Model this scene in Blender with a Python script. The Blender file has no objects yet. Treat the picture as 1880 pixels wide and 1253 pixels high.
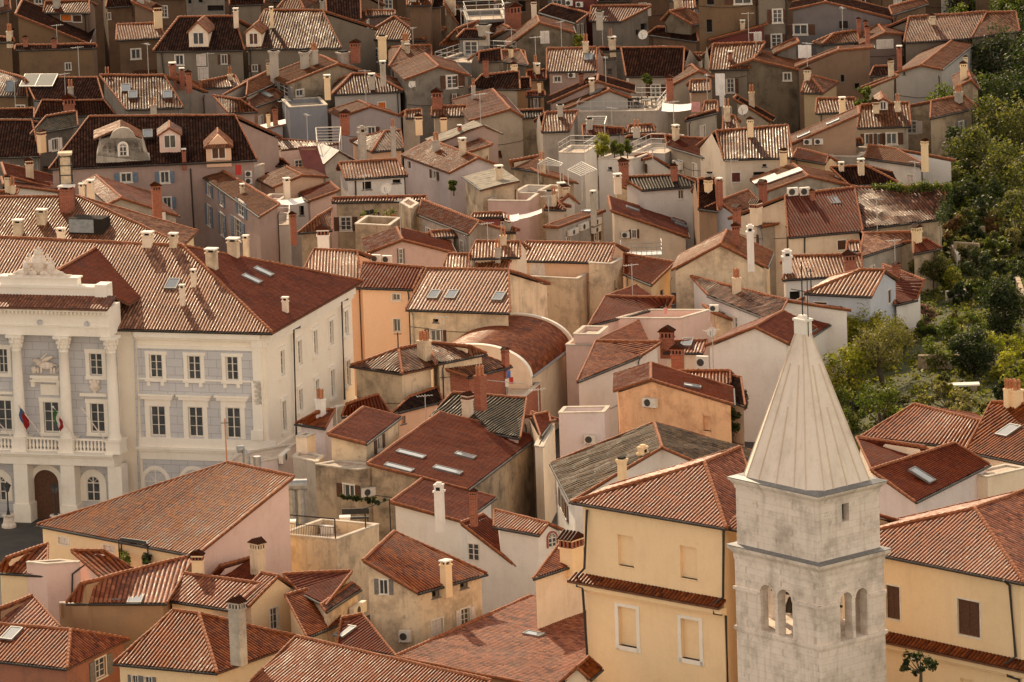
import bpy, math, random
from mathutils import Vector, Matrix
import numpy as np
R = math.radians
random.seed(7); RNG = np.random.default_rng(11)
sc = bpy.context.scene
COL = sc.collection

# ------------------------------------------------------------------ camera
FPX = 11500.0; PITCH = R(11.3); ROLL = R(2.0)
CAM = Vector((0, 0, 103.0))
_f = Vector((0, math.cos(PITCH), -math.sin(PITCH)))
_r0 = Vector((1, 0, 0)); _u0 = Vector((0, math.sin(PITCH), math.cos(PITCH)))
_r = _r0*math.cos(ROLL) - _u0*math.sin(ROLL)
_u = _u0*math.cos(ROLL) + _r0*math.sin(ROLL)
cd = bpy.data.cameras.new("camera"); cam = bpy.data.objects.new("camera", cd); COL.objects.link(cam)
cam.matrix_world = Matrix((( _r.x,_u.x,-_f.x,CAM.x),(_r.y,_u.y,-_f.y,CAM.y),(_r.z,_u.z,-_f.z,CAM.z),(0,0,0,1)))
cd.sensor_fit = 'HORIZONTAL'; cd.sensor_width = 36; cd.lens = FPX/1880*36
cd.clip_start = 1; cd.clip_end = 6000
sc.camera = cam
REG = dict(A=(0,0,3.917),B=(470,0,3.917),C=(940,0,3.917),D=(1400,0,3.917),E=(0,220,3.917),F=(470,220,3.917),
 G=(940,220,3.917),H=(1400,220,3.917),I=(860,460,3.917),J=(640,600,4.474),K=(0,930,3.879),L=(420,930,3.879),
 M=(840,730,3.581),N=(840,930,3.615),O=(1400,420,3.917),Q=(0,420,3.915),R=(0,680,3.915),S=(400,420,3.915),
 U=(400,700,3.915),V=(1250,560,2.984),W=(1250,840,2.984),Z=(0,0,1.0))
def px(reg, x, y):
    a, b, k = REG[reg]; return (a+x/k, b+y/k)
def pt(reg, p):
    if len(p) == 3: return px(p[0], p[1], p[2])
    return px(reg, p[0], p[1])
def ray(q): return (_f*FPX + _r*(q[0]-940) + _u*(626.5-q[1])).normalized()
def P(q, z):
    d = ray(q); return CAM + d*((z-CAM.z)/d.z)
def PD(q, dep):
    d = ray(q); return CAM + d*(dep/d.dot(_f))
def proj(v):
    d = v-CAM; k = FPX/d.dot(_f); return (940+d.dot(_r)*k, 626.5-d.dot(_u)*k)
def scale_at(v): return FPX/((v-CAM).dot(_f))
def hit_plane(q, p0, n):
    d = ray(q); return CAM + d*((p0-CAM).dot(n)/d.dot(n))
def tri_hit(d, a, b, c):
    e1 = b-a; e2 = c-a; h = d.cross(e2); det = e1.dot(h)
    if abs(det) < 1e-9: return None
    s = CAM-a; u = s.dot(h)/det
    if u < -1e-4 or u > 1.0001: return None
    q = s.cross(e1); v = d.dot(q)/det
    if v < -1e-4 or u+v > 1.0002: return None
    return e2.dot(q)/det
def poly_hit(q, poly):
    d = ray(q); best = None
    for i in range(1, len(poly)-1):
        t = tri_hit(d, poly[0], poly[i], poly[i+1])
        if t and (best is None or t < best): best = t
    return (best, CAM+d*best) if best else None
def plan(v): return Vector((v.x, v.y, 0))
Zv = Vector((0, 0, 1))

# ------------------------------------------------------------------ materials
MATS = {}
def newmat(name):
    m = bpy.data.materials.new(name); m.use_nodes = True
    nt = m.node_tree; b = nt.nodes['Principled BSDF']; return m, nt, b
def N(nt, t, **k):
    n = nt.nodes.new(t)
    for a, v in k.items(): setattr(n, a, v)
    return n
def rgba(c): return (c[0], c[1], c[2], 1)
def mixc(nt, fac, a, b, bt='MIX'):
    m = N(nt, 'ShaderNodeMix', data_type='RGBA', blend_type=bt)
    for s, v in ((0, fac), (6, a), (7, b)):
        if hasattr(v, 'is_linked') or hasattr(v, 'links'): nt.links.new(v, m.inputs[s])
        elif s == 0: m.inputs[0].default_value = v
        else: m.inputs[s].default_value = rgba(v)
    return m.outputs[2]
def math_(nt, op, a, b=None, c=None):
    m = N(nt, 'ShaderNodeMath', operation=op)
    for i, v in enumerate((a, b, c)):
        if v is None: continue
        if hasattr(v, 'links'): nt.links.new(v, m.inputs[i])
        else: m.inputs[i].default_value = v
    return m.outputs[0]
def ramp(nt, fac, a, b):
    r = N(nt, 'ShaderNodeMapRange'); r.inputs[1].default_value = a; r.inputs[2].default_value = b
    nt.links.new(fac, r.inputs[0]); return r.outputs[0]
def noise(nt, vec, scale, detail=4, rough=.55):
    n = N(nt, 'ShaderNodeTexNoise'); n.inputs['Scale'].default_value = scale
    n.inputs['Detail'].default_value = detail; n.inputs['Roughness'].default_value = rough
    nt.links.new(vec, n.inputs['Vector']); return n.outputs['Fac']
def geo_pos(nt): return N(nt, 'ShaderNodeNewGeometry').outputs['Position']
def mapping(nt, vec, sc_):
    m = N(nt, 'ShaderNodeMapping'); m.inputs['Scale'].default_value = sc_; nt.links.new(vec, m.inputs['Vector']); return m.outputs[0]

def TERR(x, y):
    s = max(0, min(1, (x-23)/9)); s = s*s*(3-2*s)
    return s*max(0, min(6.5, 1.8+.018*(y-430)))
ROOFS = {  # base, second, third, variation, dark stain, roughness
 'red':  ((.150,.026,.008),(.21,.044,.013),(.078,.014,.007),.6,.45,.55),
 'ter':  ((.180,.040,.011),(.30,.085,.027),(.060,.014,.007),.95,.55,.42),
 'rust': ((.220,.047,.012),(.36,.105,.032),(.088,.018,.008),.95,.5,.45),
 'pale': ((.250,.092,.042),(.42,.19,.098),(.105,.035,.018),.95,.6,.42),
 'tan':  ((.23,.078,.032),(.33,.14,.066),(.115,.038,.018),.85,.5,.45),
 'old':  ((.120,.038,.018),(.30,.115,.055),(.038,.019,.012),1.0,.8,.40),
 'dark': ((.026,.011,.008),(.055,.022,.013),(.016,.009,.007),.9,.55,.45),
 'moss': ((.030,.023,.016),(.085,.050,.027),(.016,.013,.010),1.0,.6,.45),
 'grey': ((.090,.058,.036),(.18,.112,.063),(.042,.030,.021),1.0,.6,.5),
}
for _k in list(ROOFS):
    for _n, _q in (('_c', .85), ('_d', .6), ('_e', .34)): ROOFS[_k+_n] = tuple(tuple(v*_q for v in c) for c in ROOFS[_k][:3])+ROOFS[_k][3:]  # darker copies for far roofs: their dimness is put into the tile colour
def roofmat(key):
    k = 'roof_'+key
    if k in MATS: return MATS[k]
    a, b, c, var, st, rg = ROOFS[key]
    m, nt, bs = newmat('roof_tiles_'+key)
    uv = N(nt, 'ShaderNodeUVMap').outputs[0]
    sep = N(nt, 'ShaderNodeSeparateXYZ'); nt.links.new(uv, sep.inputs[0])
    U, Vv = sep.outputs[0], sep.outputs[1]
    fu = math_(nt, 'FLOOR', U); fv = math_(nt, 'FLOOR', Vv)
    cmb = N(nt, 'ShaderNodeCombineXYZ'); nt.links.new(fu, cmb.inputs[0]); nt.links.new(fv, cmb.inputs[1])
    oi = N(nt, 'ShaderNodeObjectInfo'); nt.links.new(oi.outputs['Random'], cmb.inputs[2])
    wn = N(nt, 'ShaderNodeTexWhiteNoise', noise_dimensions='3D'); nt.links.new(cmb.outputs[0], wn.inputs['Vector'])
    w = wn.outputs['Value']
    c1 = mixc(nt, math_(nt, 'MULTIPLY', ramp(nt, w, .55, 1), var), a, b)
    c2 = mixc(nt, math_(nt, 'MULTIPLY', ramp(nt, w, .38, 0), var), c1, c)
    pos = geo_pos(nt)
    big = noise(nt, pos, .45, 5, .65)
    c3 = mixc(nt, math_(nt, 'MULTIPLY', ramp(nt, big, .46, .68), st), c2, tuple(v*.36+.012 for v in a))
    mid = noise(nt, pos, 2.2, 3)
    c4 = mixc(nt, math_(nt, 'MULTIPLY', ramp(nt, mid, .5, .75), .35*var), c3, tuple(min(1, v*1.25+.03) for v in b))
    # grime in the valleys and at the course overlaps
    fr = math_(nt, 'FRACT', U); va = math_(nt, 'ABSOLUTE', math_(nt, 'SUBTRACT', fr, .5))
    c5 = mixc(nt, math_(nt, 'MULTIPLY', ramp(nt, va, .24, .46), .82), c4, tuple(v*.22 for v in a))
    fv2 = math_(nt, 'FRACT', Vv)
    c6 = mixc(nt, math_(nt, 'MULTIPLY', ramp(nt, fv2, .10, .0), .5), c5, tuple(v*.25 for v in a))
    # roofs bleach a little differently from house to house
    hv = N(nt, 'ShaderNodeHueSaturation'); nt.links.new(c6, hv.inputs['Color'])
    nt.links.new(math_(nt, 'MULTIPLY_ADD', oi.outputs['Random'], .36, .80), hv.inputs['Value'])
    nt.links.new(math_(nt, 'MULTIPLY_ADD', oi.outputs['Random'], -.22, 1.06), hv.inputs['Saturation'])
    nt.links.new(hv.outputs[0], bs.inputs['Base Color'])
    rr = math_(nt, 'MULTIPLY_ADD', w, .22, rg-.08)
    nt.links.new(rr, bs.inputs['Roughness'])
    bs.inputs['Specular Tint'].default_value = (1, .80, .62, 1)
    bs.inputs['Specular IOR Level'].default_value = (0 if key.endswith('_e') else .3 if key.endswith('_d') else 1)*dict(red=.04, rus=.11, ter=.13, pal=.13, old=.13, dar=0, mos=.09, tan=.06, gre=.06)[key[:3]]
    bp = N(nt, 'ShaderNodeBump'); bp.inputs['Strength'].default_value = .8; bp.inputs['Distance'].default_value = .03
    hh = math_(nt, 'ADD', math_(nt, 'MULTIPLY', fv2, -.9), math_(nt, 'MULTIPLY', w, .45))
    hh = math_(nt, 'ADD', hh, math_(nt, 'MULTIPLY', noise(nt, pos, 9, 2), .4))
    nt.links.new(hh, bp.inputs['Height']); nt.links.new(bp.outputs[0], bs.inputs['Normal'])
    MATS[k] = m; return m

WALLS = {  # colour, stain colour, stain amount
 'cream': ((.87,.72,.56),(.50,.36,.24),.38), 'white': ((.86,.81,.76),(.55,.48,.42),.32), 'lilac': ((.76,.66,.65),(.50,.40,.38),.4),
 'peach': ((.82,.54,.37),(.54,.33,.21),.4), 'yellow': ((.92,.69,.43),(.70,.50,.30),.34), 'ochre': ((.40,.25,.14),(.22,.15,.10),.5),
 'pink': ((.82,.59,.51),(.55,.37,.31),.4), 'grey': ((.46,.40,.34),(.22,.19,.16),.6), 'stone': ((.50,.38,.26),(.15,.115,.085),.95),
 'orange': ((.86,.52,.30),(.50,.25,.14),.85), 'brickred': ((.42,.11,.06),(.25,.09,.06),.5), 'stain': ((.76,.60,.42),(.29,.22,.155),.8),
 'brown': ((.34,.21,.13),(.18,.12,.08),.5), 'hallblue': ((.575,.57,.59),(.45,.44,.455),.25), 'terra': ((.38,.16,.10),(.18,.11,.08),.8), 'hallcream': ((.90,.82,.70),(.70,.58,.46),.25),
 'apricot': ((.90,.58,.38),(.78,.48,.30),.22), 'towerstone': ((.87,.76,.66),(.34,.28,.23),.7), 'concrete': ((.50,.44,.37),(.24,.21,.17),.7),
 'maroon': ((.36,.10,.085),(.2,.08,.07),.4), 'shade': ((.30,.24,.19),(.18,.14,.11),.5), 'blue': ((.56,.59,.66),(.36,.38,.42),.35),
 'spirestone': ((.88,.76,.65),(.50,.40,.32),.5), 'joint': ((.74,.60,.47),(.45,.36,.29),.5), 'terracecap': ((.62,.54,.45),(.30,.25,.20),.6), 'trim': ((.90,.84,.75),(.64,.56,.47),.3),
}
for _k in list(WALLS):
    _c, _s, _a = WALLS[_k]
    for _n, _q in (('_c', .84), ('_d', .50), ('_e', .26)): WALLS[_k+_n] = (tuple(v*_q for v in _c), tuple(v*_q*.95 for v in _s), min(1, _a*1.2))  # plaster copies darkened to stand in for shade on the far rows
def wallmat(key):
    k = 'wall_'+key
    if k in MATS: return MATS[k]
    col, stn, amt = WALLS[key]
    m, nt, bs = newmat('plaster_'+key)
    pos = geo_pos(nt)
    n1 = noise(nt, pos, .55, 7, .68)
    n2 = noise(nt, mapping(nt, pos, (2.2, 2.2, .28)), 1.0, 4, .6)
    n3 = noise(nt, pos, 5.5, 4, .6)
    n4 = noise(nt, pos, 1.7, 6, .7)
    sh = .22 if amt > .55 else .27
    c = mixc(nt, math_(nt, 'MULTIPLY', ramp(nt, n1, .47, .47+sh), amt), col, stn)
    c = mixc(nt, math_(nt, 'MULTIPLY', ramp(nt, n2, .52, .80), amt*.75), c, stn)
    c = mixc(nt, math_(nt, 'MULTIPLY', ramp(nt, n3, .45, .8), .18), c, tuple(v*.72 for v in col))
    c = mixc(nt, math_(nt, 'MULTIPLY', ramp(nt, n4, .60, .67), (.42 if amt > .55 else amt*.3)), c, tuple(v*.75 for v in stn))
    c = mixc(nt, math_(nt, 'MULTIPLY', ramp(nt, n4, .40, .25), .25), c, tuple(min(.88, v*1.12+.02) for v in col))
    nt.links.new(c, bs.inputs['Base Color']); bs.inputs['Roughness'].default_value = .88
    bs.inputs['Specular IOR Level'].default_value = .25
    bp = N(nt, 'ShaderNodeBump'); bp.inputs['Strength'].default_value = .35; bp.inputs['Distance'].default_value = .04
    nt.links.new(math_(nt, 'ADD', n3, n4), bp.inputs['Height']); nt.links.new(bp.outputs[0], bs.inputs['Normal'])
    if key.startswith('brickred'):
        br = N(nt, 'ShaderNodeTexBrick'); br.inputs['Scale'].default_value = 2.2
        br.inputs['Color1'].default_value = (.42,.11,.055,1); br.inputs['Color2'].default_value = (.27,.075,.04,1); br.inputs['Mortar'].default_value = (.33,.25,.19,1)
        nt.links.new(mapping(nt, mapping(nt, pos, (1,1,1)), (1,1,1)), br.inputs['Vector'])
        mp = N(nt, 'ShaderNodeCombineXYZ'); sp = N(nt, 'ShaderNodeSeparateXYZ'); nt.links.new(pos, sp.inputs[0])
        nt.links.new(math_(nt, 'ADD', sp.outputs[0], sp.outputs[1]), mp.inputs[0]); nt.links.new(sp.outputs[2], mp.inputs[1])
        nt.links.new(mp.outputs[0], br.inputs['Vector'])
        c = mixc(nt, math_(nt, 'MULTIPLY', ramp(nt, n1, .45, .75), .5), br.outputs['Color'], (.12,.06,.04))
        nt.links.new(c, bs.inputs['Base Color'])
    if key == 'hallblue':
        br = N(nt, 'ShaderNodeTexBrick'); br.inputs['Scale'].default_value = 1.0; br.inputs['Brick Width'].default_value = 1.25; br.inputs['Row Height'].default_value = .62; br.inputs['Mortar Size'].default_value = .022
        br.inputs['Color1'].default_value = (1, 1, 1, 1); br.inputs['Color2'].default_value = (.95, .95, .96, 1); br.inputs['Mortar'].default_value = (.66, .64, .64, 1)
        mp = N(nt, 'ShaderNodeCombineXYZ'); sp = N(nt, 'ShaderNodeSeparateXYZ'); nt.links.new(pos, sp.inputs[0]); nt.links.new(sp.outputs[0], mp.inputs[0]); nt.links.new(sp.outputs[2], mp.inputs[1]); nt.links.new(mp.outputs[0], br.inputs['Vector'])
        nt.links.new(mixc(nt, 1, c, br.outputs['Color'], 'MULTIPLY'), bs.inputs['Base Color'])
    if key == 'towerstone' and True:
        br = N(nt, 'ShaderNodeTexBrick'); br.inputs['Scale'].default_value = 1.0; br.inputs['Brick Width'].default_value = .95; br.inputs['Row Height'].default_value = .42; br.inputs['Mortar Size'].default_value = .012
        br.inputs['Color1'].default_value = (1, 1, 1, 1); br.inputs['Color2'].default_value = (.90, .89, .88, 1); br.inputs['Mortar'].default_value = (.72, .68, .64, 1)
        mp = N(nt, 'ShaderNodeCombineXYZ'); sp = N(nt, 'ShaderNodeSeparateXYZ'); nt.links.new(pos, sp.inputs[0]); nt.links.new(math_(nt, 'ADD', sp.outputs[0], sp.outputs[1]), mp.inputs[0]); nt.links.new(sp.outputs[2], mp.inputs[1]); nt.links.new(mp.outputs[0], br.inputs['Vector'])
        nt.links.new(mixc(nt, .8, c, br.outputs['Color'], 'MULTIPLY'), bs.inputs['Base Color'])
    MATS[k] = m; return m

def plain(name, col, rough=.6, spec=.4, metal=0, var=.18, sc_=3.0):
    if name in MATS: return MATS[name]
    m, nt, bs = newmat(name); pos = geo_pos(nt)
    n = noise(nt, pos, sc_, 5)
    c = mixc(nt, ramp(nt, n, .35, .75), tuple(min(1, v*(1+var*.5)) for v in col), tuple(v*(1-var) for v in col))
    nt.links.new(c, bs.inputs['Base Color']); bs.inputs['Roughness'].default_value = rough
    bs.inputs['Specular IOR Level'].default_value = spec; bs.inputs['Metallic'].default_value = metal
    MATS[name] = m; return m
def M_(k):
    return {
     'ridge': lambda: plain('ridge_tile', (.30,.105,.045), .6, .12, 0, .5, 4),
     'gutter': lambda: plain('gutter_metal', (.035,.028,.024), .5, .4),
     'fascia': lambda: plain('roof_edge', (.16,.075,.045), .8, .2, 0, .4),
     'glass': lambda: plain('window_glass', (.075,.08,.085), .12, .6, 0, .5, 1.2),
     'skyglass': lambda: plain('skylight_glass', (.20,.23,.26), .10, .9, 0, .15, 1.2),
     'frame': lambda: plain('window_frame_white', (.78,.72,.64), .6, .3),
     'dark': lambda: plain('dark_opening', (.03,.024,.02), .9, .1),
     'brownwood': lambda: plain('brown_shutter', (.11,.05,.028), .7, .3, 0, .35, 6),
     'redwood': lambda: plain('oxblood_shutter', (.16,.04,.03), .7, .3, 0, .35, 6),
     'whitewood': lambda: plain('white_shutter', (.74,.66,.60), .65, .3, 0, .2, 6),
     'bluewood': lambda: plain('blue_shutter', (.16,.21,.27), .7, .3, 0, .3, 6),
     'orangewood': lambda: plain('orange_shutter', (.75,.20,.03), .7, .3, 0, .25, 6),
     'greywood': lambda: plain('grey_shutter', (.20,.19,.18), .7, .3, 0, .3, 6),
     'acwhite': lambda: plain('ac_casing', (.74,.68,.60), .5, .4, 0, .15, 5),
     'acdark': lambda: plain('ac_grille', (.06,.055,.05), .7, .3),
     'metal': lambda: plain('zinc', (.33,.34,.35), .45, .5, .5, .3, 3),
     'steel': lambda: plain('galvanised_rail', (.55,.53,.50), .45, .5, .4, .2, 3),
     'slate': lambda: plain('slate_slab', (.24,.205,.16), .85, .3, 0, .55, 1.6),
     'redmetal': lambda: plain('red_sheet', (.17,.04,.03), .5, .4, 0, .25, 1.5),
     'whitemetal': lambda: plain('white_sheet', (.60,.56,.51), .6, .25, 0, .3, 1.5),
     'terrace': lambda: plain('terrace_floor', (.52,.42,.33), .8, .3, 0, .3, 2),
     'brick': lambda: wallmat('brickred'),
     'flash': lambda: plain('lead_flashing', (.20,.20,.20), .55, .4, .2, .3, 3),
     'pot': lambda: plain('clay_pot', (.46,.20,.10), .8, .3, 0, .35, 5),
     'iron': lambda: plain('black_iron', (.03,.028,.026), .6, .4),
     'solar': lambda: plain('panel_glass', (.10,.105,.11), .6, .2, 0, .2, 1),
    }[k]()

# ------------------------------------------------------------------ mesh builder
class MB:
    def __init__(s): s.V = []; s.F = []; s.M = []; s.U = []; s.uv = False
    def add(s, vs, fs, mat=0, uvs=None):
        o = len(s.V); s.V += [tuple(v) for v in vs]
        for i, f in enumerate(fs):
            s.F.append(tuple(o+k for k in f)); s.M.append(mat)
            if uvs is not None: s.uv = True; s.U += [uvs[k] for k in f]
            else: s.U += [(.5, .5)]*len(f)
    def box(s, c, ax, ay, az, mat=0):
        vs = [c+ax*i+ay*j+az*k for k in (-1, 1) for j in (-1, 1) for i in (-1, 1)]
        s.add(vs, [(0,2,3,1),(4,5,7,6),(0,1,5,4),(2,6,7,3),(0,4,6,2),(1,3,7,5)], mat)
    def prism(s, base, vec, mat=0):
        n = len(base); vs = list(base)+[b+vec for b in base]
        s.add(vs, [tuple(range(n)), tuple(range(2*n-1, n-1, -1))]+[(i, (i+1) % n, n+(i+1) % n, n+i) for i in range(n)], mat)
    def tube(s, pts, r, n=6, mat=0, radii=None, cap=True):
        rings = []
        for i, p in enumerate(pts):
            d = (pts[min(i+1, len(pts)-1)]-pts[max(i-1, 0)]).normalized()
            a = d.cross(Zv); a = a.normalized() if a.length > .05 else Vector((1, 0, 0))
            b = d.cross(a).normalized(); rr = radii[i] if radii else r
            rings.append([p+(a*math.cos(2*math.pi*k/n)+b*math.sin(2*math.pi*k/n))*rr for k in range(n)])
        vs = [v for g in rings for v in g]
        fs = [(i*n+k, i*n+(k+1) % n, (i+1)*n+(k+1) % n, (i+1)*n+k) for i in range(len(pts)-1) for k in range(n)]
        if cap: fs += [tuple(range(n-1, -1, -1)), tuple((len(pts)-1)*n+k for k in range(n))]
        s.add(vs, fs, mat)
    def lathe(s, c, prof, n=12, mat=0):
        vs = [c+Vector((r*math.cos(2*math.pi*k/n), r*math.sin(2*math.pi*k/n), z)) for r, z in prof for k in range(n)]
        fs = [(i*n+k, i*n+(k+1) % n, (i+1)*n+(k+1) % n, (i+1)*n+k) for i in range(len(prof)-1) for k in range(n)]
        fs += [tuple(range(n-1, -1, -1)), tuple((len(prof)-1)*n+k for k in range(n))]
        s.add(vs, fs, mat)
    def obj(s, name, mats, parent=None, origin=None, smooth=False):
        o0 = origin if origin is not None else (Vector(parent['_o']) if parent is not None and '_o' in parent else Vector((0, 0, 0)))
        me = bpy.data.meshes.new(name)
        me.from_pydata([(v[0]-o0.x, v[1]-o0.y, v[2]-o0.z) for v in s.V], [], s.F)
        for m in mats: me.materials.append(m)
        if len(mats) > 1: me.polygons.foreach_set('material_index', s.M)
        if s.uv:
            l = me.uv_layers.new(name='UVMap'); l.data.foreach_set('uv', [c for u in s.U for c in u])
        if smooth: me.polygons.foreach_set('use_smooth', [True]*len(s.F))
        me.update()
        ob = bpy.data.objects.new(name, me); COL.objects.link(ob)
        if parent is not None: ob.parent = parent
        else: ob.location = o0
        return ob
def thing(name, label, cat, loc, group=None):
    o = bpy.data.objects.new(name, None); COL.objects.link(o); o.empty_display_size = .5
    o.location = loc; o['label'] = label; o['category'] = cat; o['_o'] = (loc.x, loc.y, loc.z)
    if group: o['group'] = group
    ALL.append(o)
    return o
ALL = []
def tag(o, label, cat, group=None):
    o['label'] = label; o['category'] = cat
    if group: o['group'] = group
    return o
def sub(name, mb, mats, parent):
    """a part under a part: shares the thing's origin"""
    root = parent
    while root.parent is not None: root = root.parent
    ob = mb.obj(name, mats, None, Vector(root['_o'])); ob.location = (0, 0, 0); ob.parent = parent
    return ob

def nz(x, y):
    return math.sin(x*1.3+1.7*math.sin(y*.9))*math.cos(y*1.1+.6*math.sin(x*.7))
def tile_face(mb, poly, pitch=.26, amp=.06, sag=.03, mat=0, seed=0.0, under=True, dirv=None):
    """corrugated tiled sheet over a convex polygon whose first edge is the eave"""
    e = poly[1]-poly[0]
    n = Vector((0, 0, 0))
    for i in range(len(poly)): n += poly[i].cross(poly[(i+1) % len(poly)])
    n = n.normalized()
    if n.z < 0: n = -n
    if e.length < .05: e = poly[2]-poly[1]
    if dirv is not None: e = dirv
    u = (e-n*e.dot(n)).normalized(); v = n.cross(u)
    if v.z < 0: v = -v; 
    o = poly[0]
    q = [((p-o).dot(u), (p-o).dot(v), (p-o).dot(n)) for p in poly]
    umin = min(a[0] for a in q); umax = max(a[0] for a in q)
    W = umax-umin
    if W < .05: return
    ns = 6; nc = max(2, int(math.ceil(W/pitch*ns)))
    vlen = max(a[1] for a in q)-min(a[1] for a in q)
    nr = max(1, min(7, int(vlen/1.3)))
    cols = []; 
    for i in range(nc+1):
        uu = umin + W*min(max(i/nc, 1e-4), 1-1e-4)
        ys = []
        for k in range(len(q)):
            a, b = q[k], q[(k+1) % len(q)]
            if (a[0]-uu)*(b[0]-uu) <= 0 and abs(a[0]-b[0]) > 1e-9:
                t = (uu-a[0])/(b[0]-a[0]); ys.append((a[1]+(b[1]-a[1])*t, a[2]+(b[2]-a[2])*t))
        if not ys: ys = [(q[0][1], 0)]*2
        cols.append((uu, min(ys), max(ys)))
    vs = []; uv = []
    for uu, lo, hi in cols:
        h = amp*abs(math.sin(math.pi*uu/pitch))**.8
        for r in range(nr+1):
            t = r/nr; vv = lo[0]+(hi[0]-lo[0])*t; ww = lo[1]+(hi[1]-lo[1])*t
            edge = min(1, 4*t*(1-t)+.42)
            hh = h + ww + sag*edge*nz(uu*.8+seed, vv*.8+seed*2) + sag*.3*nz(uu*3+seed, vv*2)
            vs.append(o+u*uu+v*vv+n*hh); uv.append((uu/pitch, vv/.38+ .13*math.sin(math.floor(uu/pitch)*12.9)))
    m = nr+1
    fs = [(i*m+r, (i+1)*m+r, (i+1)*m+r+1, i*m+r+1) for i in range(len(cols)-1) for r in range(nr)]
    mb.add(vs, fs, mat, uv)
    if under:
        dev = max(abs(a[2]) for a in q); dn = [p-Zv*.14 for p in poly]
        k = len(poly)
        mb.add(list(poly)+dn, ([tuple(range(2*k-1, k-1, -1))] if dev < .06 else [])+[(i, (i+1) % k, k+(i+1) % k, k+i) for i in range(k)], mat+1)
def cap_run(mb, a, b, r=.12, mat=0):
    L = (b-a).length; n = max(2, int(L/.42)*2)
    pts = [a+(b-a)*(i/n) for i in range(n+1)]
    for i in range(len(pts)): pts[i] = pts[i]+Zv*(.03*nz(pts[i].x*.7, pts[i].y*.7))
    mb.tube(pts, r, 6, mat, radii=[r*(1.16 if i % 2 else .86) for i in range(n+1)])
# ------------------------------------------------------------------ houses
HOUSES = []
WR = random.Random(21)
class Hs: pass
ZG = -.6
def solve(f, lo, hi):
    for _ in range(60):
        m = (lo+hi)/2
        if f(m) > 0: hi = m
        else: lo = m
    return (lo+hi)/2
def dist_line(p, a, b):
    d = plan(b-a).normalized(); w = plan(p-a); return (w-d*w.dot(d)).length
def sdist(p, a, b):
    d = plan(b-a).normalized(); return plan(p-a).dot(d.cross(Zv))
def reflect(p, a, b):
    d = plan(b-a).normalized(); w = plan(p-a); w2 = d*w.dot(d)*2-w
    return Vector((a.x+w2.x, a.y+w2.y, p.z))
def vplane(q, p0, dirv):
    n = dirv.cross(Zv); return hit_plane(q, p0, n)

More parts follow.
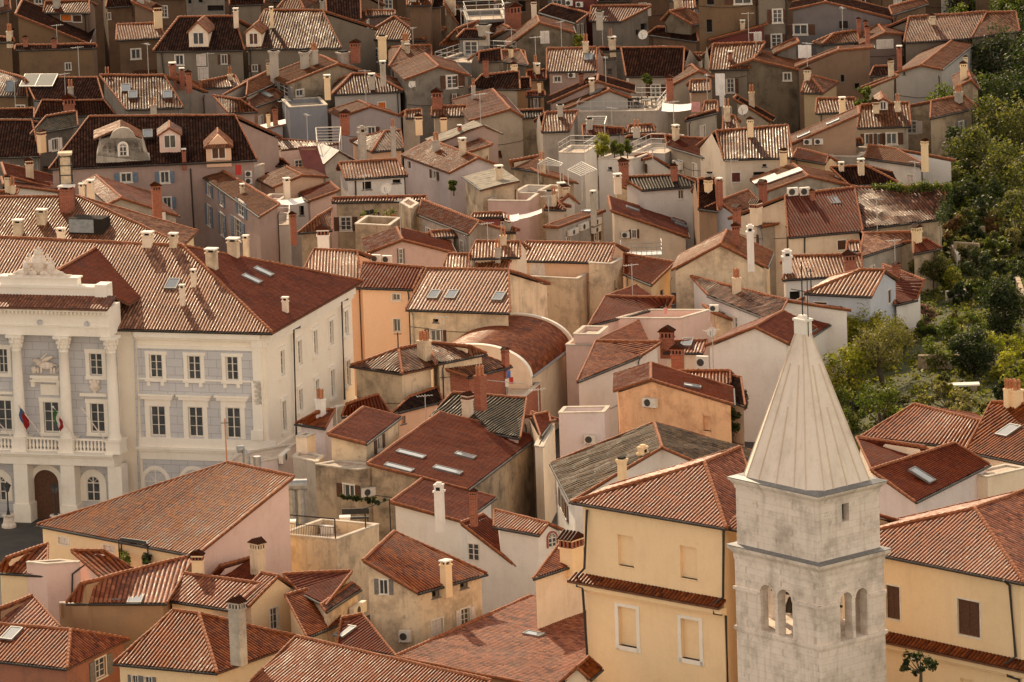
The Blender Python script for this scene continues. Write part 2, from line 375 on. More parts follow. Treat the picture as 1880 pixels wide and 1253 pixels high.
def geometry(kind, reg, pts, z, sl, hip, depth=8):
    """-> roof faces (eave first), wall top lines, ridges, verges, eaves, all in world space"""
    g = Hs(); g.roof = []; g.walls = []; g.ridge = []; g.verge = []; g.eave = []; g.flat = []
    q = [pt(reg, p) for p in pts]; t = math.tan(R(sl))
    if kind in ('F', 'S'):
        A, B = P(q[0], z), P(q[1], z)
        sd0 = sdist((P(q[2], z)+P(q[3], z))/2, A, B)
        f = lambda zr: (zr-z)-t*sdist((P(q[2], zr)+P(q[3], zr))/2, A, B)*(1 if sd0 > 0 else -1)
        zr = solve(f, z+.05, z+14)
        C, D = P(q[2], zr), P(q[3], zr)
        g.roof.append([A, B, D, C]); g.eave.append((A, B))
        if kind == 'F':
            c2, d2 = (C, D) if (D-C).length > 1.0 else (C, C+(B-A))
            A2, B2 = reflect(A, c2, d2), reflect(B, c2, d2)
            if 'K' in hip: B2 = P(q[4], z)
            g.roof.append([B2, A2, C, D]); g.ridge.append((C, D)); g.eave.append((B2, A2))
            for s, (a, a2, c) in (('L', (A2, A, C)), ('R', (B, B2, D))):
                if s in hip:
                    g.roof.append([a, a2, c]); g.eave.append((a, a2)); g.walls.append([a, a2])
                    g.ridge += [(a, c), (a2, c)]
                else:
                    g.walls.append([a, c, a2]); g.verge += [(a, c), (c, a2)]
            g.walls += [[A, B], [B2, A2]]
        else:
            g.walls += [[A, B], [B, D], [D, C], [C, A]]; g.verge += [(A, C), (B, D)]; g.ridge.append((C, D))
    elif kind in ('E', 'P', 'Y'):
        if kind == 'P':   # uneven gable: its front stands square to the ridge
            d = plan(P(q[3], z+1.5)-P(q[1], z+1.5)); w = d.cross(Zv).normalized()
            L = P(q[0], z); T = vplane(q[1], L, w); Rr = vplane(q[2], L, w)
        else:
            L, Rr = P(q[0], z), P(q[2], z)
            if kind == 'E': T = vplane(q[1], L, (Rr-L).normalized())
            else:
                sd0 = sdist(P(q[1], z), L, Rr)
                zr = solve(lambda zr: (zr-z)-t*sdist(P(q[1], zr), L, Rr)*(1 if sd0 > 0 else -1), z+.05, z+14); T = P(q[1], zr)
        T2 = P(q[3], T.z); v = T2-T
        L2, R2 = L+v, Rr+v
        if kind == 'Y':
            w = (Rr-L).normalized()
            base = T-w*plan(T-L).dot(plan(w)); 
            g.roof.append([L, Rr, T]); g.walls.append([L, Rr]); g.eave.append((L, Rr)); g.ridge += [(L, T), (Rr, T)]
        else:
            g.walls.append([L, T, Rr]); g.verge += [(L, T), (T, Rr)]
        g.roof += [[L2, L, T, T2], [Rr, R2, T2, T]]; g.ridge.append((T, T2)); g.eave += [(Rr, R2), (L2, L)]
        g.walls += [[Rr, R2], [R2, T2, L2], [L2, L]]; g.verge += [(R2, T2), (T2, L2)]
    elif kind == 'X':     # single pitch falling sideways: front edge FL-FR, top/bottom edge running back FL-BL
        FL, BL = P(q[0], z), P(q[2], z); d = plan(BL-FL)
        w = d.cross(Zv).normalized(); FR = vplane(q[1], FL, w); BR = FR+(BL-FL)
        lo, hi = ((FL, BL), (FR, BR)) if FL.z < FR.z else ((FR, BR), (FL, BL))
        if lo[0] is FL: g.roof.append([BL, FL, FR, BR])
        else: g.roof.append([FR, BR, BL, FL])
        g.eave.append(lo); g.verge += [(FL, FR), (BL, BR)]; g.ridge.append(hi)
        g.walls += [[FL, FR], [FR, BR], [BR, BL], [BL, FL]]
    elif kind == 'C':     # block with a visible near corner, flat top
        A, B, C = P(q[0], z), P(q[1], z), P(q[2], z); D = A+C-B
        g.flat = [A, B, C, D]; g.walls += [[A, B], [B, C], [C, D], [D, A]]
    elif kind == 'T':     # flat block, front edge and depth in metres
        A, B = P(q[0], z), P(q[1], z); w = (B-A).normalized(); n = Zv.cross(w).normalized()*depth
        if n.y < 0: n = -n
        g.flat = [A, B, B+n, A+n]; g.walls += [[A, B], [B, B+n], [B+n, A+n], [A+n, A]]
    return g

def wall_frame(w):
    p0, p1 = w[0], w[-1]; u = plan(p1-p0); L = u.length
    u = u/L if L > 1e-6 else Vector((1, 0, 0)); n = u.cross(Zv)
    mid = (p0+p1)/2
    if n.dot(CAM-mid) < 0: n = -n
    return p0, u, L, n
class Wall:
    def __init__(s, line, zg):
        s.line = line; s.p0, s.u, s.L, s.n = wall_frame(line); s.zg = zg; s.holes = []
    def uz(s, q):
        h = hit_plane(q, s.p0, s.n); return (h-s.p0).dot(s.u), h.z
    def at(s, uu, z, out=0): return Vector((s.p0.x, s.p0.y, 0))+s.u*uu+s.n*out+Zv*z
    def top(s, uu):
        pts = [((p-s.p0).dot(s.u), p.z) for p in s.line]
        for (a, za), (b, zb) in zip(pts, pts[1:]):
            if a-1e-3 <= uu <= b+1e-3: return za+(zb-za)*((uu-a)/max(1e-6, b-a))
        return min(z for _, z in pts)
    def hit(s, q):
        d = ray(q)
        if abs(d.dot(s.n)) < 1e-4 or (s.p0-CAM).dot(s.n) > 0: return None
        h = hit_plane(q, s.p0, s.n); uu = (h-s.p0).dot(s.u)
        if -.1 <= uu <= s.L+.1 and s.zg <= h.z <= s.top(uu)+.1: return (h-CAM).length
        return None
    def build(s, mb):
        zt = min(s.line[0].z, s.line[-1].z)
        us = sorted({0.0, s.L, *[x for h in s.holes for x in (h[0], h[1])]})
        zs = sorted({s.zg, zt, *[x for h in s.holes for x in (h[2], h[3])]})
        us = [u for u in us if 0 <= u <= s.L]; zs = [z for z in zs if s.zg <= z <= zt]
        for a, b in zip(us, us[1:]):
            run = None
            for c, d in zip(zs, zs[1:]):
                m, k = (a+b)/2, (c+d)/2
                if any(h[0] < m < h[1] and h[2] < k < h[3] for h in s.holes): continue
                mb.add([s.at(a, c), s.at(b, c), s.at(b, d), s.at(a, d)], [(0, 1, 2, 3)])
        up = [s.at((p-s.p0).dot(s.u), p.z) for p in s.line]
        base = [s.at(0, zt), s.at(s.L, zt)]
        poly = base+[p for p in reversed(up) if p.z > zt+1e-3]
        if len(poly) > 2: mb.add(poly, [tuple(range(len(poly)))])
        for u0, u1, z0, z1, d in s.holes:      # reveals
            for (a, b) in (((u0, z0), (u1, z0)), ((u1, z0), (u1, z1)), ((u1, z1), (u0, z1)), ((u0, z1), (u0, z0))):
                mb.add([s.at(*a), s.at(*b), s.at(*b, -d), s.at(*a, -d)], [(0, 1, 2, 3)])
    def bx(s, mb, u0, u1, z0, z1, d0, d1, mat=0):
        mb.box(s.at((u0+u1)/2, (z0+z1)/2, (d0+d1)/2), s.u*((u1-u0)/2), s.n*((d1-d0)/2), Zv*((z1-z0)/2), mat)

SHUT = dict(s='whitewood', g='greywood', B='bluewood', n='brownwood')
def window(root, w, r, typ, hole):
    u0, u1, z0, z1 = r; W, H = u1-u0, z1-z0; dp = .14 if hole else -.02
    f = MB(); fw = min(.12, W*.13)
    if typ in ('w', 's', 'g', 'B', 'n', 'p'):
        fr = .10 if W > .6 else .06
        if typ != 'p':
            for a in ((u0-fr, u0, z0-fr*.5, z1+fr), (u1, u1+fr, z0-fr*.5, z1+fr), (u0, u1, z1, z1+fr)): w.bx(f, *a, -.02, .035)
            w.bx(f, u0-fr*1.5, u1+fr*1.5, z0-fr, z0, -.02, .09)
        for a in ((u0, u0+fw*.6, z0, z1), (u1-fw*.6, u1, z0, z1), (u0+fw*.6, u1-fw*.6, z1-fw*.6, z1), (u0+fw*.6, u1-fw*.6, z0, z0+fw*.6),
                  ((u0+u1)/2-fw*.35, (u0+u1)/2+fw*.35, z0+fw*.6, z1-fw*.6)): w.bx(f, *a, -dp-.02, -dp+.04)
        if H > 1.1:
            for k in (.36, .68): w.bx(f, u0+fw*.6, u1-fw*.6, z0+H*k-.02, z0+H*k+.02, -dp-.02, -dp+.025)
        o = f.obj('window', [M_('frame')], root)
        g = MB(); g.add([w.at(u0, z0, -dp), w.at(u1, z0, -dp), w.at(u1, z1, -dp), w.at(u0, z1, -dp)], [(0, 1, 2, 3)])
        sub('pane', g, [M_('glass')], o)
        if typ in SHUT:
            for sgn in (-1, 1):
                a, b = (u0-fr-W*.52, u0-fr-.02) if sgn < 0 else (u1+fr+.02, u1+fr+W*.52)
                m = MB(); w.bx(m, a, b, z0-.03, z1+.03, .02, .07)
                for k in range(1, 7):
                    zz = z0+H*k/7; w.bx(m, a+.04, b-.04, zz-.02, zz+.035, .07, .09)
                m.obj('shutter', [M_(SHUT[typ])], root)
    elif typ in ('b', 'r', 'o', 'c'):      # closed shutters: brown, oxblood, orange, pale
        mk = dict(b='brownwood', r='redwood', o='orangewood', c='whitewood')[typ]
        fr = .09; m = MB()
        for a in ((u0-fr, u0, z0-fr, z1+fr), (u1, u1+fr, z0-fr, z1+fr), (u0, u1, z1, z1+fr), (u0, u1, z0-fr, z0)): w.bx(f, *a, -.02, .03)
        o = f.obj('window', [M_('frame')], root); mid = (u0+u1)/2
        for a, b in ((u0, mid-.012), (mid+.012, u1)):
            w.bx(m, a, b, z0, z1, -dp-.02, -dp+.03)
            for k in range(1, 9): w.bx(m, a+.04, b-.04, z0+H*k/9-.02, z0+H*k/9+.03, -dp+.03, -dp+.05)
        sub('shutter', m, [M_(mk)], o)
    elif typ == 'd':
        f.add([w.at(u0, z0, -dp-.3*hole), w.at(u1, z0, -dp-.3*hole), w.at(u1, z1, -dp-.3*hole), w.at(u0, z1, -dp-.3*hole)], [(0, 1, 2, 3)])
        w.bx(f, u0, u0+.05, z0, z1, -dp, -dp+.05, 1); w.bx(f, u1-.05, u1, z0, z1, -dp, -dp+.05, 1); w.bx(f, u0-.08, u1+.08, z0-.08, z0, -.02, .06, 1)
        f.obj('window', [M_('dark'), M_('greywood')], root)
    elif typ == 'l':                        # blind window: a recessed plaster panel
        w.bx(f, u0, u1, z0-.07, z0, -.24, .05)
        f.add([w.at(u0, z0, -.24), w.at(u1, z0, -.24), w.at(u1, z1, -.24), w.at(u0, z1, -.24)], [(0, 1, 2, 3)])
        f.obj('window', [root_wallmat(root)], root)
def root_wallmat(root): return wallmat(root['_w'])

def chimney(h, reg, x, y, wp, hp, style='p', zz=None):
    q = pt(reg, (x, y)); hit = None
    for f in h.g.roof+([h.g.flat] if h.g.flat else []):
        r = poly_hit(q, f)
        if r and (hit is None or r[0] < hit[0]): hit = r
    p = hit[1] if hit else P(q, (zz or h.z+1))
    k = REG[reg][2]; s = scale_at(p); w = wp/k/s; H = hp/k/s
    chim_mesh(h.root, p, w*.5, H, style, h.ux)
def chim_mesh(root, p, r, H, style, ux):
    uy = Zv.cross(ux); b = MB()
    body = {'p': 'cream', 'g': 'concrete', 's': 'stain', 'w': 'white', 'b': 'brickred', 'r': 'brickred', 'y': 'yellow', 'c': 'cream'}[style[0]]
    mats = [wallmat(body), M_('dark'), roofmat('ter'), M_('pot'), wallmat('trim'), wallmat('brickred')]
    bm = 5 if style[1:] == 'h' else 0
    r *= .82; cx, cy = ux*r, uy*r*.85
    b.box(p+Zv*(H*.5-.5), cx, cy, Zv*(H*.5+.3))
    top = p+Zv*(H-.2)
    k = style[1:] or 's'
    if k == 's':        # slab on stubs
        b.box(top+Zv*.04, cx*1.18, cy*1.18, Zv*.05)
        for sx in (-1, 1):
            for sy in (-1, 1): b.box(top+Zv*.18+cx*.75*sx+cy*.75*sy, cx*.16, cy*.16, Zv*.11)
        b.box(top+Zv*.20, cx*.55, cy*.55, Zv*.09, 1)
        b.box(top+Zv*.33, cx*1.22, cy*1.22, Zv*.05, 4)
    elif k in ('a', 'h'):     # little house: arches and a tiled gable
        b.box(top+Zv*.03, cx*1.15, cy*1.15, Zv*.06)
        hh = r*.9
        b.box(top+Zv*(hh*.5), cx*.86, cy*.86, Zv*hh*.5, 1)
        for sx in (-1, -.33, .33, 1):
            for sy in (-1, 1): b.box(top+Zv*(hh*.5)+cx*.98*sx*.92+cy*.95*sy, cx*.13, cy*.1, Zv*hh*.5, bm)
        for sy in (-.33, .33):
            for sx in (-1, 1): b.box(top+Zv*(hh*.5)+cx*.95*sx+cy*.9*sy, cx*.1, cy*.13, Zv*hh*.5, bm)
        b.box(top+Zv*(hh+.05), cx*1.1, cy*1.1, Zv*.06)
        e = top+Zv*(hh+.10); rise = r*.75
        a = [e-cx*1.3-cy*1.2, e+cx*1.3-cy*1.2, e+cx*1.3+cy*1.2, e-cx*1.3+cy*1.2]; t0, t1 = e-cy*1.25+Zv*rise, e+cy*1.25+Zv*rise
        b.add(a+[t0, t1], [(0, 4, 5, 3), (1, 2, 5, 4), (0, 1, 4), (2, 3, 5)], 2)
        for i in range(5):
            for sg in (-1, 1):
                f0 = e+cx*1.32*sg+cy*(-1.1+.55*i); f1 = e+cy*(-1.1+.55*i)+Zv*(rise+.02)
                b.tube([f0, f1], r*.11, 5, 2)
    elif k == 't':      # clay pots
        b.box(top+Zv*.05, cx*1.15, cy*1.15, Zv*.07)
        for sx in (-.5, .5):
            for sy in (-.45, .45): b.lathe(top+Zv*.1+cx*sx+cy*sy, [(r*.28, 0), (r*.24, .5), (r*.32, .55), (r*.2, .75)], 8, 3)
    elif k == 'c':      # flared crown
        for i in range(4): b.box(top+Zv*(.06+.1*i), cx*(1+.14*i), cy*(1+.14*i), Zv*.055)
        b.box(top+Zv*.48, cx*.9, cy*.9, Zv*.08, 1)
    elif k == 'd':      # rounded cap
        b.box(top+Zv*.05, cx*1.3, cy*1.3, Zv*.06); b.box(top+Zv*.25, cx*.95, cy*.95, Zv*.2)
        b.box(top+Zv*.24, cx*.5, cy*.97, Zv*.12, 1); b.box(top+Zv*.5, cx*1.1, cy*1.1, Zv*.05); b.box(top+Zv*.6, cx*.6, cy*.6, Zv*.08)
    b.obj('chimney', mats, root)

def skylight(h, reg, x, y, w=.8, l=1.15, open_=False):
    q = pt(reg, (x, y)); hit = None
    for f in h.g.roof:
        r = poly_hit(q, f)
        if r and (hit is None or r[0] < hit[0]): hit = (r[0], r[1], f)
    if not hit: print('skylight missed', reg, x, y); return
    _, p, f = hit; u = (f[1]-f[0]).normalized(); n = (f[1]-f[0]).cross(f[2]-f[0]).normalized()
    if n.z < 0: n = -n
    v = n.cross(u); c = p+n*.12
    b = MB(); t = .09
    for a in ((c+u*(w/2), u*t*.5, v*(l/2+t*.5)), (c-u*(w/2), u*t*.5, v*(l/2+t*.5)), (c+v*(l/2), u*(w/2-t*.5), v*t*.5), (c-v*(l/2), u*(w/2-t*.5), v*t*.5)):
        b.box(a[0], a[1], a[2], n*.07)
    o = b.obj('skylight', [M_('flash')], h.root)
    g = MB(); g.box(c+n*.03, u*(w/2-t*.5), v*(l/2-t*.5), n*.012); sub('pane', g, [M_('skyglass')], o)

def dormer(h, reg, x, y, wp, hp, rp, roof='ter', wall='cream', win='w', kind='g', dep=3.5):
    """little gabled or hipped house on the roof; x,y = foot of its front wall"""
    q = pt(reg, (x, y)); hit = None
    for f in h.g.roof:
        r = poly_hit(q, f)
        if r and (hit is None or r[0] < hit[0]): hit = r
    p = hit[1] if hit else P(q, h.z+1.5)
    k = REG[reg][2]; s = scale_at(p); w = wp/k/s/2; H = hp/k/s; rs = rp/k/s*.85
    u = h.ux; n = Zv.cross(u)
    if n.y < 0: n = -n
    e = .18
    L, Rr = p-u*w+Zv*H, p+u*w+Zv*H; T = p+Zv*(H+rs)
    b = MB()
    b.prism([p-u*w-Zv*.5, p+u*w-Zv*.5, Rr, T-Zv*.03, L], n*dep)
    o = b.obj('dormer', [wallmat(wall)], h.root)
    rf = MB(); le, re = L-u*e-n*e-Zv*.05, Rr+u*e-n*e-Zv*.05; T1 = T-n*e*.8
    if kind == 'h':
        T1 = T+n*w*.8; tile_face(rf, [le, re, T1], .22, .05)
    d = n*(dep+e)
    tile_face(rf, [le+d, le, T1, T+d], .22, .05); tile_face(rf, [re, re+d, T+d, T1], .22, .05)
    cap_run(rf, T1, T+d, .1, 2); cap_run(rf, le, T1, .07, 2); cap_run(rf, re, T1, .07, 2)
    sub('roof', rf, [roofmat(roof), M_('fascia'), M_('ridge')], o)
    wl = Wall([L, Rr], p.z-.4); wl.n = -n
    ww = w*.5; f = MB(); z0 = p.z+H*.22; z1 = p.z+H*.93; c = w
    for a in ((c-ww-.1, c-ww, z0, z1), (c+ww, c+ww+.1, z0, z1), (c-ww-.1, c+ww+.1, z1, z1+.1), (c-ww-.1, c+ww+.1, z0-.1, z0), (c-.04, c+.04, z0, z1)): wl.bx(f, *a, 0, .06)
    f.add([wl.at(c-ww, z0, .012), wl.at(c+ww, z0, .012), wl.at(c+ww, z1, .012), wl.at(c-ww, z1, .012)], [(0, 1, 2, 3)], 1)
    sub('window', f, [M_('frame'), M_('glass' if win == 'w' else 'brownwood')], o)

def house(kind, reg, pts, label, z=9, roof='ter', wall='cream', sl=21, hip='', win=(), ch=(), sky=(), dorm=(), ov=.32, pitch=.26,
          amp=.08, sag=.03, gut=True, par=0, depth=8, name='house', cat='house', group=None, mat=None, zg=ZG, pipes=(), top='terrace', rail=0, caps=True, wall2=None, auto=True, roof2=None):
    q0 = pt(reg, pts[0])
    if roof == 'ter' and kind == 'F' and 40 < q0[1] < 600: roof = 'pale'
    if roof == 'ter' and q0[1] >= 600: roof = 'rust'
    shade_lvl = '_e' if (q0[1] < 130 or (q0[0] < 260 and q0[1] < 300)) else ('_d' if (q0[1] < 275 or (q0[0] < 420 and q0[1] < 330) or (q0[0] > 1560 and q0[1] < 280)) else ('_c' if q0[1] < 470 else ''))  # far and upper-left houses take the colours with shade painted in
    if shade_lvl:
        if wall not in ('ochre', 'brown', 'maroon', 'grey', 'stone') or shade_lvl == '_e': wall = wall+('_d' if wall in ('ochre', 'brown', 'maroon', 'grey', 'stone') else shade_lvl)
        if roof != 'dark': roof = roof+('_d' if shade_lvl == '_e' else shade_lvl)
    if shade_lvl in ('_d', '_e') and amp == .08: amp = .055
    h = Hs(); h.g = g = geometry(kind, reg, pts, z, sl, hip, depth); h.z = z
    allp = [p for w in g.walls for p in w]
    c = sum((plan(p) for p in allp), Vector())/len(allp)
    h.root = thing(name, label, cat, Vector((c.x, c.y, 0)), group); h.root['_w'] = wall; h.label = label; h.reg = reg
    sd = random.uniform(0, 50)
    e = (g.eave[0][1]-g.eave[0][0]) if kind in 'FSY' else g.walls[0][-1]-g.walls[0][0]; h.ux = plan(e).normalized()
    if h.ux.x < 0: h.ux = -h.ux
    # walls stand inside the overhang
    def inn(p, o):
        d = plan(p)-c; L = d.length
        q = c+d*max(.5, 1-o*1.3/max(L, .1)); return Vector((q.x, q.y, p.z))
    h.walls = []
    o_ = ov if g.roof else 0
    for w in g.walls:
        a, b = inn(w[0], o_), inn(w[-1], o_)
        drop = -.13 if g.roof else 0
        if len(w) == 3:
            d = plan(b-a).normalized(); tt = a+d*plan(w[1]-a).dot(d)
            if (plan(tt)-plan(w[1])).length > .7:      # skewed gable end: two straight wall pieces
                tc = inn(w[1], o_); tc.z = w[1].z-.18
                h.walls += [Wall([a+Zv*drop, tc], zg), Wall([tc, b+Zv*drop], zg)]; continue
            ln = [a+Zv*drop, Vector((tt.x, tt.y, w[1].z-.16)), b+Zv*drop]
        else:
            ln = [a+Zv*(drop if abs(a.z-b.z) < .05 else -.16), b+Zv*(drop if abs(a.z-b.z) < .05 else -.16)]
        h.walls.append(Wall(ln, zg))
    wins = []
    nwin = len(win)
    for wn in win:
        rg = wn[5] if len(wn) > 5 else reg
        (x0, y0), (x1, y1) = px(rg, wn[0], wn[1]), px(rg, wn[2], wn[3]); mc = ((x0+x1)/2, (y0+y1)/2)
        best = None
        for w in h.walls:
            t = w.hit(mc)
            if t and (best is None or t < best[0]): best = (t, w)
        if not best: print('window missed', label, wn); continue
        w = best[1]; ua, ub = w.uz((x0, mc[1]))[0], w.uz((x1, mc[1]))[0]
        za, zb = w.uz((mc[0], y1))[1], w.uz((mc[0], y0))[1]
        r = (max(.05, min(ua, ub)), min(w.L-.05, max(ua, ub)), za, zb); zt = min(w.line[0].z, w.line[-1].z)
        hole = za > zg+.1 and zb < zt-.02
        if hole: w.holes.append((*r, .45 if wn[4] == 'd' else (.26 if wn[4] == 'l' else .15)))
        wins.append((w, r, wn[4], hole))
    if auto and not nwin and kind in 'FSEPXY' and q0[1] < 640:
        for w in h.walls:
            if (w.p0-CAM).dot(w.n) > 0 or w.n.dot((CAM-w.p0).normalized()) < .35 or w.L < 3.2: continue
            zt = min(w.line[0].z, w.line[-1].z); k = int((w.L-1.0)/2.3)
            if k < 1: continue
            for row in range(2):
                ty0 = WR.choice('nngwsc')
                for j in range(k):
                    if WR.random() < .38: continue
                    uc_ = .5+(w.L-1.0)*(j+.5)/k+WR.uniform(-.3, .3); ww = WR.uniform(.34, .46); hh = WR.uniform(1.0, 1.35); z1 = zt-.75-row*2.9-WR.uniform(0, .25)
                    if z1-hh < zg+.5: continue
                    r = (uc_-ww, uc_+ww, z1-hh, z1); w.holes.append((*r, .15)); wins.append((w, r, ty0 if WR.random() < .7 else WR.choice('nwcd'), True))
    mb = MB(); m2 = MB()
    for i, w in enumerate(h.walls): w.build(m2 if wall2 and i == 1 else mb)
    mb.obj('wall', [wallmat(wall)], h.root)
    if wall2: m2.obj('wall', [wallmat(wall2)], h.root)
    for w, r, ty, hole in wins: window(h.root, w, r, ty, hole)
    if g.roof:
        rm = MB(); rm2 = MB()
        if mat: rmats = [M_(mat), M_('fascia')]
        else: rmats = [roofmat(roof), M_('fascia')]
        for i, f in enumerate(g.roof):
            if mat in ('slate',): 
                tile_face(rm, f, .9, .035, sag*2, 0, sd+i)
            elif mat: tile_face(rm, f, .3, .02, 0, 0, sd+i)
            else: tile_face(rm2 if roof2 and i == 3 else rm, f, pitch, amp, sag, 0, sd+i)
        rf = rm.obj('roof', rmats, h.root)
        if roof2: rm2.obj('roof', [roofmat(roof2), M_('fascia')], h.root)
        if not mat and caps:
            cm = MB()
            for a, b in g.ridge: cap_run(cm, a+Zv*.05, b+Zv*.05, .13)
            for a, b in g.verge: cap_run(cm, a+Zv*.05, b+Zv*.05, .085)
            cm.obj('ridge_tiles', [M_('ridge')], h.root)
        if gut:
            for a, b in g.eave[:gut if gut is not True else 1]:
                d = plan(b-a).normalized(); n = d.cross(Zv); m = (a+b)/2
                if n.dot(plan(m)-c) < 0: n = -n
                gm = MB(); gm.tube([a+n*.06-Zv*.08, b+n*.06-Zv*.08], .085, 6); gm.obj('gutter', [M_('gutter')], h.root)
    if g.flat:
        f = g.flat; fm = MB()
        tz = -par if par else 0.02
        fm.add([p+Zv*tz for p in f], [(0, 1, 2, 3)]); 
        fm.obj('roof', [M_(top)], h.root)
        pm = MB(); n = len(f)
        for i in range(n):
            a, b = f[i], f[(i+1) % n]; d = (b-a); L = d.length; d = d/L; nn = d.cross(Zv)
            if nn.dot(plan((a+b)/2)-c) < 0: nn = -nn
            pm.box((a+b)/2-nn*.1+Zv*.03, d*(L/2-.003*(i % 2)), nn*.16, Zv*(.05+.002*(i % 2)), 0)
            if par: pm.box((a+b)/2-nn*.14-Zv*(par/2+.03), d*(L/2-.02), nn*.11, Zv*(par/2), 1)
        pm.obj('parapet', [wallmat('trim' if wall in ('white', 'blue') else 'terracecap'), wallmat(wall)], h.root)
        if rail:
            rm = MB(); 
            for i in range(n):
                a, b = f[i], f[(i+1) % n]; L = (b-a).length; k = max(2, int(L/1.2))
                for hgt in (.5, .95): rm.tube([a+Zv*hgt, b+Zv*hgt], .028, 5)
                for j in range(k): rm.tube([a+(b-a)*(j/k), a+(b-a)*(j/k)+Zv*.97], .028, 5)
            rm.obj('railing', [M_('steel')], h.root)
    for c_ in ch: chimney(h, c_[5] if len(c_) > 5 else reg, *c_[:5])
    for s_ in sky: skylight(h, reg, *s_)
    for d_ in dorm: dormer(h, reg, **d_) if isinstance(d_, dict) else dormer(h, reg, *d_)
    for pp in pipes:
        rg = pp[0]; pts_ = [px(rg, *p) for p in pp[1:]]
        best = None
        for w in h.walls:
            t = w.hit(pts_[len(pts_)//2])
            if t and (best is None or t < best[0]): best = (t, w)
        if best:
            w = best[1]; m = MB(); m.tube([w.at(*w.uz(p), .1) for p in pts_], .065, 6); m.obj('drainpipe', [M_('gutter')], h.root)
    if auto and g.roof and kind in 'FSEPXY' and q0[1] < 900:
        for w in h.walls:
            if (w.p0-CAM).dot(w.n) > 0 or w.n.dot((CAM-w.p0).normalized()) < .35 or w.L < 3: continue
            zt = min(w.line[0].z, w.line[-1].z)
            if WR.random() < .6:
                uu = WR.choice((.25, w.L-.25)); m = MB(); m.tube([w.at(uu, zt-.05, .25), w.at(uu, zt-.35, .1), w.at(uu, zg+.3, .1)], .05, 5); m.obj('drainpipe', [M_(WR.choice(('gutter', 'gutter', 'metal')))], h.root)
            if WR.random() < .3 and w.L > 4:
                a = WR.uniform(.3, w.L-2.8); b = a+WR.uniform(1.6, 2.5); zc = zt-WR.uniform(2.2, 3.6); m = MB()
                if not any(h_[0] < b and h_[1] > a and h_[2] < zc+.1 and h_[3] > zc-.6 for h_ in w.holes):
                    tile_face(m, [w.at(a, zc-.4, 1.1), w.at(b, zc-.4, 1.1), w.at(b, zc, .01), w.at(a, zc, .01)], .25, .06, .02); m.obj('canopy', [roofmat(roof if not mat else 'old'), M_('fascia')], h.root)
            if WR.random() < .45:
                z0 = zt-WR.uniform(.5, 3); m = MB(); k = 8; m.tube([w.at(w.L*i/k, z0-.25*math.sin(math.pi*i/k)*WR.uniform(.7, 1.2), .07) for i in range(k+1)], .022, 4); m.obj('cable', [M_('gutter')], h.root)
    if auto and not ch and g.roof and q0[1] < 600 and WR.random() < .42:
        for _ in range(WR.choice((1, 1, 2))):
            f = g.roof[0]; a, b, t_ = WR.uniform(.15, .85), WR.uniform(.45, .9), len(f)
            p = (f[0].lerp(f[1], a)).lerp(f[3].lerp(f[2], a) if t_ > 3 else f[2], b)
            chim_mesh(h.root, p, WR.uniform(.2, .42), WR.uniform(.6, 1.5), WR.choice(('ra', 'sh', 'ya', 'gc', 'ss', 'ss', 'st', 'gt', 'sa')), h.ux)
    HOUSES.append(h); return h

# ------------------------------------------------------------------ air conditioners (things of their own)
def ac(h, reg, x0, y0, x1, y1, label, group=None):
    (a0, b0), (a1, b1) = px(reg, x0, y0), px(reg, x1, y1); mc = ((a0+a1)/2, (b0+b1)/2); best = None
    for w in h.walls:
        t = w.hit(mc)
        if t and (best is None or t < best[0]): best = (t, w)
    b = MB()
    if best:
        w = best[1]; uA, uB = sorted((w.uz((a0, mc[1]))[0], w.uz((a1, mc[1]))[0])); zA, zB = w.uz((mc[0], b1))[1], w.uz((mc[0], b0))[1]
        u, n = w.u, w.n; c = w.at((uA+uB)/2, (zA+zB)/2, .27); hw, hh = (uB-uA)/2, (zB-zA)/2
    else:
        q = (mc[0], b1); hit = None
        for f in h.g.roof+([h.g.flat] if h.g.flat else []):
            r = poly_hit(q, f)
            if r and (hit is None or r[0] < hit[0]): hit = r
        p = hit[1] if hit else P(q, h.z+.5); s = scale_at(p); hw, hh = (a1-a0)/2/s, (b1-b0)/2/s
        u = h.ux; n = u.cross(Zv); c = p+Zv*(hh+.02)
        if n.y > 0: n = -n
    hw = max(hw, .36); hh = max(hh, .26)
    t = thing('ac_unit', label, 'air conditioner', c-Zv*hh-n*.15, group)
    b.box(c, u*hw, n*.17, Zv*hh); b.obj('casing', [M_('acwhite')], t)
    f = MB(); o = c+n*.172-u*hw*.22; r = min(hh*.82, hw*.62); rr = [o+(u*math.cos(a)+Zv*math.sin(a))*r for a in [k*math.pi/8 for k in range(16)]]
    f.prism(rr, n*.015); f.obj('fan_grille', [M_('acdark')], t)
    k = MB(); k.box(c-Zv*(hh+.03)-u*hw*.7-n*.06, u*.03, n*.2, Zv*.03); k.box(c-Zv*(hh+.03)+u*hw*.7-n*.06, u*.03, n*.2, Zv*.03); k.obj('bracket', [M_('gutter')], t)
    return t
# ------------------------------------------------------------------ the town, from the back to the front
X = house
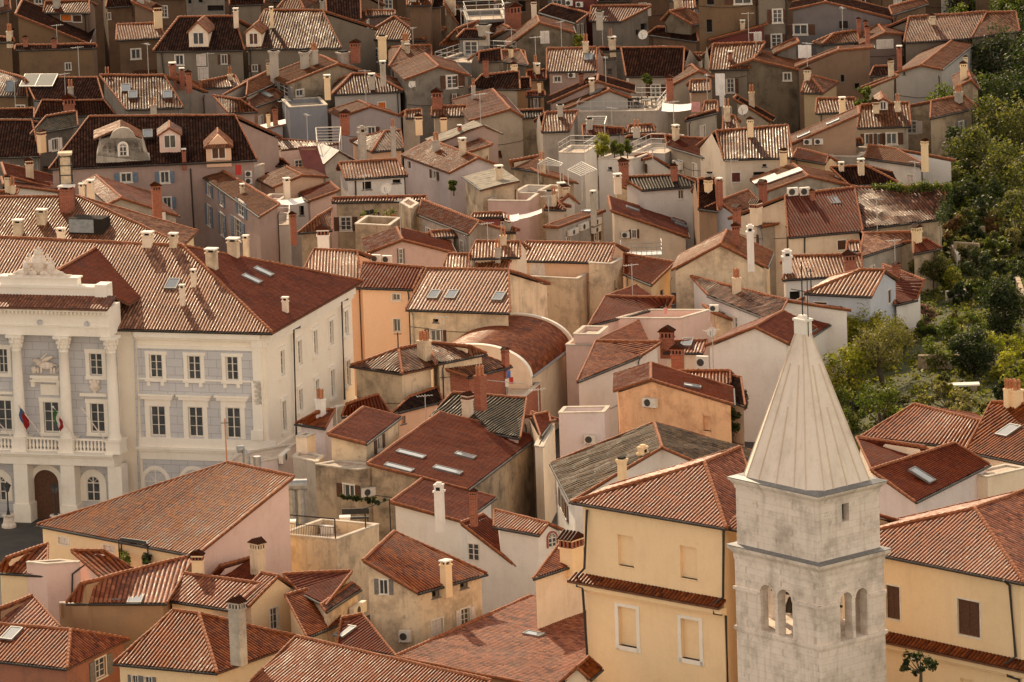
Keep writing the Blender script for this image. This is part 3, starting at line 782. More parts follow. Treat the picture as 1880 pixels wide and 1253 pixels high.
# ---- top left quarter
X('S','A',[(-60,100),(78,72),(-60,20),(70,0)],'low tan roofed house at the far upper corner of town',z=10,roof='tan',wall='brown')
X('F','A',[(310,92),(645,95),(325,15),(640,8)],'beige house with a row of ochre window openings under a lit tile roof',z=11,wall='peach',win=[(440,108,512,152,'o'),(525,112,585,158,'b')])
X('P','A',[(110,105),(420,215),(660,320),(600,215)],'long ochre gable wall below a dark red roof in the shade',z=12,roof='dark',wall='ochre',sag=.05) if 0 else \
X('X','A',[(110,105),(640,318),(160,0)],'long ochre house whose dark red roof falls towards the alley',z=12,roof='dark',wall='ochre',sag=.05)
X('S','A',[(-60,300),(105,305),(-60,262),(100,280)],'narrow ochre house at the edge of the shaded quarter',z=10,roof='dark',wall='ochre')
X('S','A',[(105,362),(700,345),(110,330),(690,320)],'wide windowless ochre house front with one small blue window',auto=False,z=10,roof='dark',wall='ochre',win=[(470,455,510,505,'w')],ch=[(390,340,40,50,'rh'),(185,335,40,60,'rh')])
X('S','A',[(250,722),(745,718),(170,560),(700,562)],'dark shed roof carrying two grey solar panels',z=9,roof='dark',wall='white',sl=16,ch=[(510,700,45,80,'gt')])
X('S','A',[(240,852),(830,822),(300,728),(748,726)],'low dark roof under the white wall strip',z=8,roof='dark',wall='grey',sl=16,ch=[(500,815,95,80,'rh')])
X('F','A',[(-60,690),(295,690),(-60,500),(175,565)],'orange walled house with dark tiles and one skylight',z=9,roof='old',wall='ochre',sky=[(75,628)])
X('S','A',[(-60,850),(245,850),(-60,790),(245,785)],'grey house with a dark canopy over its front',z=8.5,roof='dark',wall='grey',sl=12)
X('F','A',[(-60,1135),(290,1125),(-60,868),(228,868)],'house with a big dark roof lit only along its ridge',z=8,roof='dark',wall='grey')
X('F','A',[(905,790),(1320,772),(715,545),(1180,545)],'low house with a broad sparkling old roof and three skylights',z=9,roof='old',wall='grey',sag=.08,amp=.08,sky=[(905,640),(955,688),(1205,688)],ch=[(1105,810,55,60,'gt'),(775,640,45,110,'gt')])
pinkhouse = X('F','E',[(350,355),(1850,290),(640,-20),(1690,-30)],'pink house with blue shutters under a long dormered dark roof',z=10,roof='dark',wall='pink',sag=.07,amp=.08,
  win=[(1155,375,1215,455,'B'),(870,385,945,450,'B'),(1175,560,1230,640,'B')],sky=[(1062,108)],
  dorm=[(1225,225,150,120,60,'old','pink'),(1575,300,180,110,100,'tan','peach','b','h')],pipes=[('E',(1370,350),(1395,800))],ch=[(1325,300,35,80,'rs')])
X('F','E',[(330,140),(620,130),(420,40),(560,20)],'mottled concrete house with a white lean-to and a tall aerial',z=9,roof='moss',wall='concrete',ch=[(300,180,60,90,'ra'),(255,340,70,60,'ra')]) if 0 else \
X('S','A',[(215,970),(560,905),(330,840),(550,805)],'mottled grey house beside the house with the curved gable',z=9.5,roof='moss',wall='concrete',ch=[(300,1035,60,75,'yh')])
bigcream = X('F','A',[(1100,370),(1760,362),(1285,125),(1685,122)],'cream house with white shutters under a steep dark hipped roof',z=11,roof='dark',wall='cream',hip='L',sl=27,
  win=[(1262,398,1318,468,'w'),(1420,398,1475,468,'c'),(1592,395,1632,462,'n'),(1430,490,1490,570,'c')],dorm=[(1430,340,140,110,90,'tan','cream')],pipes=[('A',(1162,375),(1180,540))],ch=[(1700,200,40,130,'cs')])
X('F','B',[(-82,355),(615,345),(60,75),(480,78)],'cream terraced house with half its roof in sparkling sunlight',z=11,roof='old',wall='cream',sag=.09,amp=.08,win=[(-30,470,10,515,'n'),(340,420,380,470,'c')],
  dorm=[(-15,340,110,105,60,'tan','cream','b')],ch=[(115,200,30,140,'ys')])
X('X','A',[(945,15),(1110,85),(1000,-20)],'peach house with a slanting parapet behind the roof terrace',z=13,roof='tan',wall='peach')
X('S','A',[(835,290),(1200,270),(840,180),(1130,170)],'brown plastered house carrying a small pergola and roof terrace',z=11,roof='tan',wall='brown',sl=14,win=[(945,355,1010,425,'w')],ch=[(1140,200,70,130,'yh')])
X('F','A',[(760,55),(960,42),(780,-50),(960,-60)],'brown house at the head of the dark alley',z=12,roof='dark',wall='brown',win=[(705,100,735,150,'n'),(770,95,795,140,'n')])
X('S','A',[(1310,-30),(1640,-35),(1310,-70),(1640,-75)],'grey house with a dark loggia on the top row',z=13,roof='dark',wall='grey',win=[(1350,0,1378,28,'d'),(1490,40,1610,80,'d'),(1425,-5,1460,20,'d')])
X('S','A',[(1650,40),(1900,30),(1650,0),(1900,-10)],'cream house with dark openings beside a stone chimney',z=12,roof='dark',wall='cream',win=[(1775,-5,1830,60,'d')])
X('X','A',[(1262,555),(1540,690),(1240,515)],'white house with stepped brick chimneys along its roof edge',z=9.5,wall='white',roof='ter',win=[(1405,705,1440,745,'w')],ch=[(1245,590,55,130,'bs'),(1310,590,40,90,'rs'),(1360,610,50,80,'bh')])
X('F','A',[(1445,637),(1730,620),(1445,590),(1690,545)],'grey blue house under a narrow strip of sunlit tiles',z=9,wall='lilac',roof='ter')
X('S','A',[(1640,815),(1855,805),(1530,690),(1730,720)],'small pink house with a dark roof and lit eaves',z=8.5,wall='pink',roof='old')
X('F','A',[(1425,770),(1560,850),(1540,650),(1620,700)],'tiny lean-to with broken old tiles beside an awning',z=8.5,wall='pink',roof='old') if 0 else None
# ---- top centre left
X('F','B',[(510,150),(755,140),(500,-60),(750,-60)],'house with a very dark corrugated looking roof on the top row',z=11,roof='dark',wall='brown',ch=[(480,130,40,130,'gs')])
X('F','B',[(150,66),(345,65),(225,-25),(300,-25)],'small hip roofed house peeping over the terraced cream house',z=11.5,roof='tan',wall='cream',hip='LR')
X('S','B',[(790,118),(1000,108),(790,78),(1000,80)],'pale cube house with a flat white roof edge',z=11,wall='pink',roof='tan',sl=10)
X('S','B',[(665,160),(790,165),(680,95),(790,90)],'pale block with a slit roof edge and aerials',z=10.5,wall='lilac',roof='tan',sl=10)
X('F','B',[(735,282),(1215,288),(985,125),(1000,125)],'cream house with a pointed sunlit hip roof',z=10,wall='cream',roof='ter',hip='LR',sl=25,ch=[(910,375,60,100,'yc'),(715,395,70,70,'rh')])
X('S','B',[(1190,60),(1350,48),(1190,0),(1350,-6)],'tall brown house with a pot plant balcony',z=13,wall='brown',roof='dark')
X('F','B',[(1085,40),(1260,38),(1085,-30),(1260,-32)],'far house showing a bright strip of tiles at the top edge',z=13.5,wall='brown',roof='ter')
X('X','B',[(1345,20),(1460,185),(1400,-10)],'rough stone house end with a steep falling roof line',z=12.5,wall='stone',roof='dark')
X('T','B',[(1520,150),(1800,138)],'flat roofed house with a white railed sun terrace',z=11.5,wall='white',par=.5,rail=1,depth=7)
X('F','B',[(1440,277),(1650,276),(1500,215),(1590,214)],'glazed rooftop room under a small dark hip roof',z=11,wall='white',roof='dark',hip='LR',win=[(1500,300,1590,400,'w')])
X('T','B',[(1290,445),(1618,458)],'roof deck with white parapet and slim grey railing',z=9.5,wall='white',par=.3,rail=1,depth=8)
X('F','B',[(955,480),(1265,425),(1045,338),(1260,330)],'house with a sunlit hipped roof behind the grey gable',z=9,wall='grey',roof='ter',hip='L')
X('E','B',[(1065,577),(1312,480),(1545,548),(1212,388)],'big grey stone gable with a tall dark shuttered window',z=10,wall='concrete',roof='tan',win=[(1372,545,1445,635,'n'),(1455,545,1482,620,'n'),(1105,590,1142,622,'w'),(1415,680,1440,740,'n')],ch=[(915,560,45,110,'gs')])
X('E','B',[(215,607),(590,462),(818,530),(455,400)],'large beige gable house with three tall flared chimneys',z=9.5,wall='stain',roof='tan',win=[(290,648,340,692,'w'),(160,600,230,690,'g'),(400,690,480,750,'d')],
  ch=[(135,560,60,180,'gc'),(352,495,62,105,'gc'),(420,470,55,115,'gt'),(630,460,80,70,'gc')])
X('F','B',[(545,683),(1058,657),(690,535),(830,530)],'white house with one bright orange shutter and hip roof',z=8.8,wall='white',roof='old',hip='LR',win=[(880,738,930,785,'o')],ch=[(515,660,50,110,'ys'),(835,640,50,100,'gs')])
X('F','B',[(-70,690),(135,600),(-60,590),(135,490)],'house with a pale brown roof sloping down left of the flared chimney',z=9,wall='grey',roof='tan')
X('F','B',[(-40,780),(215,690),(-60,700),(130,640)],'low house with stacked pale roof edges above the white parapet',z=8,wall='brown',roof='tan',sky=[(70,685)])
X('T','B',[(240,775),(512,758)],'low white walled terrace tucked under the beige gable',z=8,wall='blue',par=.4,depth=5)
X('E','B',[(600,840),(825,768),(1062,842),(738,728)],'lilac white gable house with a bright left roof slope',z=8,wall='lilac',roof='tan',ch=[(640,910,70,80,'rh')])
X('F','B',[(1075,850),(1195,845),(1072,800),(1190,790)],'tiny cream annexe with sunlit tiles beside the lilac gable',z=8.2,wall='cream',roof='ter',ch=[(1172,910,60,60,'yh')])
X('F','B',[(1260,840),(1530,832),(1265,772),(1512,762)],'low cream house under a wide sunlit tile strip',z=8.2,wall='cream',roof='ter',ch=[(1305,745,85,60,'rh'),(1350,895,55,40,'yh')])
X('P','B',[(1530,870),(1830,790),(1930,845),(1700,645)],'house with a big tan slope and a red slope meeting at a lit ridge',z=8.5,wall='cream',roof='ter')
X('S','B',[(1530,640),(1900,642),(1620,545),(1890,515)],'house with a wide dark roof below the yellow block',z=9,wall='cream',roof='dark')
X('F','B',[(1600,446),(1772,440),(1605,375),(1760,350)],'plain yellowish block with a dark roof and low windows',z=10.5,wall='cream',roof='dark')
X('F','B',[(1765,440),(1960,470),(1765,372),(1900,362)],'cream house with a grey window and sunlit roof edge',z=10,wall='cream',roof='ter',win=[(1812,462,1852,508,'w')])
X('P','B',[(1330,330),(1640,200),(1700,260),(1600,140)],'house with stepped tan slopes in front of the railed terrace',z=10,wall='brown',roof='tan') if 0 else \
X('F','B',[(1320,330),(1480,335),(1440,210),(1600,150)],'house with stepped tan slopes in front of the railed terrace',z=10,wall='brown',roof='tan',ch=[(1640,270,80,75,'gc')])
X('S','B',[(1600,250),(1900,215),(1610,155),(1850,150)],'long dark roofed house under a red brick stack',z=10.5,wall='brown',roof='dark',ch=[(1850,200,110,120,'ra')])
X('E','B',[(1680,275),(1825,205),(1960,300),(1780,180)],'small tan gabled house with a round metal cowl',z=10,wall='cream',roof='tan')
X('P','B',[(1290,1035),(1640,900),(1770,960),(1560,868)],'house with a lichen grey stone slab roof and pink side wall',z=9,wall='pink',mat='slate',win=[(1190,1030,1215,1080,'w')],sag=.05,ch=[(1465,950,30,40,'rs')])
slab = HOUSES[-1]
X('X','B',[(1420,1132),(1700,1042),(1265,1068)],'house with a weathered red lean-to roof under the slab roof',z=8.2,wall='stain',roof='old',win=[(1395,1130,1420,1170,'w')])
lean = HOUSES[-1]
X('P','F',[(1390,385),(1600,275),(1760,330),(1250,150)],'long house with a bluish white gable end and rows of little windows',z=8,wall='lilac',roof='ter',win=[(1055,290,1075,335,'b'),(1092,300,1115,350,'b'),(1270,370,1298,425,'n')])
X('F','B',[(830,1095),(1062,1070),(925,948),(1040,938)],'peach house with sparkling dark hip roof behind a concrete stack',z=8,wall='peach',roof='old',hip='L',ch=[(768,1150,60,210,'gd'),(990,1085,35,180,'gt')])
X('S','F',[(372,412),(510,410),(302,195),(440,190)],'steep rust red metal sheet roof leaning over a light well',z=8,wall='brown',mat='redmetal',sl=40)
X('P','F',[(490,320),(600,222),(735,297),(470,170)],'workshop with a dazzling white sheet roof',z=7.5,wall='grey',mat='whitemetal')
X('F','F',[(-10,300),(180,215),(-40,130),(120,150)],'house with sparkling old tiles beside the rust red sheet roof',z=8,wall='pink',roof='old')
X('S','F',[(50,330),(240,330),(45,260),(200,290)],'narrow grey house with a curved gutter under the sparkling roof',z=7.5,wall='grey',roof='dark',sl=14)
X('X','F',[(-60,95),(215,30),(-60,60)],'bluish white house with a dazzling white roof edge',z=9,wall='blue',mat='whitemetal')
# ---- middle left
X('F','F',[(640,428),(1092,402),(595,312),(1010,286)],'small white house with sunbleached tiles and two black windows',z=8.5,wall='white',roof='tan',win=[(766,446,830,504,'d'),(982,430,1040,458,'d')],amp=.08,sag=.06,pipes=[('F',(715,440),(718,545))])
X('S','F',[(545,594),(1230,582),(545,565),(1225,552)],'dark stone house with a brown shuttered window and tile coping',z=8,wall='stone',roof='ter',win=[(608,702,683,798,'n')])
X('C','F',[(712,752),(960,765),(1040,708)],'stained stone roof terrace crowded with pots and chairs',z=7.6,wall='stone',par=.7)
crow = HOUSES[-1]
X('X','F',[(1165,682),(1532,825),(1195,582)],'house with a broad plain red roof falling to a cream end wall',z=8.6,wall='cream',roof='red',win=[(1575,790,1598,860,'w')]) if 0 else \
X('F','F',[(1165,682),(1532,825),(1190,580),(1605,735)],'house with a broad plain red roof falling to a cream end wall',z=8,wall='grey',roof='red')
X('C','F',[(1040,600),(1112,640),(1168,605)],'square pale stair tower with a red tile lid',z=8.6,wall='stain',top='fascia')
X('E','F',[(800,957),(1052,866),(1440,962),(1010,775)],'two tone pink house with a low dark red gable roof',auto=False,z=7,wall='pink',roof='red',win=[(1032,930,1053,1032,'g')])
pinkgable = HOUSES[-1]
X('F','F',[(1270,852),(1450,838),(1255,808),(1440,795)],'little dormer like roof with a pale yellow side wall',z=7.4,wall='cream',roof='ter')
X('F','S',[(540,440),(1045,424),(690,150),(1000,165)],'house with sunlit roof carrying a white castle shaped chimney',z=9.5,wall='apricot',roof='ter',ch=[(760,140,100,110,'wh')])
X('F','S',[(1005,424),(1400,437),(1040,245),(1480,284)],'apricot house with white framed windows and dark red roof',z=10,wall='apricot',roof='red',pitch=.28,
  win=[(1000,455,1052,508,'w'),(1255,470,1308,515,'w'),(1004,640,1052,735,'w'),(1262,650,1310,740,'w'),(1010,868,1058,940,'w')])
apri = HOUSES[-1]
ac(apri,'F',752,965,818,1020,'boxy ac unit beside the pink gable, first of the row of three','ac units in a row behind the red roof')
ac(apri,'F',828,972,898,1025,'boxy ac unit with neighbours on both sides by the pink gable','ac units in a row behind the red roof')
ac(apri,'F',908,978,978,1032,'boxy ac unit nearest the grey terrace of the pink gable','ac units in a row behind the red roof')
X('F','S',[(1350,582),(2100,608),(1500,290),(2090,300)],'stained ochre house with oval vent and two roof skylights',z=9,wall='stain',roof='ter',win=[(1530,730,1598,808,'n'),(1545,650,1585,676,'d')],
  sky=[(1555,482),(1682,482),('2010' and 2020,495)],pitch=.28)
X('F','F',[(1335,1075),(1535,1070),(1380,968),(1530,970)],'low sunlit roof wedged behind the stained ochre house',z=9,wall='cream',roof='ter')
X('F','F',[(1520,1000),(1900,990),(1580,878),(1900,880)],'house with sunlit striped tiles and a pale chimney block',z=9.5,wall='cream',roof='ter')
X('F','F',[(1560,1102),(1805,1106),(1600,1010),(1822,1016)],'small white house under a lit porch roof with a finial',z=8.5,wall='pink',roof='ter',win=[(1725,1115,1768,1158,'c')])
X('P','F',[(118,490),(330,402),(515,412),(215,345)],'peach house with a pale slope and a plain chimney',z=8,wall='peach',roof='tan',ch=[(222,520,50,90,'ps')])
X('X','F',[(378,588),(600,510),(312,528)],'pale pink house with a dark red lean-to roof',z=7.3,wall='pink',roof='red')
X('T','F',[(120,575),(375,580)],'whitewashed terrace house with a sagging white awning',z=7.2,wall='white',par=.4,depth=5,win=[(310,620,345,690,'d')])
X('T','F',[(-20,610),(120,612)],'pink balcony block with orange flower pot',z=7.5,wall='pink',par=.5,depth=5,ch=[])
X('F','F',[(-20,440),(110,485),(15,420),(180,360)],'white house with a dark doorway under tan tiles',z=8.4,wall='white',roof='tan',win=[(60,500,100,560,'d')]) if 0 else None
X('S','F',[(300,815),(548,795),(440,700),(545,640)],'low tan roof with an orange brick chimney at its foot',z=6.8,wall='stone',roof='tan',ch=[(270,835,50,150,'oh' if 0 else 'rh')])
X('T','F',[(-20,770),(240,760)],'white roof terrace with chairs below the orange chimney',z=6.6,wall='white',par=.5,depth=6,rail=1)
X('X','F',[(1620,505),(1900,440),(1485,405)],'flat grey slab roofed house above a pink tiled terrace',z=8,wall='stain',mat='slate')
X('T','F',[(1668,585),(1960,588)],'terrace with a pink parapet and laundry boxes',z=7.2,wall='pink',par=.6,depth=4)
X('F','F',[(1540,705),(1790,700),(1560,675),(1770,672)],'low pink house with a thin tile strip and white sunshade',z=7.2,wall='maroon',roof='ter')
X('F','F',[(1740,810),(1870,812),(1740,780),(1860,782)],'yellow stub house with a row of little arched vents',z=7.2,wall='yellow',roof='ter')
# ---- top centre right
X('F','C',[(555,152),(790,155),(570,45),(1005,45)],'grey gabled house with bright tiles and a satellite dish',z=11,wall='grey',roof='ter',win=[(925,170,970,225,'d'),(890,215,920,255,'d')],ch=[(630,160,50,60,'gc')])
X('P','C',[(-40,335),(195,165),(455,238),(180,118)],'cream gable house with a white shuttered door under the eaves',z=10,wall='stain',roof='tan',win=[(210,230,262,308,'c')],ch=[(160,130,45,110,'ph')])
X('S','C',[(195,90),(462,168),(285,30),(552,100)],'house with a plain dark roof tilted towards the grey gable',z=11,wall='grey',roof='dark',win=[(465,180,480,250,'n'),(495,175,510,245,'n')])
X('S','C',[(375,-30),(640,-30),(375,-60),(640,-60)],'tall red house with two white boxes on its wall',z=13,wall='maroon',roof='dark')
redtall = HOUSES[-1]
ac(redtall,'C',395,0,438,38,'white ac box on the red house, the higher of two','ac boxes on the tall red house')
ac(redtall,'C',465,12,515,48,'white ac box on the red house, the lower of two','ac boxes on the tall red house')
X('S','C',[(1310,-45),(1800,-60),(1310,-80),(1800,-95)],'tall ochre house with dark windows and scaffolding on its front',z=15,wall='ochre',roof='dark',win=[(1397,142,1442,232,'d'),(1400,-30,1455,35,'d'),(1600,-35,1720,30,'n')])
X('F','C',[(1205,62),(1320,58),(1210,-10),(1310,-15)],'little roof of bright tiles beside the ochre house',z=12.5,wall='brown',roof='ter')
X('P','C',[(1070,150),(1130,85),(1300,180),(1250,60)],'crooked stone cottage with tan slopes below the ochre house',z=11.5,wall='stain',roof='tan')
X('S','C',[(975,250),(1340,300),(1040,200),(1320,205)],'low house with a wide dark red roof in shade',z=10,wall='brown',roof='dark')
X('X','C',[(1410,292),(1832,180),(1425,245)],'purplish house under a long thin sloping roof',z=10.5,wall='maroon',roof='tan',win=[(1745,240,1790,290,'c')])
X('F','C',[(250,517),(612,512),(250,352),(608,346)],'lilac pink house with a sunlit square roof and tiny windows',z=9.5,wall='pink',roof='ter',win=[(302,552,350,590,'w'),(488,540,514,566,'w')],sky=[(552,418)])
lil = HOUSES[-1]
ac(lil,'C',412,520,452,555,'small round fan ac unit under the eaves of the lilac pink house')
X('F','C',[(820,552),(1230,548),(785,346),(1240,345)],'grey house under a large very dark tile roof',z=9,wall='grey',roof='dark')
X('S','C',[(622,372),(780,362),(622,347),(778,342)],'grey block with open loggia between two roofs',z=9.5,wall='grey',roof='dark',win=[(650,400,770,440,'d'),(685,495,720,535,'d')])
X('F','C',[(1418,502),(1700,498),(1445,322),(1822,306)],'house with bright striped tiles behind the beige gable',z=9.5,wall='cream',roof='ter',ch=[(1570,440,35,60,'rs')])
X('S','C',[(1240,405),(1420,400),(1250,390),(1410,385)],'flat house with small coloured window openings',z=9.2,wall='stain',roof='tan',sl=8,win=[(1330,440,1362,480,'c'),(1375,455,1405,495,'d')])
X('P','C',[(1538,497),(1738,430),(2070,510),(1768,360)],'big beige gable with an open dark loft door',z=9.5,wall='stain',roof='tan',win=[(1582,525,1644,598,'d'),(1954,527,2005,580,'w')])
X('F','C',[(1275,657),(1428,652),(1282,582),(1425,576)],'small beige block capped with sunlit tiles',z=8.6,wall='peach',roof='ter')
X('P','C',[(1155,610),(1340,515),(1460,560),(1290,470)],'low gable with tan slopes and a tall brick chimney',z=8.6,wall='cream',roof='tan',ch=[(1135,690,55,120,'rh')])
X('F','C',[(1370,808),(1482,805),(1385,735),(1478,732)],'grey house corner with a small bright roof by the laundry',z=7.8,wall='grey',roof='ter')
X('T','C',[(470,805),(1045,800)],'rooftop restaurant terrace with glass railing and dark tables',z=7.8,wall='grey',par=.15,rail=1,depth=8)
deck = HOUSES[-1]
X('P','C',[(255,745),(612,588),(880,665),(620,540)],'house with long dark slopes below the lilac pink wall',z=8.2,wall='pink',roof='dark')
X('P','C',[(380,785),(700,652),(860,705),(645,600)],'pale gabled house hidden behind the restaurant terrace',z=8,wall='white',roof='tan',sky=[(600,668)])
X('F','C',[(210,950),(415,942),(240,812),(475,800)],'plain grey brown house with sparkling tiles',z=7.8,wall='grey',roof='ter')
X('S','C',[(-10,852),(232,840),(0,800),(225,790)],'weathered beige house with a crumbling dark roof edge',z=7.8,wall='stain',roof='moss')
X('F','C',[(-100,442),(110,460),(-100,378),(92,370)],'cream house cut by a strip of sunlit tiles',z=9.2,wall='cream',roof='ter')
X('S','C',[(105,575),(248,570),(105,510),(245,505)],'yellowish house with a rusty balcony roof',z=8.8,wall='ochre',roof='red')
X('S','C',[(-60,650),(135,635),(-60,570),(130,560)],'house with a bluish dark roof and an arched window',z=8.6,wall='ochre',roof='dark',win=[(140,600,200,660,'n')])
X('S','C',[(100,695),(240,690),(105,665),(235,660)],'stained house with a narrow awning of old tiles',z=8.2,wall='stain',roof='red',win=[(160,710,185,780,'n')])
X('F','C',[(820,958),(1032,948),(840,905),(1010,900)],'low house with a striped roof behind the potted garden',z=7.6,wall='lilac',roof='ter')
X('S','C',[(1240,870),(1480,810),(1260,850),(1470,790)],'tall grey house end beside the hanging sheets',z=8,wall='grey',roof='dark',sl=8)
X('X','C',[(1590,715),(1870,875),(1615,690)],'pale house with a sloping edge and a red chair on its roof',z=8,wall='cream',roof='dark')
X('F','C',[(1515,940),(1640,935),(1520,840),(1600,838)],'little double roof of bright tiles',z=8.2,wall='cream',roof='ter')
X('F','C',[(510,980),(830,960),(505,905),(800,925)],'house with a dark striped awning roof beside the yellow shrub',z=7.6,wall='white',roof='red')
X('S','G',[(0,345),(230,380),(-20,300),(200,260)],'low house with a crumbling tan roof and aerial cables',z=7.4,wall='stain',roof='tan')
# ---- top right quarter
X('P','D',[(190,75),(450,15),(955,138),(470,-40)],'large lilac house with a long dark roof line and two windows',z=13,wall='lilac',roof='dark',win=[(225,180,320,250,'n'),(548,152,618,205,'d')])
X('S','D',[(-60,-50),(185,-60),(-60,-90),(185,-100)],'tall narrow cream house with dark shuttered windows',z=15,wall='cream',roof='dark',win=[(75,70,140,165,'n'),(65,250,135,340,'n')],pipes=[('D',(172,0),(170,340))])
X('S','D',[(930,108),(1190,28),(910,52),(1150,-8)],'shadowed house with a dull red roof beside the pines',z=12.5,wall='brown',roof='tan')
X('F','D',[(1015,307),(1520,275),(1050,128),(1612,88)],'house with a broad dotted terracotta roof below the pines',z=11,wall='cream',roof='ter')
X('F','D',[(1500,272),(1850,225),(1600,95),(1820,85)],'house half buried in pine trees at the top of town',z=11.2,wall='cream',roof='ter')
X('P','D',[(945,532),(1140,470),(1290,500),(1395,270)],'white house whose long tan slope ends at a cypress',z=10,wall='white',roof='tan',ch=[(985,450,40,110,'rs')],win=[(1012,515,1028,540,'d')])
X('P','D',[(230,487),(545,365),(800,345),(545,345)],'large plain peach house with a slanting bright roof edge',auto=False,z=10,wall='peach',roof='tan',win=[(560,540,590,590,'d'),(660,600,698,638,'d')])
X('P','D',[(700,320),(880,240),(1020,248),(830,180)],'small pink gable with a white door among brick chimneys',z=10.5,wall='pink',roof='tan',win=[(825,290,935,345,'c')],ch=[(695,270,35,130,'ra'),(745,250,35,90,'ra'),(755,310,35,110,'ra')])
X('F','D',[(425,322),(695,300),(510,247),(680,222)],'house with a lit hip roof below the large lilac house',z=10.5,wall='white',roof='ter',hip='L')
X('X','D',[(85,385),(260,310),(70,350)],'grey house with patterned laundry and a little balcony',z=10.2,wall='grey',roof='tan')
X('F','D',[(280,668),(438,670),(318,538),(335,545)],'yellow house with a small pointed hip roof and skylight',z=9.2,wall='yellow',roof='ter',hip='LR',sl=24)
X('F','D',[(380,817),(690,802),(390,712),(665,708)],'cream cottage under a flat sunlit roof with ivy',z=9,wall='cream',roof='ter',ch=[(575,830,50,120,'ys')])
X('X','D',[(730,645),(975,548),(705,635)],'house with a red roof lit along one edge',z=9.4,wall='cream',roof='ter')
X('S','D',[(770,550),(950,540),(800,480),(930,480)],'dark roofed lean-to behind the peach house',z=9.6,wall='stain',roof='dark')
X('F','D',[(680,922),(1068,908),(705,762),(1052,738)],'cream house with tall dark windows and a tiny roof dormer',z=9,wall='cream',roof='ter',win=[(740,965,790,1040,'n'),(800,965,850,1040,'n'),(890,960,965,1040,'n')],dorm=[(868,800,70,70,30,'tan','pink')])
X('X','D',[(135,1065),(695,828),(130,1010)],'peach house with a very long slanting roof and two ac boxes',auto=False,z=8.8,wall='peach',roof='tan',sky=[(510,885),(300,980)])
longp = HOUSES[-1]
ac(longp,'D',293,998,355,1038,'round fan ac box on the long peach wall, nearer the roof tip','ac boxes on the long peach wall')
ac(longp,'D',370,995,435,1036,'round fan ac box on the long peach wall, under the slope middle','ac boxes on the long peach wall')
X('F','D',[(1205,852),(1545,775),(1212,730),(1450,690)],'cottage with dotted tiles half hidden in the trees',z=9.5,wall='stone',roof='ter')
X('P','D',[(1385,638),(1500,580),(1560,640),(1470,500)],'red roofed cottage beside the cypress',z=10,wall='stone',roof='tan')
X('F','H',[(213,277),(456,317),(250,208),(472,262)],'little yellow house with a plain red roof',z=8.4,wall='yellow',roof='red',ch=[(150,270,50,40,'yh')],hip='L')
X('T','H',[(470,265),(700,270)],'patched concrete terrace with vine and metal frame',z=8,wall='concrete',par=.3,depth=5)
X('F','H',[(540,182),(720,175),(540,150),(715,140)],'tiny roof of bright tiles behind the concrete terrace',z=8.6,wall='stain',roof='ter')
X('F','H',[(735,277),(1178,337),(760,185),(965,213)],'white house with a pale red roof and tall round chimney',z=8.2,wall='white',roof='tan',ch=[(1168,310,50,150,'ya')])
X('F','H',[(620,472),(972,452),(485,345),(740,335)],'low house with a dark ribbed roof beside the palms',z=7.6,wall='cream',roof='dark',hip='R')
X('P','H',[(20,520),(330,408),(680,485),(215,322)],'greenish grey gable house with big white solar panels',z=7.6,wall='concrete',roof='tan')
solarhouse = HOUSES[-1]
X('F','H',[(185,847),(722,800),(160,550),(660,490)],'cream house with brown shutters under a large dark red roof',z=7.4,wall='cream',roof='red',win=[(540,868,600,935,'b'),(605,862,660,930,'d')],sky=[(512,588)],pipes=[('H',(300,850),(300,960))])
bigred = HOUSES[-1]
ac(bigred,'H',178,490,255,547,'grey white ac unit on the edge of the large dark red roof, outer one','ac units on the dark red roof')
ac(bigred,'H',265,488,340,545,'grey white ac unit on the edge of the large dark red roof, inner one','ac units on the dark red roof')
X('F','H',[(722,785),(1285,715),(660,490),(1322,480)],'old house whose sagging mottled roof is edged with ivy',z=7.4,wall='stone',roof='old',sag=.14,amp=.09)
X('F','H',[(700,992),(1085,867),(725,822),(1078,812)],'grey walled house with a lit roof by the olive tree',z=6.8,wall='grey',roof='ter',pitch=.3)
X('F','H',[(140,1152),(717,1117),(215,985),(712,970)],'white house with a dotted roof and a big pale chimney',z=6.6,wall='white',roof='ter',ch=[(178,1100,75,130,'wd'),(628,1085,95,90,'ra')],win=[(195,1235,270,1300,'d')])
X('S','H',[(600,950),(710,945),(610,880),(700,875)],'small tiled canopy against the cream house',z=7,wall='cream',roof='ter')
X('F','H',[(1085,965),(1290,925),(1090,870),(1180,860)],'low red roofed shed at the foot of the garden bank',z=6.5,wall='stone',roof='red')
X('X','G',[(1800,772),(2045,722),(1660,715)],'beige grey house with a bright tan roof edge',z=7.2,wall='grey',roof='tan')
X('F','G',[(1590,672),(1795,610),(1490,590),(1700,508)],'low house with a tan roof and blue shaded side',z=7.4,wall='blue',roof='tan',ch=[(1495,580,45,150,'rs'),(1805,560,60,100,'rh'),(1617,715,60,75,'rh'),(1755,690,85,70,'ph')])
X('F','G',[(1340,640),(1480,660),(1340,430),(1460,425)],'narrow house with a dark ribbed roof between walls',z=7.6,wall='brown',roof='dark',sl=27)
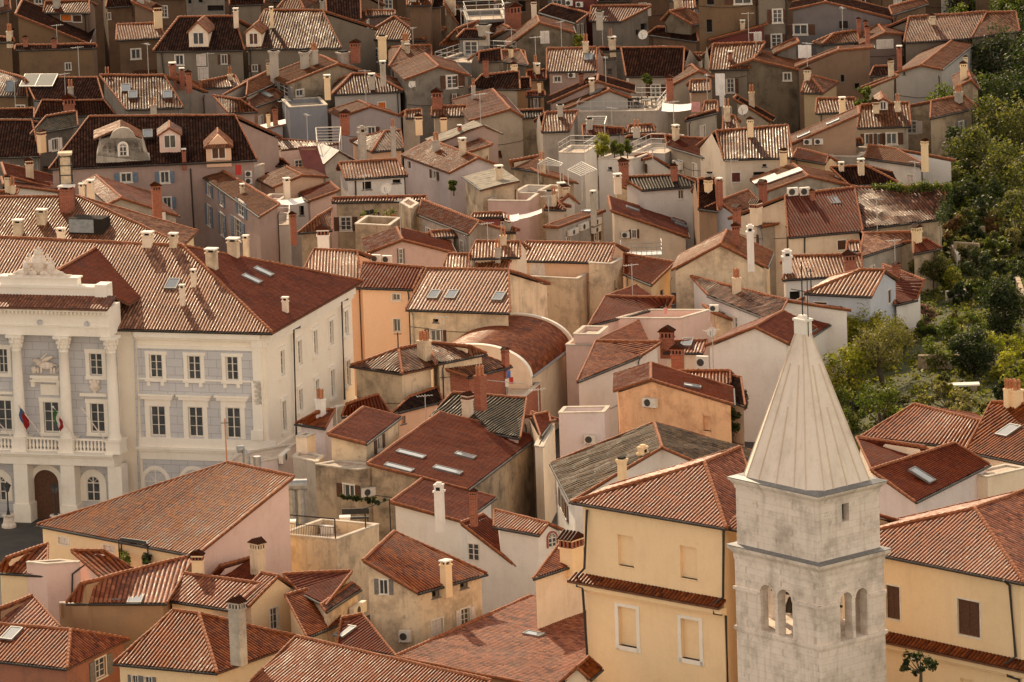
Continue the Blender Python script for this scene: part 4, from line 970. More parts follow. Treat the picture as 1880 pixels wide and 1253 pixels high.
# ---- middle right
X('F','G',[(1520,287),(2020,272),(1465,85),(1985,42)],'tall cream house with a white gable side and dotted roof',z=9.2,wall='cream',roof='old',win=[(1582,382,1640,448,'r'),(1735,376,1818,402,'d'),(1800,320,1830,340,'d')],amp=.085,sag=.06)
X('F','G',[(1115,190),(1392,272),(1100,117),(1418,142)],'cream house with a red slope and one fan unit',z=8.4,wall='cream',roof='red')
cr = HOUSES[-1]
ac(cr,'G',1182,298,1236,350,'old ac unit on the cream wall under the red slope')
X('C','G',[(620,282),(870,290),(1010,240)],'white walled roof garden with yellow shrub and potted plants',z=7.8,wall='white',par=.25,win=[(690,340,720,365,'d')])
garden = HOUSES[-1]
X('T','G',[(860,240),(1100,248)],'grey railed terrace beside the roof garden',z=7.8,wall='white',par=.2,rail=1,depth=5)
X('S','G',[(815,135),(1110,125),(830,120),(1095,108)],'long low lilac house with a parked grey box',z=7.8,wall='lilac',roof='ter',win=[(850,148,935,192,'d')])
X('P','G',[(940,290),(1020,270),(1180,360),(960,245)],'white cottage with red sloping tiles below the roof garden',z=7.6,wall='white',roof='red',win=[(922,310,955,370,'n')],ch=[(805,405,70,90,'ra'),(1165,395,50,55,'ra')])
X('T','G',[(335,240),(520,243)],'tiny sun terrace with white rails',z=7.6,wall='white',par=.2,rail=1,depth=4)
X('F','G',[(930,507),(1360,476),(790,417),(1200,398)],'white house with a dark weathered roof and one window',auto=False,z=7.6,wall='white',roof='moss',win=[(1196,507,1234,570,'w')],amp=.09,ch=[(760,470,60,70,'ps')])
X('X','G',[(740,470),(1405,665),(735,440)],'long stained parapet wall house sloping down to a gate',auto=False,z=7.4,wall='stain',roof='dark',ov=.1)
X('X','G',[(712,658),(1272,847),(692,552)],'pale yellow house with a long plain red roof',auto=False,z=7,wall='cream',roof='red',win=[(862,792,893,850,'n')],sky=[(865,648),(1190,740),(1215,765)])
lng = HOUSES[-1]
ac(lng,'G',790,805,840,845,'lone ac unit on the pale yellow wall above the balcony')
X('X','G',[(330,775),(672,655),(225,770)],'house with a tan roof and a wall full of ac units',z=6.8,wall='grey',roof='tan',sky=[(505,645),(545,665)],ch=[(588,690,45,170,'gs')])
acw = HOUSES[-1]
for i, (a, b, t) in enumerate([((465,742),(522,790),'topmost ac unit over the row on the grey wall'),((558,710),(614,755),'ac unit closest to the concrete chimney on the grey wall'),((390,785),(448,825),'ac unit in the dim corner of the grey wall'),((560,768),(610,808),'ac unit below another beside the concrete chimney')]):
    ac(acw,'G',a[0],a[1],b[0],b[1],t,'ac units on the grey wall')
X('X','G',[(210,480),(440,440),(20,265)],'house with a stony side wall and tan roof edge',z=7.2,wall='stone',roof='tan',win=[(105,455,165,510,'d')]) if 0 else \
X('X','G',[(215,395),(470,455),(110,340)],'house with a stony side wall and tan roof edge',z=7.4,wall='stone',roof='tan')
X('T','G',[(0,530),(185,535)],'pale terrace with a lilac parapet and blue cloth',z=7.2,wall='white',par=.5,depth=4)
X('T','G',[(185,515),(330,520)],'square stone stair head beside the lilac parapet',z=7.4,wall='stain',par=.2,depth=3)
X('P','G',[(330,600),(410,545),(480,600),(390,525)],'small house with a bright orange tan slope',z=7,wall='white',roof='tan')
X('F','G',[(230,645),(390,648),(250,600),(330,595)],'low cream house with a dark red roof fragment',z=6.8,wall='cream',roof='red')
X('F','G',[(5,1012),(707,1030),(98,880),(742,895)],'house with an orange loggia under a long sunlit roof',z=8,wall='peach',roof='ter',pitch=.28,win=[(135,1020,228,1122,'c')])
X('C','I',[(292,182),(785,208),(870,160)],'stained terrace house with a dark parapet patch and ac unit',z=7,wall='stain',par=.6)
log = HOUSES[-1]
ac(log,'I',460,312,522,360,'ac unit on the stained terrace wall beside a pale poster')
X('C','I',[(865,92),(1030,100),(1108,60)],'tall narrow stained house end beside the orange loggia',z=8,wall='stain',par=.05,win=[(1050,215,1062,275,'d')])
X('S','I',[(1115,168),(1320,250),(1118,30),(1485,88)],'yellow house with a drooping plain red roof',z=7,wall='yellow',roof='red',gut=1)
X('E','G',[(1145,1082),(1497,900),(1835,1062),(1545,797)],'tall gable house of mottled ochre stone with a lit left slope',auto=False,z=8,wall='stain',roof='tan',ch=[(1718,1020,60,230,'wd'),(1612,905,65,130,'ra')],win=[(1098,1140,1115,1170,'d')])
X('F','Z',[(1300,543),(1425,592),(1268,508),(1446,553)],'white house with a sagging roof of mixed old tiles',z=6.8,wall='white',roof='old',sag=.12,amp=.09)
X('X','Z',[(1310,575),(1420,615),(1290,560)],'little house with crumbling tan tiles and a grey wall unit',z=6.2,wall='stain',roof='tan')
X('F','I',[(860,545),(1480,385),(985,333),(1480,340)],'house with a dark red roof below the terrace wall',z=6.6,wall='pink',roof='red')
X('C','I',[(1060,490),(1525,492),(1740,430)],'lilac pink roof terrace with hanging towel',z=6.6,wall='pink',par=.8)
ptr = HOUSES[-1]
X('C','I',[(755,605),(935,608),(1005,550)],'pale pink stair house with a flat top beside the barrel roof',z=7,wall='pink',par=.25)
X('C','I',[(700,682),(880,686),(940,640)],'lower pink block with pale coping beside the barrel roof',z=6.2,wall='pink',par=.25)
X('F','I',[(780,945),(920,945),(920,655),(1385,658)],'house with sunstruck old tiles and a black panel',z=6.4,wall='white',roof='ter',sl=24) if 0 else \
X('F','I',[(780,945),(1240,760),(915,655),(1395,660)],'house with sunstruck tiles rising to a long red ridge',z=6.4,wall='white',roof='ter')
X('F','I',[(1400,735),(1690,738),(1395,660),(1720,650)],'low tiled roof with a skylight beside the white gable',z=6.2,wall='cream',roof='ter',sky=[(1572,670)],ch=[(1430,700,110,90,'ra'),(1505,790,100,60,'ra')])
X('P','V',[(130,225),(405,122),(590,215),(560,35)],'large white gable wall in shade with a red roof behind it',auto=False,z=7,wall='white',roof='red')
wg = HOUSES[-1]
ac(wg,'I',1640,760,1728,850,'tall white ac unit at the foot of the white gable')
ac(ptr,'I',1735,395,1798,438,'ac unit at the corner of the lilac pink terrace')
X('S','V',[(715,175),(850,85),(640,60),(800,50)],'small dark red roof behind the spire tip',z=5.6,wall='white',roof='red')
X('F','O',[(300,467),(787,490),(708,297),(880,303)],'white house with brown shutters and a hipped sunlit roof',z=7,wall='blue',roof='ter',hip='L',pitch=.32,win=[(372,530,462,602,'b'),(903,440,925,535,'b'),(835,598,852,635,'b')])
X('S','O',[(955,548),(1112,512),(862,262),(1162,375)],'annexe with a smooth red roof beside the white house',z=5.2,wall='white',roof='red')
X('S','O',[(205,640),(330,600),(160,560),(300,500)],'small white house with lit roof edge left of the brown shutters',z=5.8,wall='white',roof='tan')
X('E','I',[(1040,1012),(1312,932),(1910,1112),(1312,812)],'big orange mottled house with a plain gable and red slope',auto=False,z=6.4,wall='orange',roof='red',sky=[(1610,985,.7,1.2)],win=[(1685,1190,1745,1300,'l')])
org = HOUSES[-1]
ac(org,'I',1272,1058,1370,1122,'ac unit in the middle of the orange mottled gable')
X('F','I',[(1700,965),(1885,960),(1510,870),(1880,868)],'low house with bright tiles behind the orange gable',z=6.2,wall='orange',roof='ter')
X('S','I',[(1700,1010),(1990,1120),(1700,860),(1960,920)],'dark roofed annexe with a skylight behind the orange gable',z=5.6,wall='white',roof='dark')
X('C','M',[(665,105),(965,100),(1000,60)],'lilac annexe with a terracotta terrace and white parapet',z=5.6,wall='lilac',par=.9)
anx = HOUSES[-1]
ac(anx,'M',835,243,908,297,'ac unit on the lilac wall above a rust streak')
X('F','M',[(612,435),(742,688),(1292,163),(1345,330)],'old house with a huge mossy slab tile roof by the alley',z=5.4,wall='white',roof='grey',sl=17,sag=.12,amp=.09,pitch=.34,win=[(635,540,658,640,'n'),(680,640,700,740,'n'),(700,680,718,780,'n')])
X('S','M',[(1130,548),(1400,450),(1262,338),(1522,378)],'small house with fresh red tiles and two tall pale chimneys',z=5.8,wall='cream',roof='ter',ch=[(1085,570,60,150,'yc'),(1222,500,70,150,'yd')])
X('F','M',[(545,255),(612,165),(500,120),(600,100)],'narrow cream house lining the alley',z=6.4,wall='cream',roof='red')
X('C','M',[(508,320),(560,330),(632,190)],'tall cream alley front with faded wall patches',z=6,wall='cream',par=.05)
# ---- middle, around the brick chimneys
X('Y','J',[(15,322),(410,187),(442,387),(682,128)],'stained rendered house with a broken tiled hip roof',z=8,wall='stain',roof='old',sag=.10,amp=.09,pitch=.3,sl=20,ch=[(625,270,110,170,'st')])
X('S','J',[(722,307),(1135,222),(652,128),(1010,165)],'annexe with orange brown tiles beside the broken hip roof',z=8.4,wall='stain',roof='old',sag=.08,amp=.09)
X('S','J',[(978,418),(1340,325),(742,332),(1105,238)],'brick walled house under an orange tiled slope',z=7.2,wall='brickred',roof='old',sag=.06,amp=.09,ch=[(1085,600,95,215,'bt'),(1290,325,62,130,'ra')])
X('T','J',[(1140,570),(1450,575)],'sunken back terrace where laundry hangs',z=4.6,wall='brickred',par=.1,depth=5,zg=-.5)
X('S','J',[(640,775),(1412,917),(850,548),(1462,590)],'house with a black mossy roof half in sun',z=6,wall='pink',roof='moss',sag=.10,amp=.1,pitch=.3,ch=[(980,745,90,165,'ph')])
X('X','J',[(-60,660),(350,712),(240,560)],'low house with a plain dark red roof under the stained wall',z=5.8,wall='yellow',roof='red') if 0 else \
X('S','J',[(-60,740),(350,715),(-20,640),(245,560)],'low house with a plain dark red roof under the stained wall',z=5.8,wall='yellow',roof='red')
X('S','J',[(350,718),(770,610),(500,580),(730,500)],'dark valley roof in the shadow of the stained wall',z=5.8,wall='peach',roof='dark',win=[(430,735,470,800,'d')])
X('F','J',[(1500,800),(1650,780),(1500,705),(1655,765)],'red roof beyond the mossy house by the alley',z=5,wall='cream',roof='red')
# ---- lower left
X('S','U',[(555,305),(775,340),(700,230),(850,195)],'pink chimneyed house with a striped sunlit roof',z=7.4,wall='lilac',roof='ter',ch=[(740,225,70,110,'wt')])
X('X','U',[(700,400),(1062,452),(1050,190)],'small stone tower house with a red roof and cream side',z=8.6,wall='stain',roof='red',win=[(1140,405,1178,500,'o' if 0 else 'p')]) if 0 else \
X('X','U',[(790,385),(1062,452),(1050,190)],'small stone tower house with a red roof and cream side',z=8.6,wall='stain',roof='red',win=[(1142,405,1176,498,'n')])
X('C','U',[(560,400),(640,405),(700,380)],'white roof hutch on the ledge of the stone tower house',z=7.8,wall='cream',par=.05)
X('C','U',[(540,545),(712,585),(760,540)],'grey concrete ledge house below the white hutch',z=6.6,wall='concrete',par=.05)
X('X','U',[(1075,597),(1795,782),(1600,225)],'long red roofed house with four roof windows in the sun',z=7,wall='stone',roof='red',pitch=.3,sky=[(1385,535,.9,2.0),(1300,632,.9,2.0),(1650,650,.9,2.0),(1775,545,.8,1.4)],win=[])
X('C','U',[(700,600),(1000,640),(1180,610)],'rough stone house end with a dark doorway and ac unit',z=6.6,wall='stone',par=.03,win=[(905,745,980,838,'n')])
rough = HOUSES[-1]
ac(rough,'U',1015,762,1112,822,'ac unit beside the dark doorway in the rough stone wall')
X('S','M',[(330,345),(380,275),(220,180),(290,130)],'narrow red roof joining the long roof at the alley',z=6.8,wall='cream',roof='red') if 0 else None
X('X','U',[(1240,872),(1762,1012),(1480,700)],'white house with a red roof and a rounded white chimney',z=6,wall='white',roof='red',pitch=.3,ch=[(1597,1000,75,230,'wd'),(1840,960,60,160,'ra')])
X('X','M',[(20,830),(432,1147),(170,770)],'white gable house with a steep red slope and arched dormer',z=6,wall='white',roof='red',win=[(66,958,146,1072,'p')],pitch=.28)
X('F','M',[(238,850),(540,905),(240,742),(600,830)],'dormer house with lit tiles and a red arched window',z=6,wall='white',roof='ter',pitch=.28,win=[])
X('S','R',[(265,1113),(1410,1335),(1630,665),(2114,768)],'long house with a big striped red roof by the square',z=6.4,wall='yellow',wall2='pink',roof='ter',hip='L',pitch=.28,win=[(420,1205,492,1250,'c'),(745,1262,820,1300,'c')])
X('C','U',[(0,640),(430,560),(560,450)],'low lilac wall behind the striped roof with an ac unit',z=6.2,wall='lilac',par=.05)
lw = HOUSES[-1]
ac(lw,'U',425,508,486,570,'dark sided ac unit on the low lilac wall')
X('C','L',[(362,200),(768,238),(1068,130)],'weathered roof terrace with white coping and a dark bench',z=5.6,wall='stain',par=.8)
ter = HOUSES[-1]
X('S','L',[(1345,618),(1840,480),(955,388),(1180,180)],'stained cream house with a sunlit red roof and low windows',z=5.8,wall='stain',roof='ter',pitch=.28,win=[(1075,520,1135,625,'g'),(1447,597,1505,650,'d'),(1647,535,1705,585,'d'),(1445,805,1525,925,'c'),(1655,728,1715,850,'s')],ch=[(1550,560,80,165,'ys')])
st9 = HOUSES[-1]
ac(st9,'L',1222,878,1305,957,'ac unit low on the stained cream corner house')
X('S','L',[(490,600),(690,705),(385,485),(880,465)],'valley roof of dark red tiles below the weathered terrace',z=5,wall='stain',roof='red',pitch=.28)
X('X','L',[(680,715),(880,560),(640,690)],'narrow wall house with a crumbling brick roof edge',z=5,wall='stain',roof='old') if 0 else None
X('S','L',[(690,750),(938,590),(655,705),(880,548)],'low stained yard wall house with a crumbling tile coping',z=4.8,wall='stain',roof='old',auto=False)
yw = HOUSES[-1]
ac(yw,'L',848,695,940,772,'ac unit on the low yard wall, seen at an angle')
# ---- bottom left
X('S','K',[(-40,470),(335,492),(40,370),(342,268)],'low house with lit tiles next to the paved square',z=5.2,wall='yellow',roof='ter',pitch=.28)
X('S','K',[(720,507),(962,455),(505,318),(745,318)],'house with open red tiles in front of the yellow wall',z=5.2,wall='pink',roof='ter',pitch=.32)
X('C','K',[(188,400),(328,415),(570,398)],'white and peach rooftop box house with a tile lid',z=6,wall='pink',top='fascia',par=.0,pipes=[('K',(600,415),(515,480),(512,620))])
box = HOUSES[-1]
X('S','K',[(470,690),(1190,690),(575,552),(1392,348)],'house with a broad red roof and a glaring roof window',z=4.8,wall='ochre',roof='ter',pitch=.3,sky=[(760,655,2.0,1.0),(968,668,.9,1.4)],ch=[(1412,475,95,110,'yh')])
X('S','K',[(1500,500),(1900,590),(1560,430),(1790,370)],'house with a red roof behind the yellow dormer',z=4.8,wall='pink',roof='red',pitch=.28,ch=[(1840,480,105,200,'sa')])
X('S','K',[(-40,830),(430,862),(-40,740),(230,640)],'low red roof tucked under the rooftop box',z=4.2,wall='ochre',roof='ter',pitch=.3)
X('C','K',[(420,690),(840,730),(1165,690)],'ochre courtyard wall with curved tile coping',z=4,wall='ochre',par=.9,top='fascia')
X('F','K',[(1180,668),(1642,737),(1310,480),(1855,555)],'yellow house with a lit roof and dormer pediment',z=4.6,wall='yellow',roof='ter',pitch=.3,ch=[(1700,1040,115,340,'ga')])
X('E','L',[(140,712),(352,500),(515,590),(232,478)],'yellow dormer house with a white framed window and pediment',z=4.8,wall='yellow',roof='ter',pitch=.28,win=[(297,722,352,880,'w')])
X('S','L',[(555,932),(828,820),(400,640),(560,590)],'yellow house corner under a red slope',z=3.6,wall='yellow',roof='ter',pitch=.28)
X('S','L',[(770,985),(1190,1065),(800,800),(950,770)],'sunken red roof in the shadow of the stained house',z=3,wall='ochre',roof='red',pitch=.28,sky=[(830,900,.8,1.4)])
X('F','K',[(808,1118),(1548,1187),(1230,742),(1418,768)],'yellow corner house with a large shadowed hip roof',z=3.2,wall='yellow',roof='ter',hip='R',pitch=.28,gut=2,win=[(940,1205,980,1260,'g'),(1030,1215,1080,1260,'g')])
X('F','K',[(-60,1095),(480,1157),(-60,835),(502,882)],'red brown corner house with a striped hip roof and skylight',z=3,wall='terra',roof='ter',hip='R',pitch=.28,gut=2,sky=[(85,915,.9,1.4)],win=[(680,1080,755,1220,'g')])
X('S','L',[(-160,1560),(1300,1850),(480,930),(1870,1247)],'large house with striped tiles at the lower edge of the view',z=3,wall='yellow',roof='ter',pitch=.28)
X('X','L',[(1182,1075),(2290,1300),(2150,640)],'long house with a plain red roof and bright ridge near the cream wall',z=3.4,wall='ochre',roof='ter',pitch=.28,sky=[(2170,920,.8,1.2)])
X('S','N',[(500,480),(872,356),(690,232),(890,222)],'tall cream house with white shutters and a house shaped brick chimney',win=[(722,838,785,990,'s')],z=6.6,wall='cream',roof='ter',pitch=.28,ch=[(760,380,150,130,'yh')])
X('P','N',[(600,1240),(790,1070),(880,1150),(870,1000)],'bit of a low house with an orange roof at the lower edge',z=3,wall='cream',roof='ter')

# the last rows, far behind
for i in range(24):
    x = -60+i*80+WR.uniform(-15, 15); y = WR.uniform(-32, 6); w_ = WR.uniform(70, 105); k = WR.uniform(14, 26)
    house('F','Z',[(x,y),(x+w_,y+WR.uniform(-3,4)),(x+WR.uniform(2,20),y-k),(x+w_-WR.uniform(2,20),y-k)],'dim brown house on the last row along the upper edge',z=WR.uniform(8.5,10.5),roof='dark',wall='brown',group='houses along the far edge of town')
# ------------------------------------------------------------------ helpers for carved facades
def wall_at(h, q):
    b = None
    for w in h.walls:
        t = w.hit(q)
        if t and (b is None or t < b[0]): b = (t, w)
    return b[1] if b else None
def rect(w, reg, x0, y0, x1, y1):
    a, b = px(reg, x0, y0), px(reg, x1, y1); m = ((a[0]+b[0])/2, (a[1]+b[1])/2)
    us = sorted((w.uz((a[0], m[1]))[0], w.uz((b[0], m[1]))[0])); zs = sorted((w.uz((m[0], b[1]))[1], w.uz((m[0], a[1]))[1]))
    return us[0], us[1], zs[0], zs[1]
def pbox(w, mb, reg, x0, y0, x1, y1, d0, d1, mat=0): w.bx(mb, *rect(w, reg, x0, y0, x1, y1), d0, d1, mat)
def shifted(w, d, u0=None, u1=None, zt=None):
    a = 0 if u0 is None else u0; b = w.L if u1 is None else u1; z = w.line[0].z if zt is None else zt
    v = Wall([w.at(a, z, d), w.at(b, z, d)], w.zg)
    return v
def blob(mb, c, r, mat=0, n=8, m=6, ax=(1, 1, 1), rot=None):
    vs = []
    for i in range(m+1):
        th = math.pi*i/m
        for k in range(n):
            v = Vector((math.sin(th)*math.cos(2*math.pi*k/n)*ax[0], math.sin(th)*math.sin(2*math.pi*k/n)*ax[1], math.cos(th)*ax[2]))*r
            vs.append(c+(rot @ v if rot else v))
    mb.add(vs, [(i*n+k, i*n+(k+1) % n, (i+1)*n+(k+1) % n, (i+1)*n+k) for i in range(m) for k in range(n)], mat)
def arch_window(root, w, r, fw=.16, surround=.28, glass='glass', mats=('trim',), bars=True, name='window', depth=.0):
    """round headed window or door laid on a wall: surround, glass, bars"""
    u0, u1, z0, z1 = r; R_ = (u1-u0)/2; c = (u0+u1)/2; zs = z1-R_
    def ring(ra, rb, d0, d1, mb, mat=0):
        n = 14; A = [(c+ra*math.cos(math.pi*k/n), zs+ra*math.sin(math.pi*k/n)) for k in range(n+1)]; B = [(c+rb*math.cos(math.pi*k/n), zs+rb*math.sin(math.pi*k/n)) for k in range(n+1)]
        for k in range(n):
            q = [A[k], B[k], B[k+1], A[k+1]]
            mb.prism([w.at(a, z, d0) for a, z in q], w.n*(d1-d0), mat)
    f = MB()
    ring(R_, R_+surround, -.02, .10, f)
    for s in (-1, 1): w.bx(f, c+s*(R_+surround/2)-surround/2, c+s*(R_+surround/2)+surround/2, z0, zs, -.02, .10)
    o = f.obj(name, [wallmat(mats[0])], root)
    g = MB(); n = 14
    pts = [w.at(u0, z0, .012), w.at(u1, z0, .012)]+[w.at(c+R_*math.cos(math.pi*k/n), zs+R_*math.sin(math.pi*k/n), .012) for k in range(n+1)]
    g.add(pts, [tuple(range(len(pts)))])
    sub('pane' if name == 'window' else 'leaf', g, [M_(glass)], o)
    if bars:
        b = MB(); ring(R_-.07, R_, .012, .05, b)
        for a in ((c-.04, c+.04, z0, z1), (u0, u0+.07, z0, zs), (u1-.07, u1, z0, zs), (u0, u1, zs-.04, zs+.04), (u0, u1, z0, z0+.08), (u0, u1, (z0+zs)/2-.03, (z0+zs)/2+.03)): w.bx(b, *a, .012, .045)
        for an in (45, 135): b.tube([w.at(c, zs, .03), w.at(c+R_*math.cos(R(an)), zs+R_*math.sin(R(an)), .03)], .025, 4)
        sub('frame', b, [M_('frame')], o)
    return o
def tile_strip(h, w, reg, a, b, out=.6, drop=.32, ext=0, name='tiled_cornice'):
    ua, za = w.uz(px(reg, *a)); ub, zb = w.uz(px(reg, *b)); z = (za+zb)/2
    m = MB(); ua -= ext; ub += ext
    tile_face(m, [w.at(ua, z-drop, out), w.at(ub, z-drop, out), w.at(ub, z, .02), w.at(ua, z, .02)], .3, .07, .02)
    m.obj(name, [roofmat('ter'), M_('fascia')], h.root)
    t = MB(); w.bx(t, ua, ub, z-drop-.45, z-drop-.13, 0, out*.75); w.bx(t, ua, ub, z-drop-.65, z-drop-.45, 0, out*.4)
    t.obj('cornice', [wallmat(h.root['_w'])], h.root)

# ------------------------------------------------------------------ town hall
hall = house('F','Z',[(-364,590),(500,612),(-199,428),(335,452),(667,517)],'long pale town hall with a columned front and carved crest above it',z=14,roof='ter',wall='hallcream',hip='LRK',roof2='red',auto=False,sl=22,ov=.75,pitch=.25,name='town_hall',cat='town hall',gut=1,  # right hip coloured deeper red to stand in for its missing sun glint
  win=[(1078,905,1165,1072,'p','Q'),(1352,915,1440,1085,'p','Q'),(1627,920,1710,1090,'p','Q'),(1085,258,1188,470,'p','R'),(1358,265,1458,478,'p','R'),(1630,270,1728,488,'p','R')]+
      [(a,b,c_,d,'p','S') for a,b,c_,d in ((447,872,476,1052),(572,802,600,975),(686,728,712,902),(800,658,826,832),(908,588,934,764),(580,1152,606,1310),(700,1082,724,1240),(810,1012,836,1210),(922,942,948,1130),(462,1235,488,1455))],
  ch=[(440,80,60,72,'ps','Q'),(1065,125,85,90,'ps','Q'),(1250,130,66,85,'ss','Q'),(1525,285,90,130,'ss','Q'),(1680,200,90,120,'ss','Q'),(1770,155,46,95,'ss','Q'),(1395,420,44,115,'ps','Q'),(1315,555,44,140,'ps','Q'),(487,600,50,95,'ps','S')])
skylight(hall, 'Q', 1240, 405, .9, 1.2)
for a in ((240,370),(325,318),(430,250)): skylight(hall, 'S', *a, .8, 1.4)
fw = hall.walls[2]; rw = hall.walls[1]; hr = hall.root
T = MB()   # trim on the right-hand wing
pan = shifted(fw, .03, fw.uz(px('Q', 990, 900))[0], fw.uz(px('Q', 1822, 900))[0], fw.uz(px('Q', 1400, 868))[1])
pan.holes = [(a-(fw.uz(px('Q', 990, 900))[0]), b-(fw.uz(px('Q', 990, 900))[0]), c_, d, .02) for a, b, c_, d, _ in fw.holes]
off0 = fw.uz(px('Q', 990, 900))[0]
pan.holes = [(min(a-off0, b-off0), max(a-off0, b-off0), c_, d, .02) for a, b, c_, d, _ in fw.holes]
def flip(w_):  # the wall line runs the other way round
    return w_
pm = MB(); pan.build(pm); pm.obj('wall_panel', [wallmat('hallblue')], hr)
gj = MB()
for yy in (905, 975, 1050, 1130): pass
def trims(mb, w, reg, L): 
    for (x0, y0, x1, y1, d) in L: pbox(w, mb, reg, x0, y0, x1, y1, -.02, d)
# surrounds of the upper windows
for x0, x1, dy in ((1075, 1167, 0), (1350, 1442, 9), (1625, 1712, 16)):
    trims(T, fw, 'Q', [(x0-28, 885+dy, x0-2, 1085+dy, .09), (x1+2, 885+dy, x1+28, 1085+dy, .09), (x0-34, 880+dy, x1+34, 903+dy, .12), (x0-30, 1078+dy, x1+34, 1098+dy, .16), (x0-16, 1100+dy, x0+8, 1128+dy, .14), (x1-8, 1100+dy, x1+16, 1128+dy, .14)])
for x0, x1, dy in ((1083, 1190, 0), (1357, 1460, 7), (1629, 1730, 12)):
    trims(T, fw, 'R', [(x0-36, 235+dy, x0-2, 485+dy, .10), (x1+2, 235+dy, x1+34, 485+dy, .10), (x0-40, 205+dy, x1+38, 255+dy, .12), (x0-66, 178+dy, x1+54, 204+dy, .34), (x0-80, 166+dy, x1+66, 180+dy, .45)])
trims(T, fw, 'R', [(985, 492, 1990, 560, .14), (985, 560, 1990, 574, .35), (985, 576, 1990, 590, .25), (985, 590, 1990, 650, .10), (985, 64, 1830, 76, .10)])
trims(T, fw, 'Q', [(975, 745, 1880, 782, .45), (975, 782, 1880, 800, .25), (975, 845, 1820, 868, .10)])
trims(T, fw, 'Q', [(1822, 800, 1885, 1262, .16)]); trims(T, fw, 'R', [(1820, 76, 1890, 490, .16)])
pbox(fw, T, 'Q', 1812, 800, 1890, 852, -.02, .24); pbox(fw, T, 'R', 1812, 430, 1898, 500, -.02, .26)
# right side: cornice, strings, window surrounds
u1, z1 = rw.uz(px('S', 420, 760)); u2, z2 = rw.uz(px('S', 1000, 420))
for z0_, z1_, d in ((rw.line[0].z-.75, rw.line[0].z-.02, .4), (rw.line[0].z-1.1, rw.line[0].z-.75, .2), (rw.line[0].z-9.0, rw.line[0].z-8.8, .12)): rw.bx(T, 0, rw.L, z0_, z1_, -.02, d)
for a, b, c_, d, _ in rw.holes:
    for bb in ((a-.22, a, c_-.1, d+.1, .08), (b, b+.22, c_-.1, d+.1, .08), (a-.3, b+.3, d+.02, d+.3, .14), (a-.3, b+.3, c_-.25, c_-.02, .16)): rw.bx(T, *bb[:4], -.02, bb[4])
T.obj('stone_trim', [wallmat('trim')], hr)
for P0 in ([(568, 680), (568, 710), (525, 725), (545, 1500)], [(912, 470), (912, 508), (870, 520), (892, 1230)]):
    m = MB(); m.tube([rw.at(*rw.uz(px('S', *p)), .22) for p in P0], .08, 6); m.obj('drainpipe', [M_('gutter')], hr)
m = MB(); m.tube([fw.at(*fw.uz(px('Q', 975, 780)), .2), fw.at(*fw.uz(px('R', 1008, 900)), .2)], .07, 6); m.obj('drainpipe', [wallmat('hallblue')], hr)
for x in (1122, 1395): arch_window(hr, fw, rect(fw, 'R', x-82, 712, x+82, 960), surround=.25)
gpan = shifted(fw, .02, off0, fw.L-.2, fw.uz(px('R', 1400, 660))[1]); gm_ = MB(); gpan.build(gm_); gm_.obj('wall_panel', [wallmat('hallblue')], hr)

# the columned centre
PO = 1.1
ul, ur = fw.uz(px('R', -350, 700))[0], fw.uz(px('R', 880, 700))[0]
ul, ur = min(ul, ur), max(ul, ur)
ztop = shifted(fw, PO).uz(px('Q', 400, 600))[1]
pw = shifted(fw, PO, ul, ur, ztop)
bw = []
for rg, a in (('Q', (645, 897, 735, 1055)), ('Q', (-10, 865, 55, 1035)), ('R', (317, 228, 425, 445)), ('R', (652, 238, 752, 445)), ('R', (-15, 215, 85, 430))):
    r = rect(pw, rg, *a); pw.holes.append((*r, .15)); bw.append(r)
pm = MB(); pw.build(pm)
for s_, u_ in ((0, 0), (1, pw.L)):
    q = [pw.at(u_, pw.zg), pw.at(u_, ztop), pw.at(u_, ztop, -PO), pw.at(u_, pw.zg, -PO)]; pm.add(q, [(0, 1, 2, 3)])
pm.obj('portico_wall', [wallmat('hallblue')], hr)
hr['_w'] = 'hallblue'
for r in bw: window(hr, pw, r, 'p', True)
T = MB(); OC = .85
cw = shifted(pw, OC)
for r in bw:
    a, b, c_, d = r
    for bb in ((a-.3, a, c_-.1, d+.1, .10), (b, b+.3, c_-.1, d+.1, .10), (a-.34, b+.34, d+.02, d+.34, .13), (a-.34, b+.34, c_-.3, c_-.02, .16)): pw.bx(T, *bb[:4], -.02, bb[4])
for a in ((585, 160, 778, 182), (-60, 145, 104, 165)): pbox(pw, T, 'R', *a, -.02, .4)
# entablature, attic, plinth
zc = lambda y, d=PO+OC+.35: shifted(fw, d).uz(px('Q', 430, y))[1]
e1, e2, e3, e4, e5 = zc(772), zc(708), zc(612), zc(590), zc(565)
D0 = OC+.42
for z0_, z1_, d in ((e1, e2, D0-.1), (e2, e2+.1, D0), (e2+.1, e3, D0-.14), (e3, e4, D0+.12), (e4, e5, D0+.42)): pw.bx(T, -.35, pw.L+.35, z0_, z1_, -PO-.2, d)
n = 46
for k in range(n): pw.bx(T, (pw.L+.5)*k/n-.25, (pw.L+.5)*(k+.5)/n-.25, e3+.02, e4-.02, D0-.1, D0+.3)
T.obj('entablature', [wallmat('trim')], hr)
m = MB(); tile_face(m, [pw.at(-.5, e5+.04, D0+.6), pw.at(pw.L+.5, e5+.04, D0+.6), pw.at(pw.L+.5, e5+.62, -.3), pw.at(-.5, e5+.62, -.3)], .26, .06, 0)
m.obj('tiled_cornice', [roofmat('ter'), M_('fascia')], hr)
T = MB()
zt1 = zc(432, PO); zt2 = zc(362, PO-.2)
pw.bx(T, .3, pw.L-.3, e5+.3, zt1, -1.1, -.15); pw.bx(T, .2, pw.L-.2, zt1, zt1+.16, -1.2, -.05)
for u_ in (.2, pw.L-1.1): pw.bx(T, u_, u_+.9, e5+.3, zt1+.35, -1.3, .02)
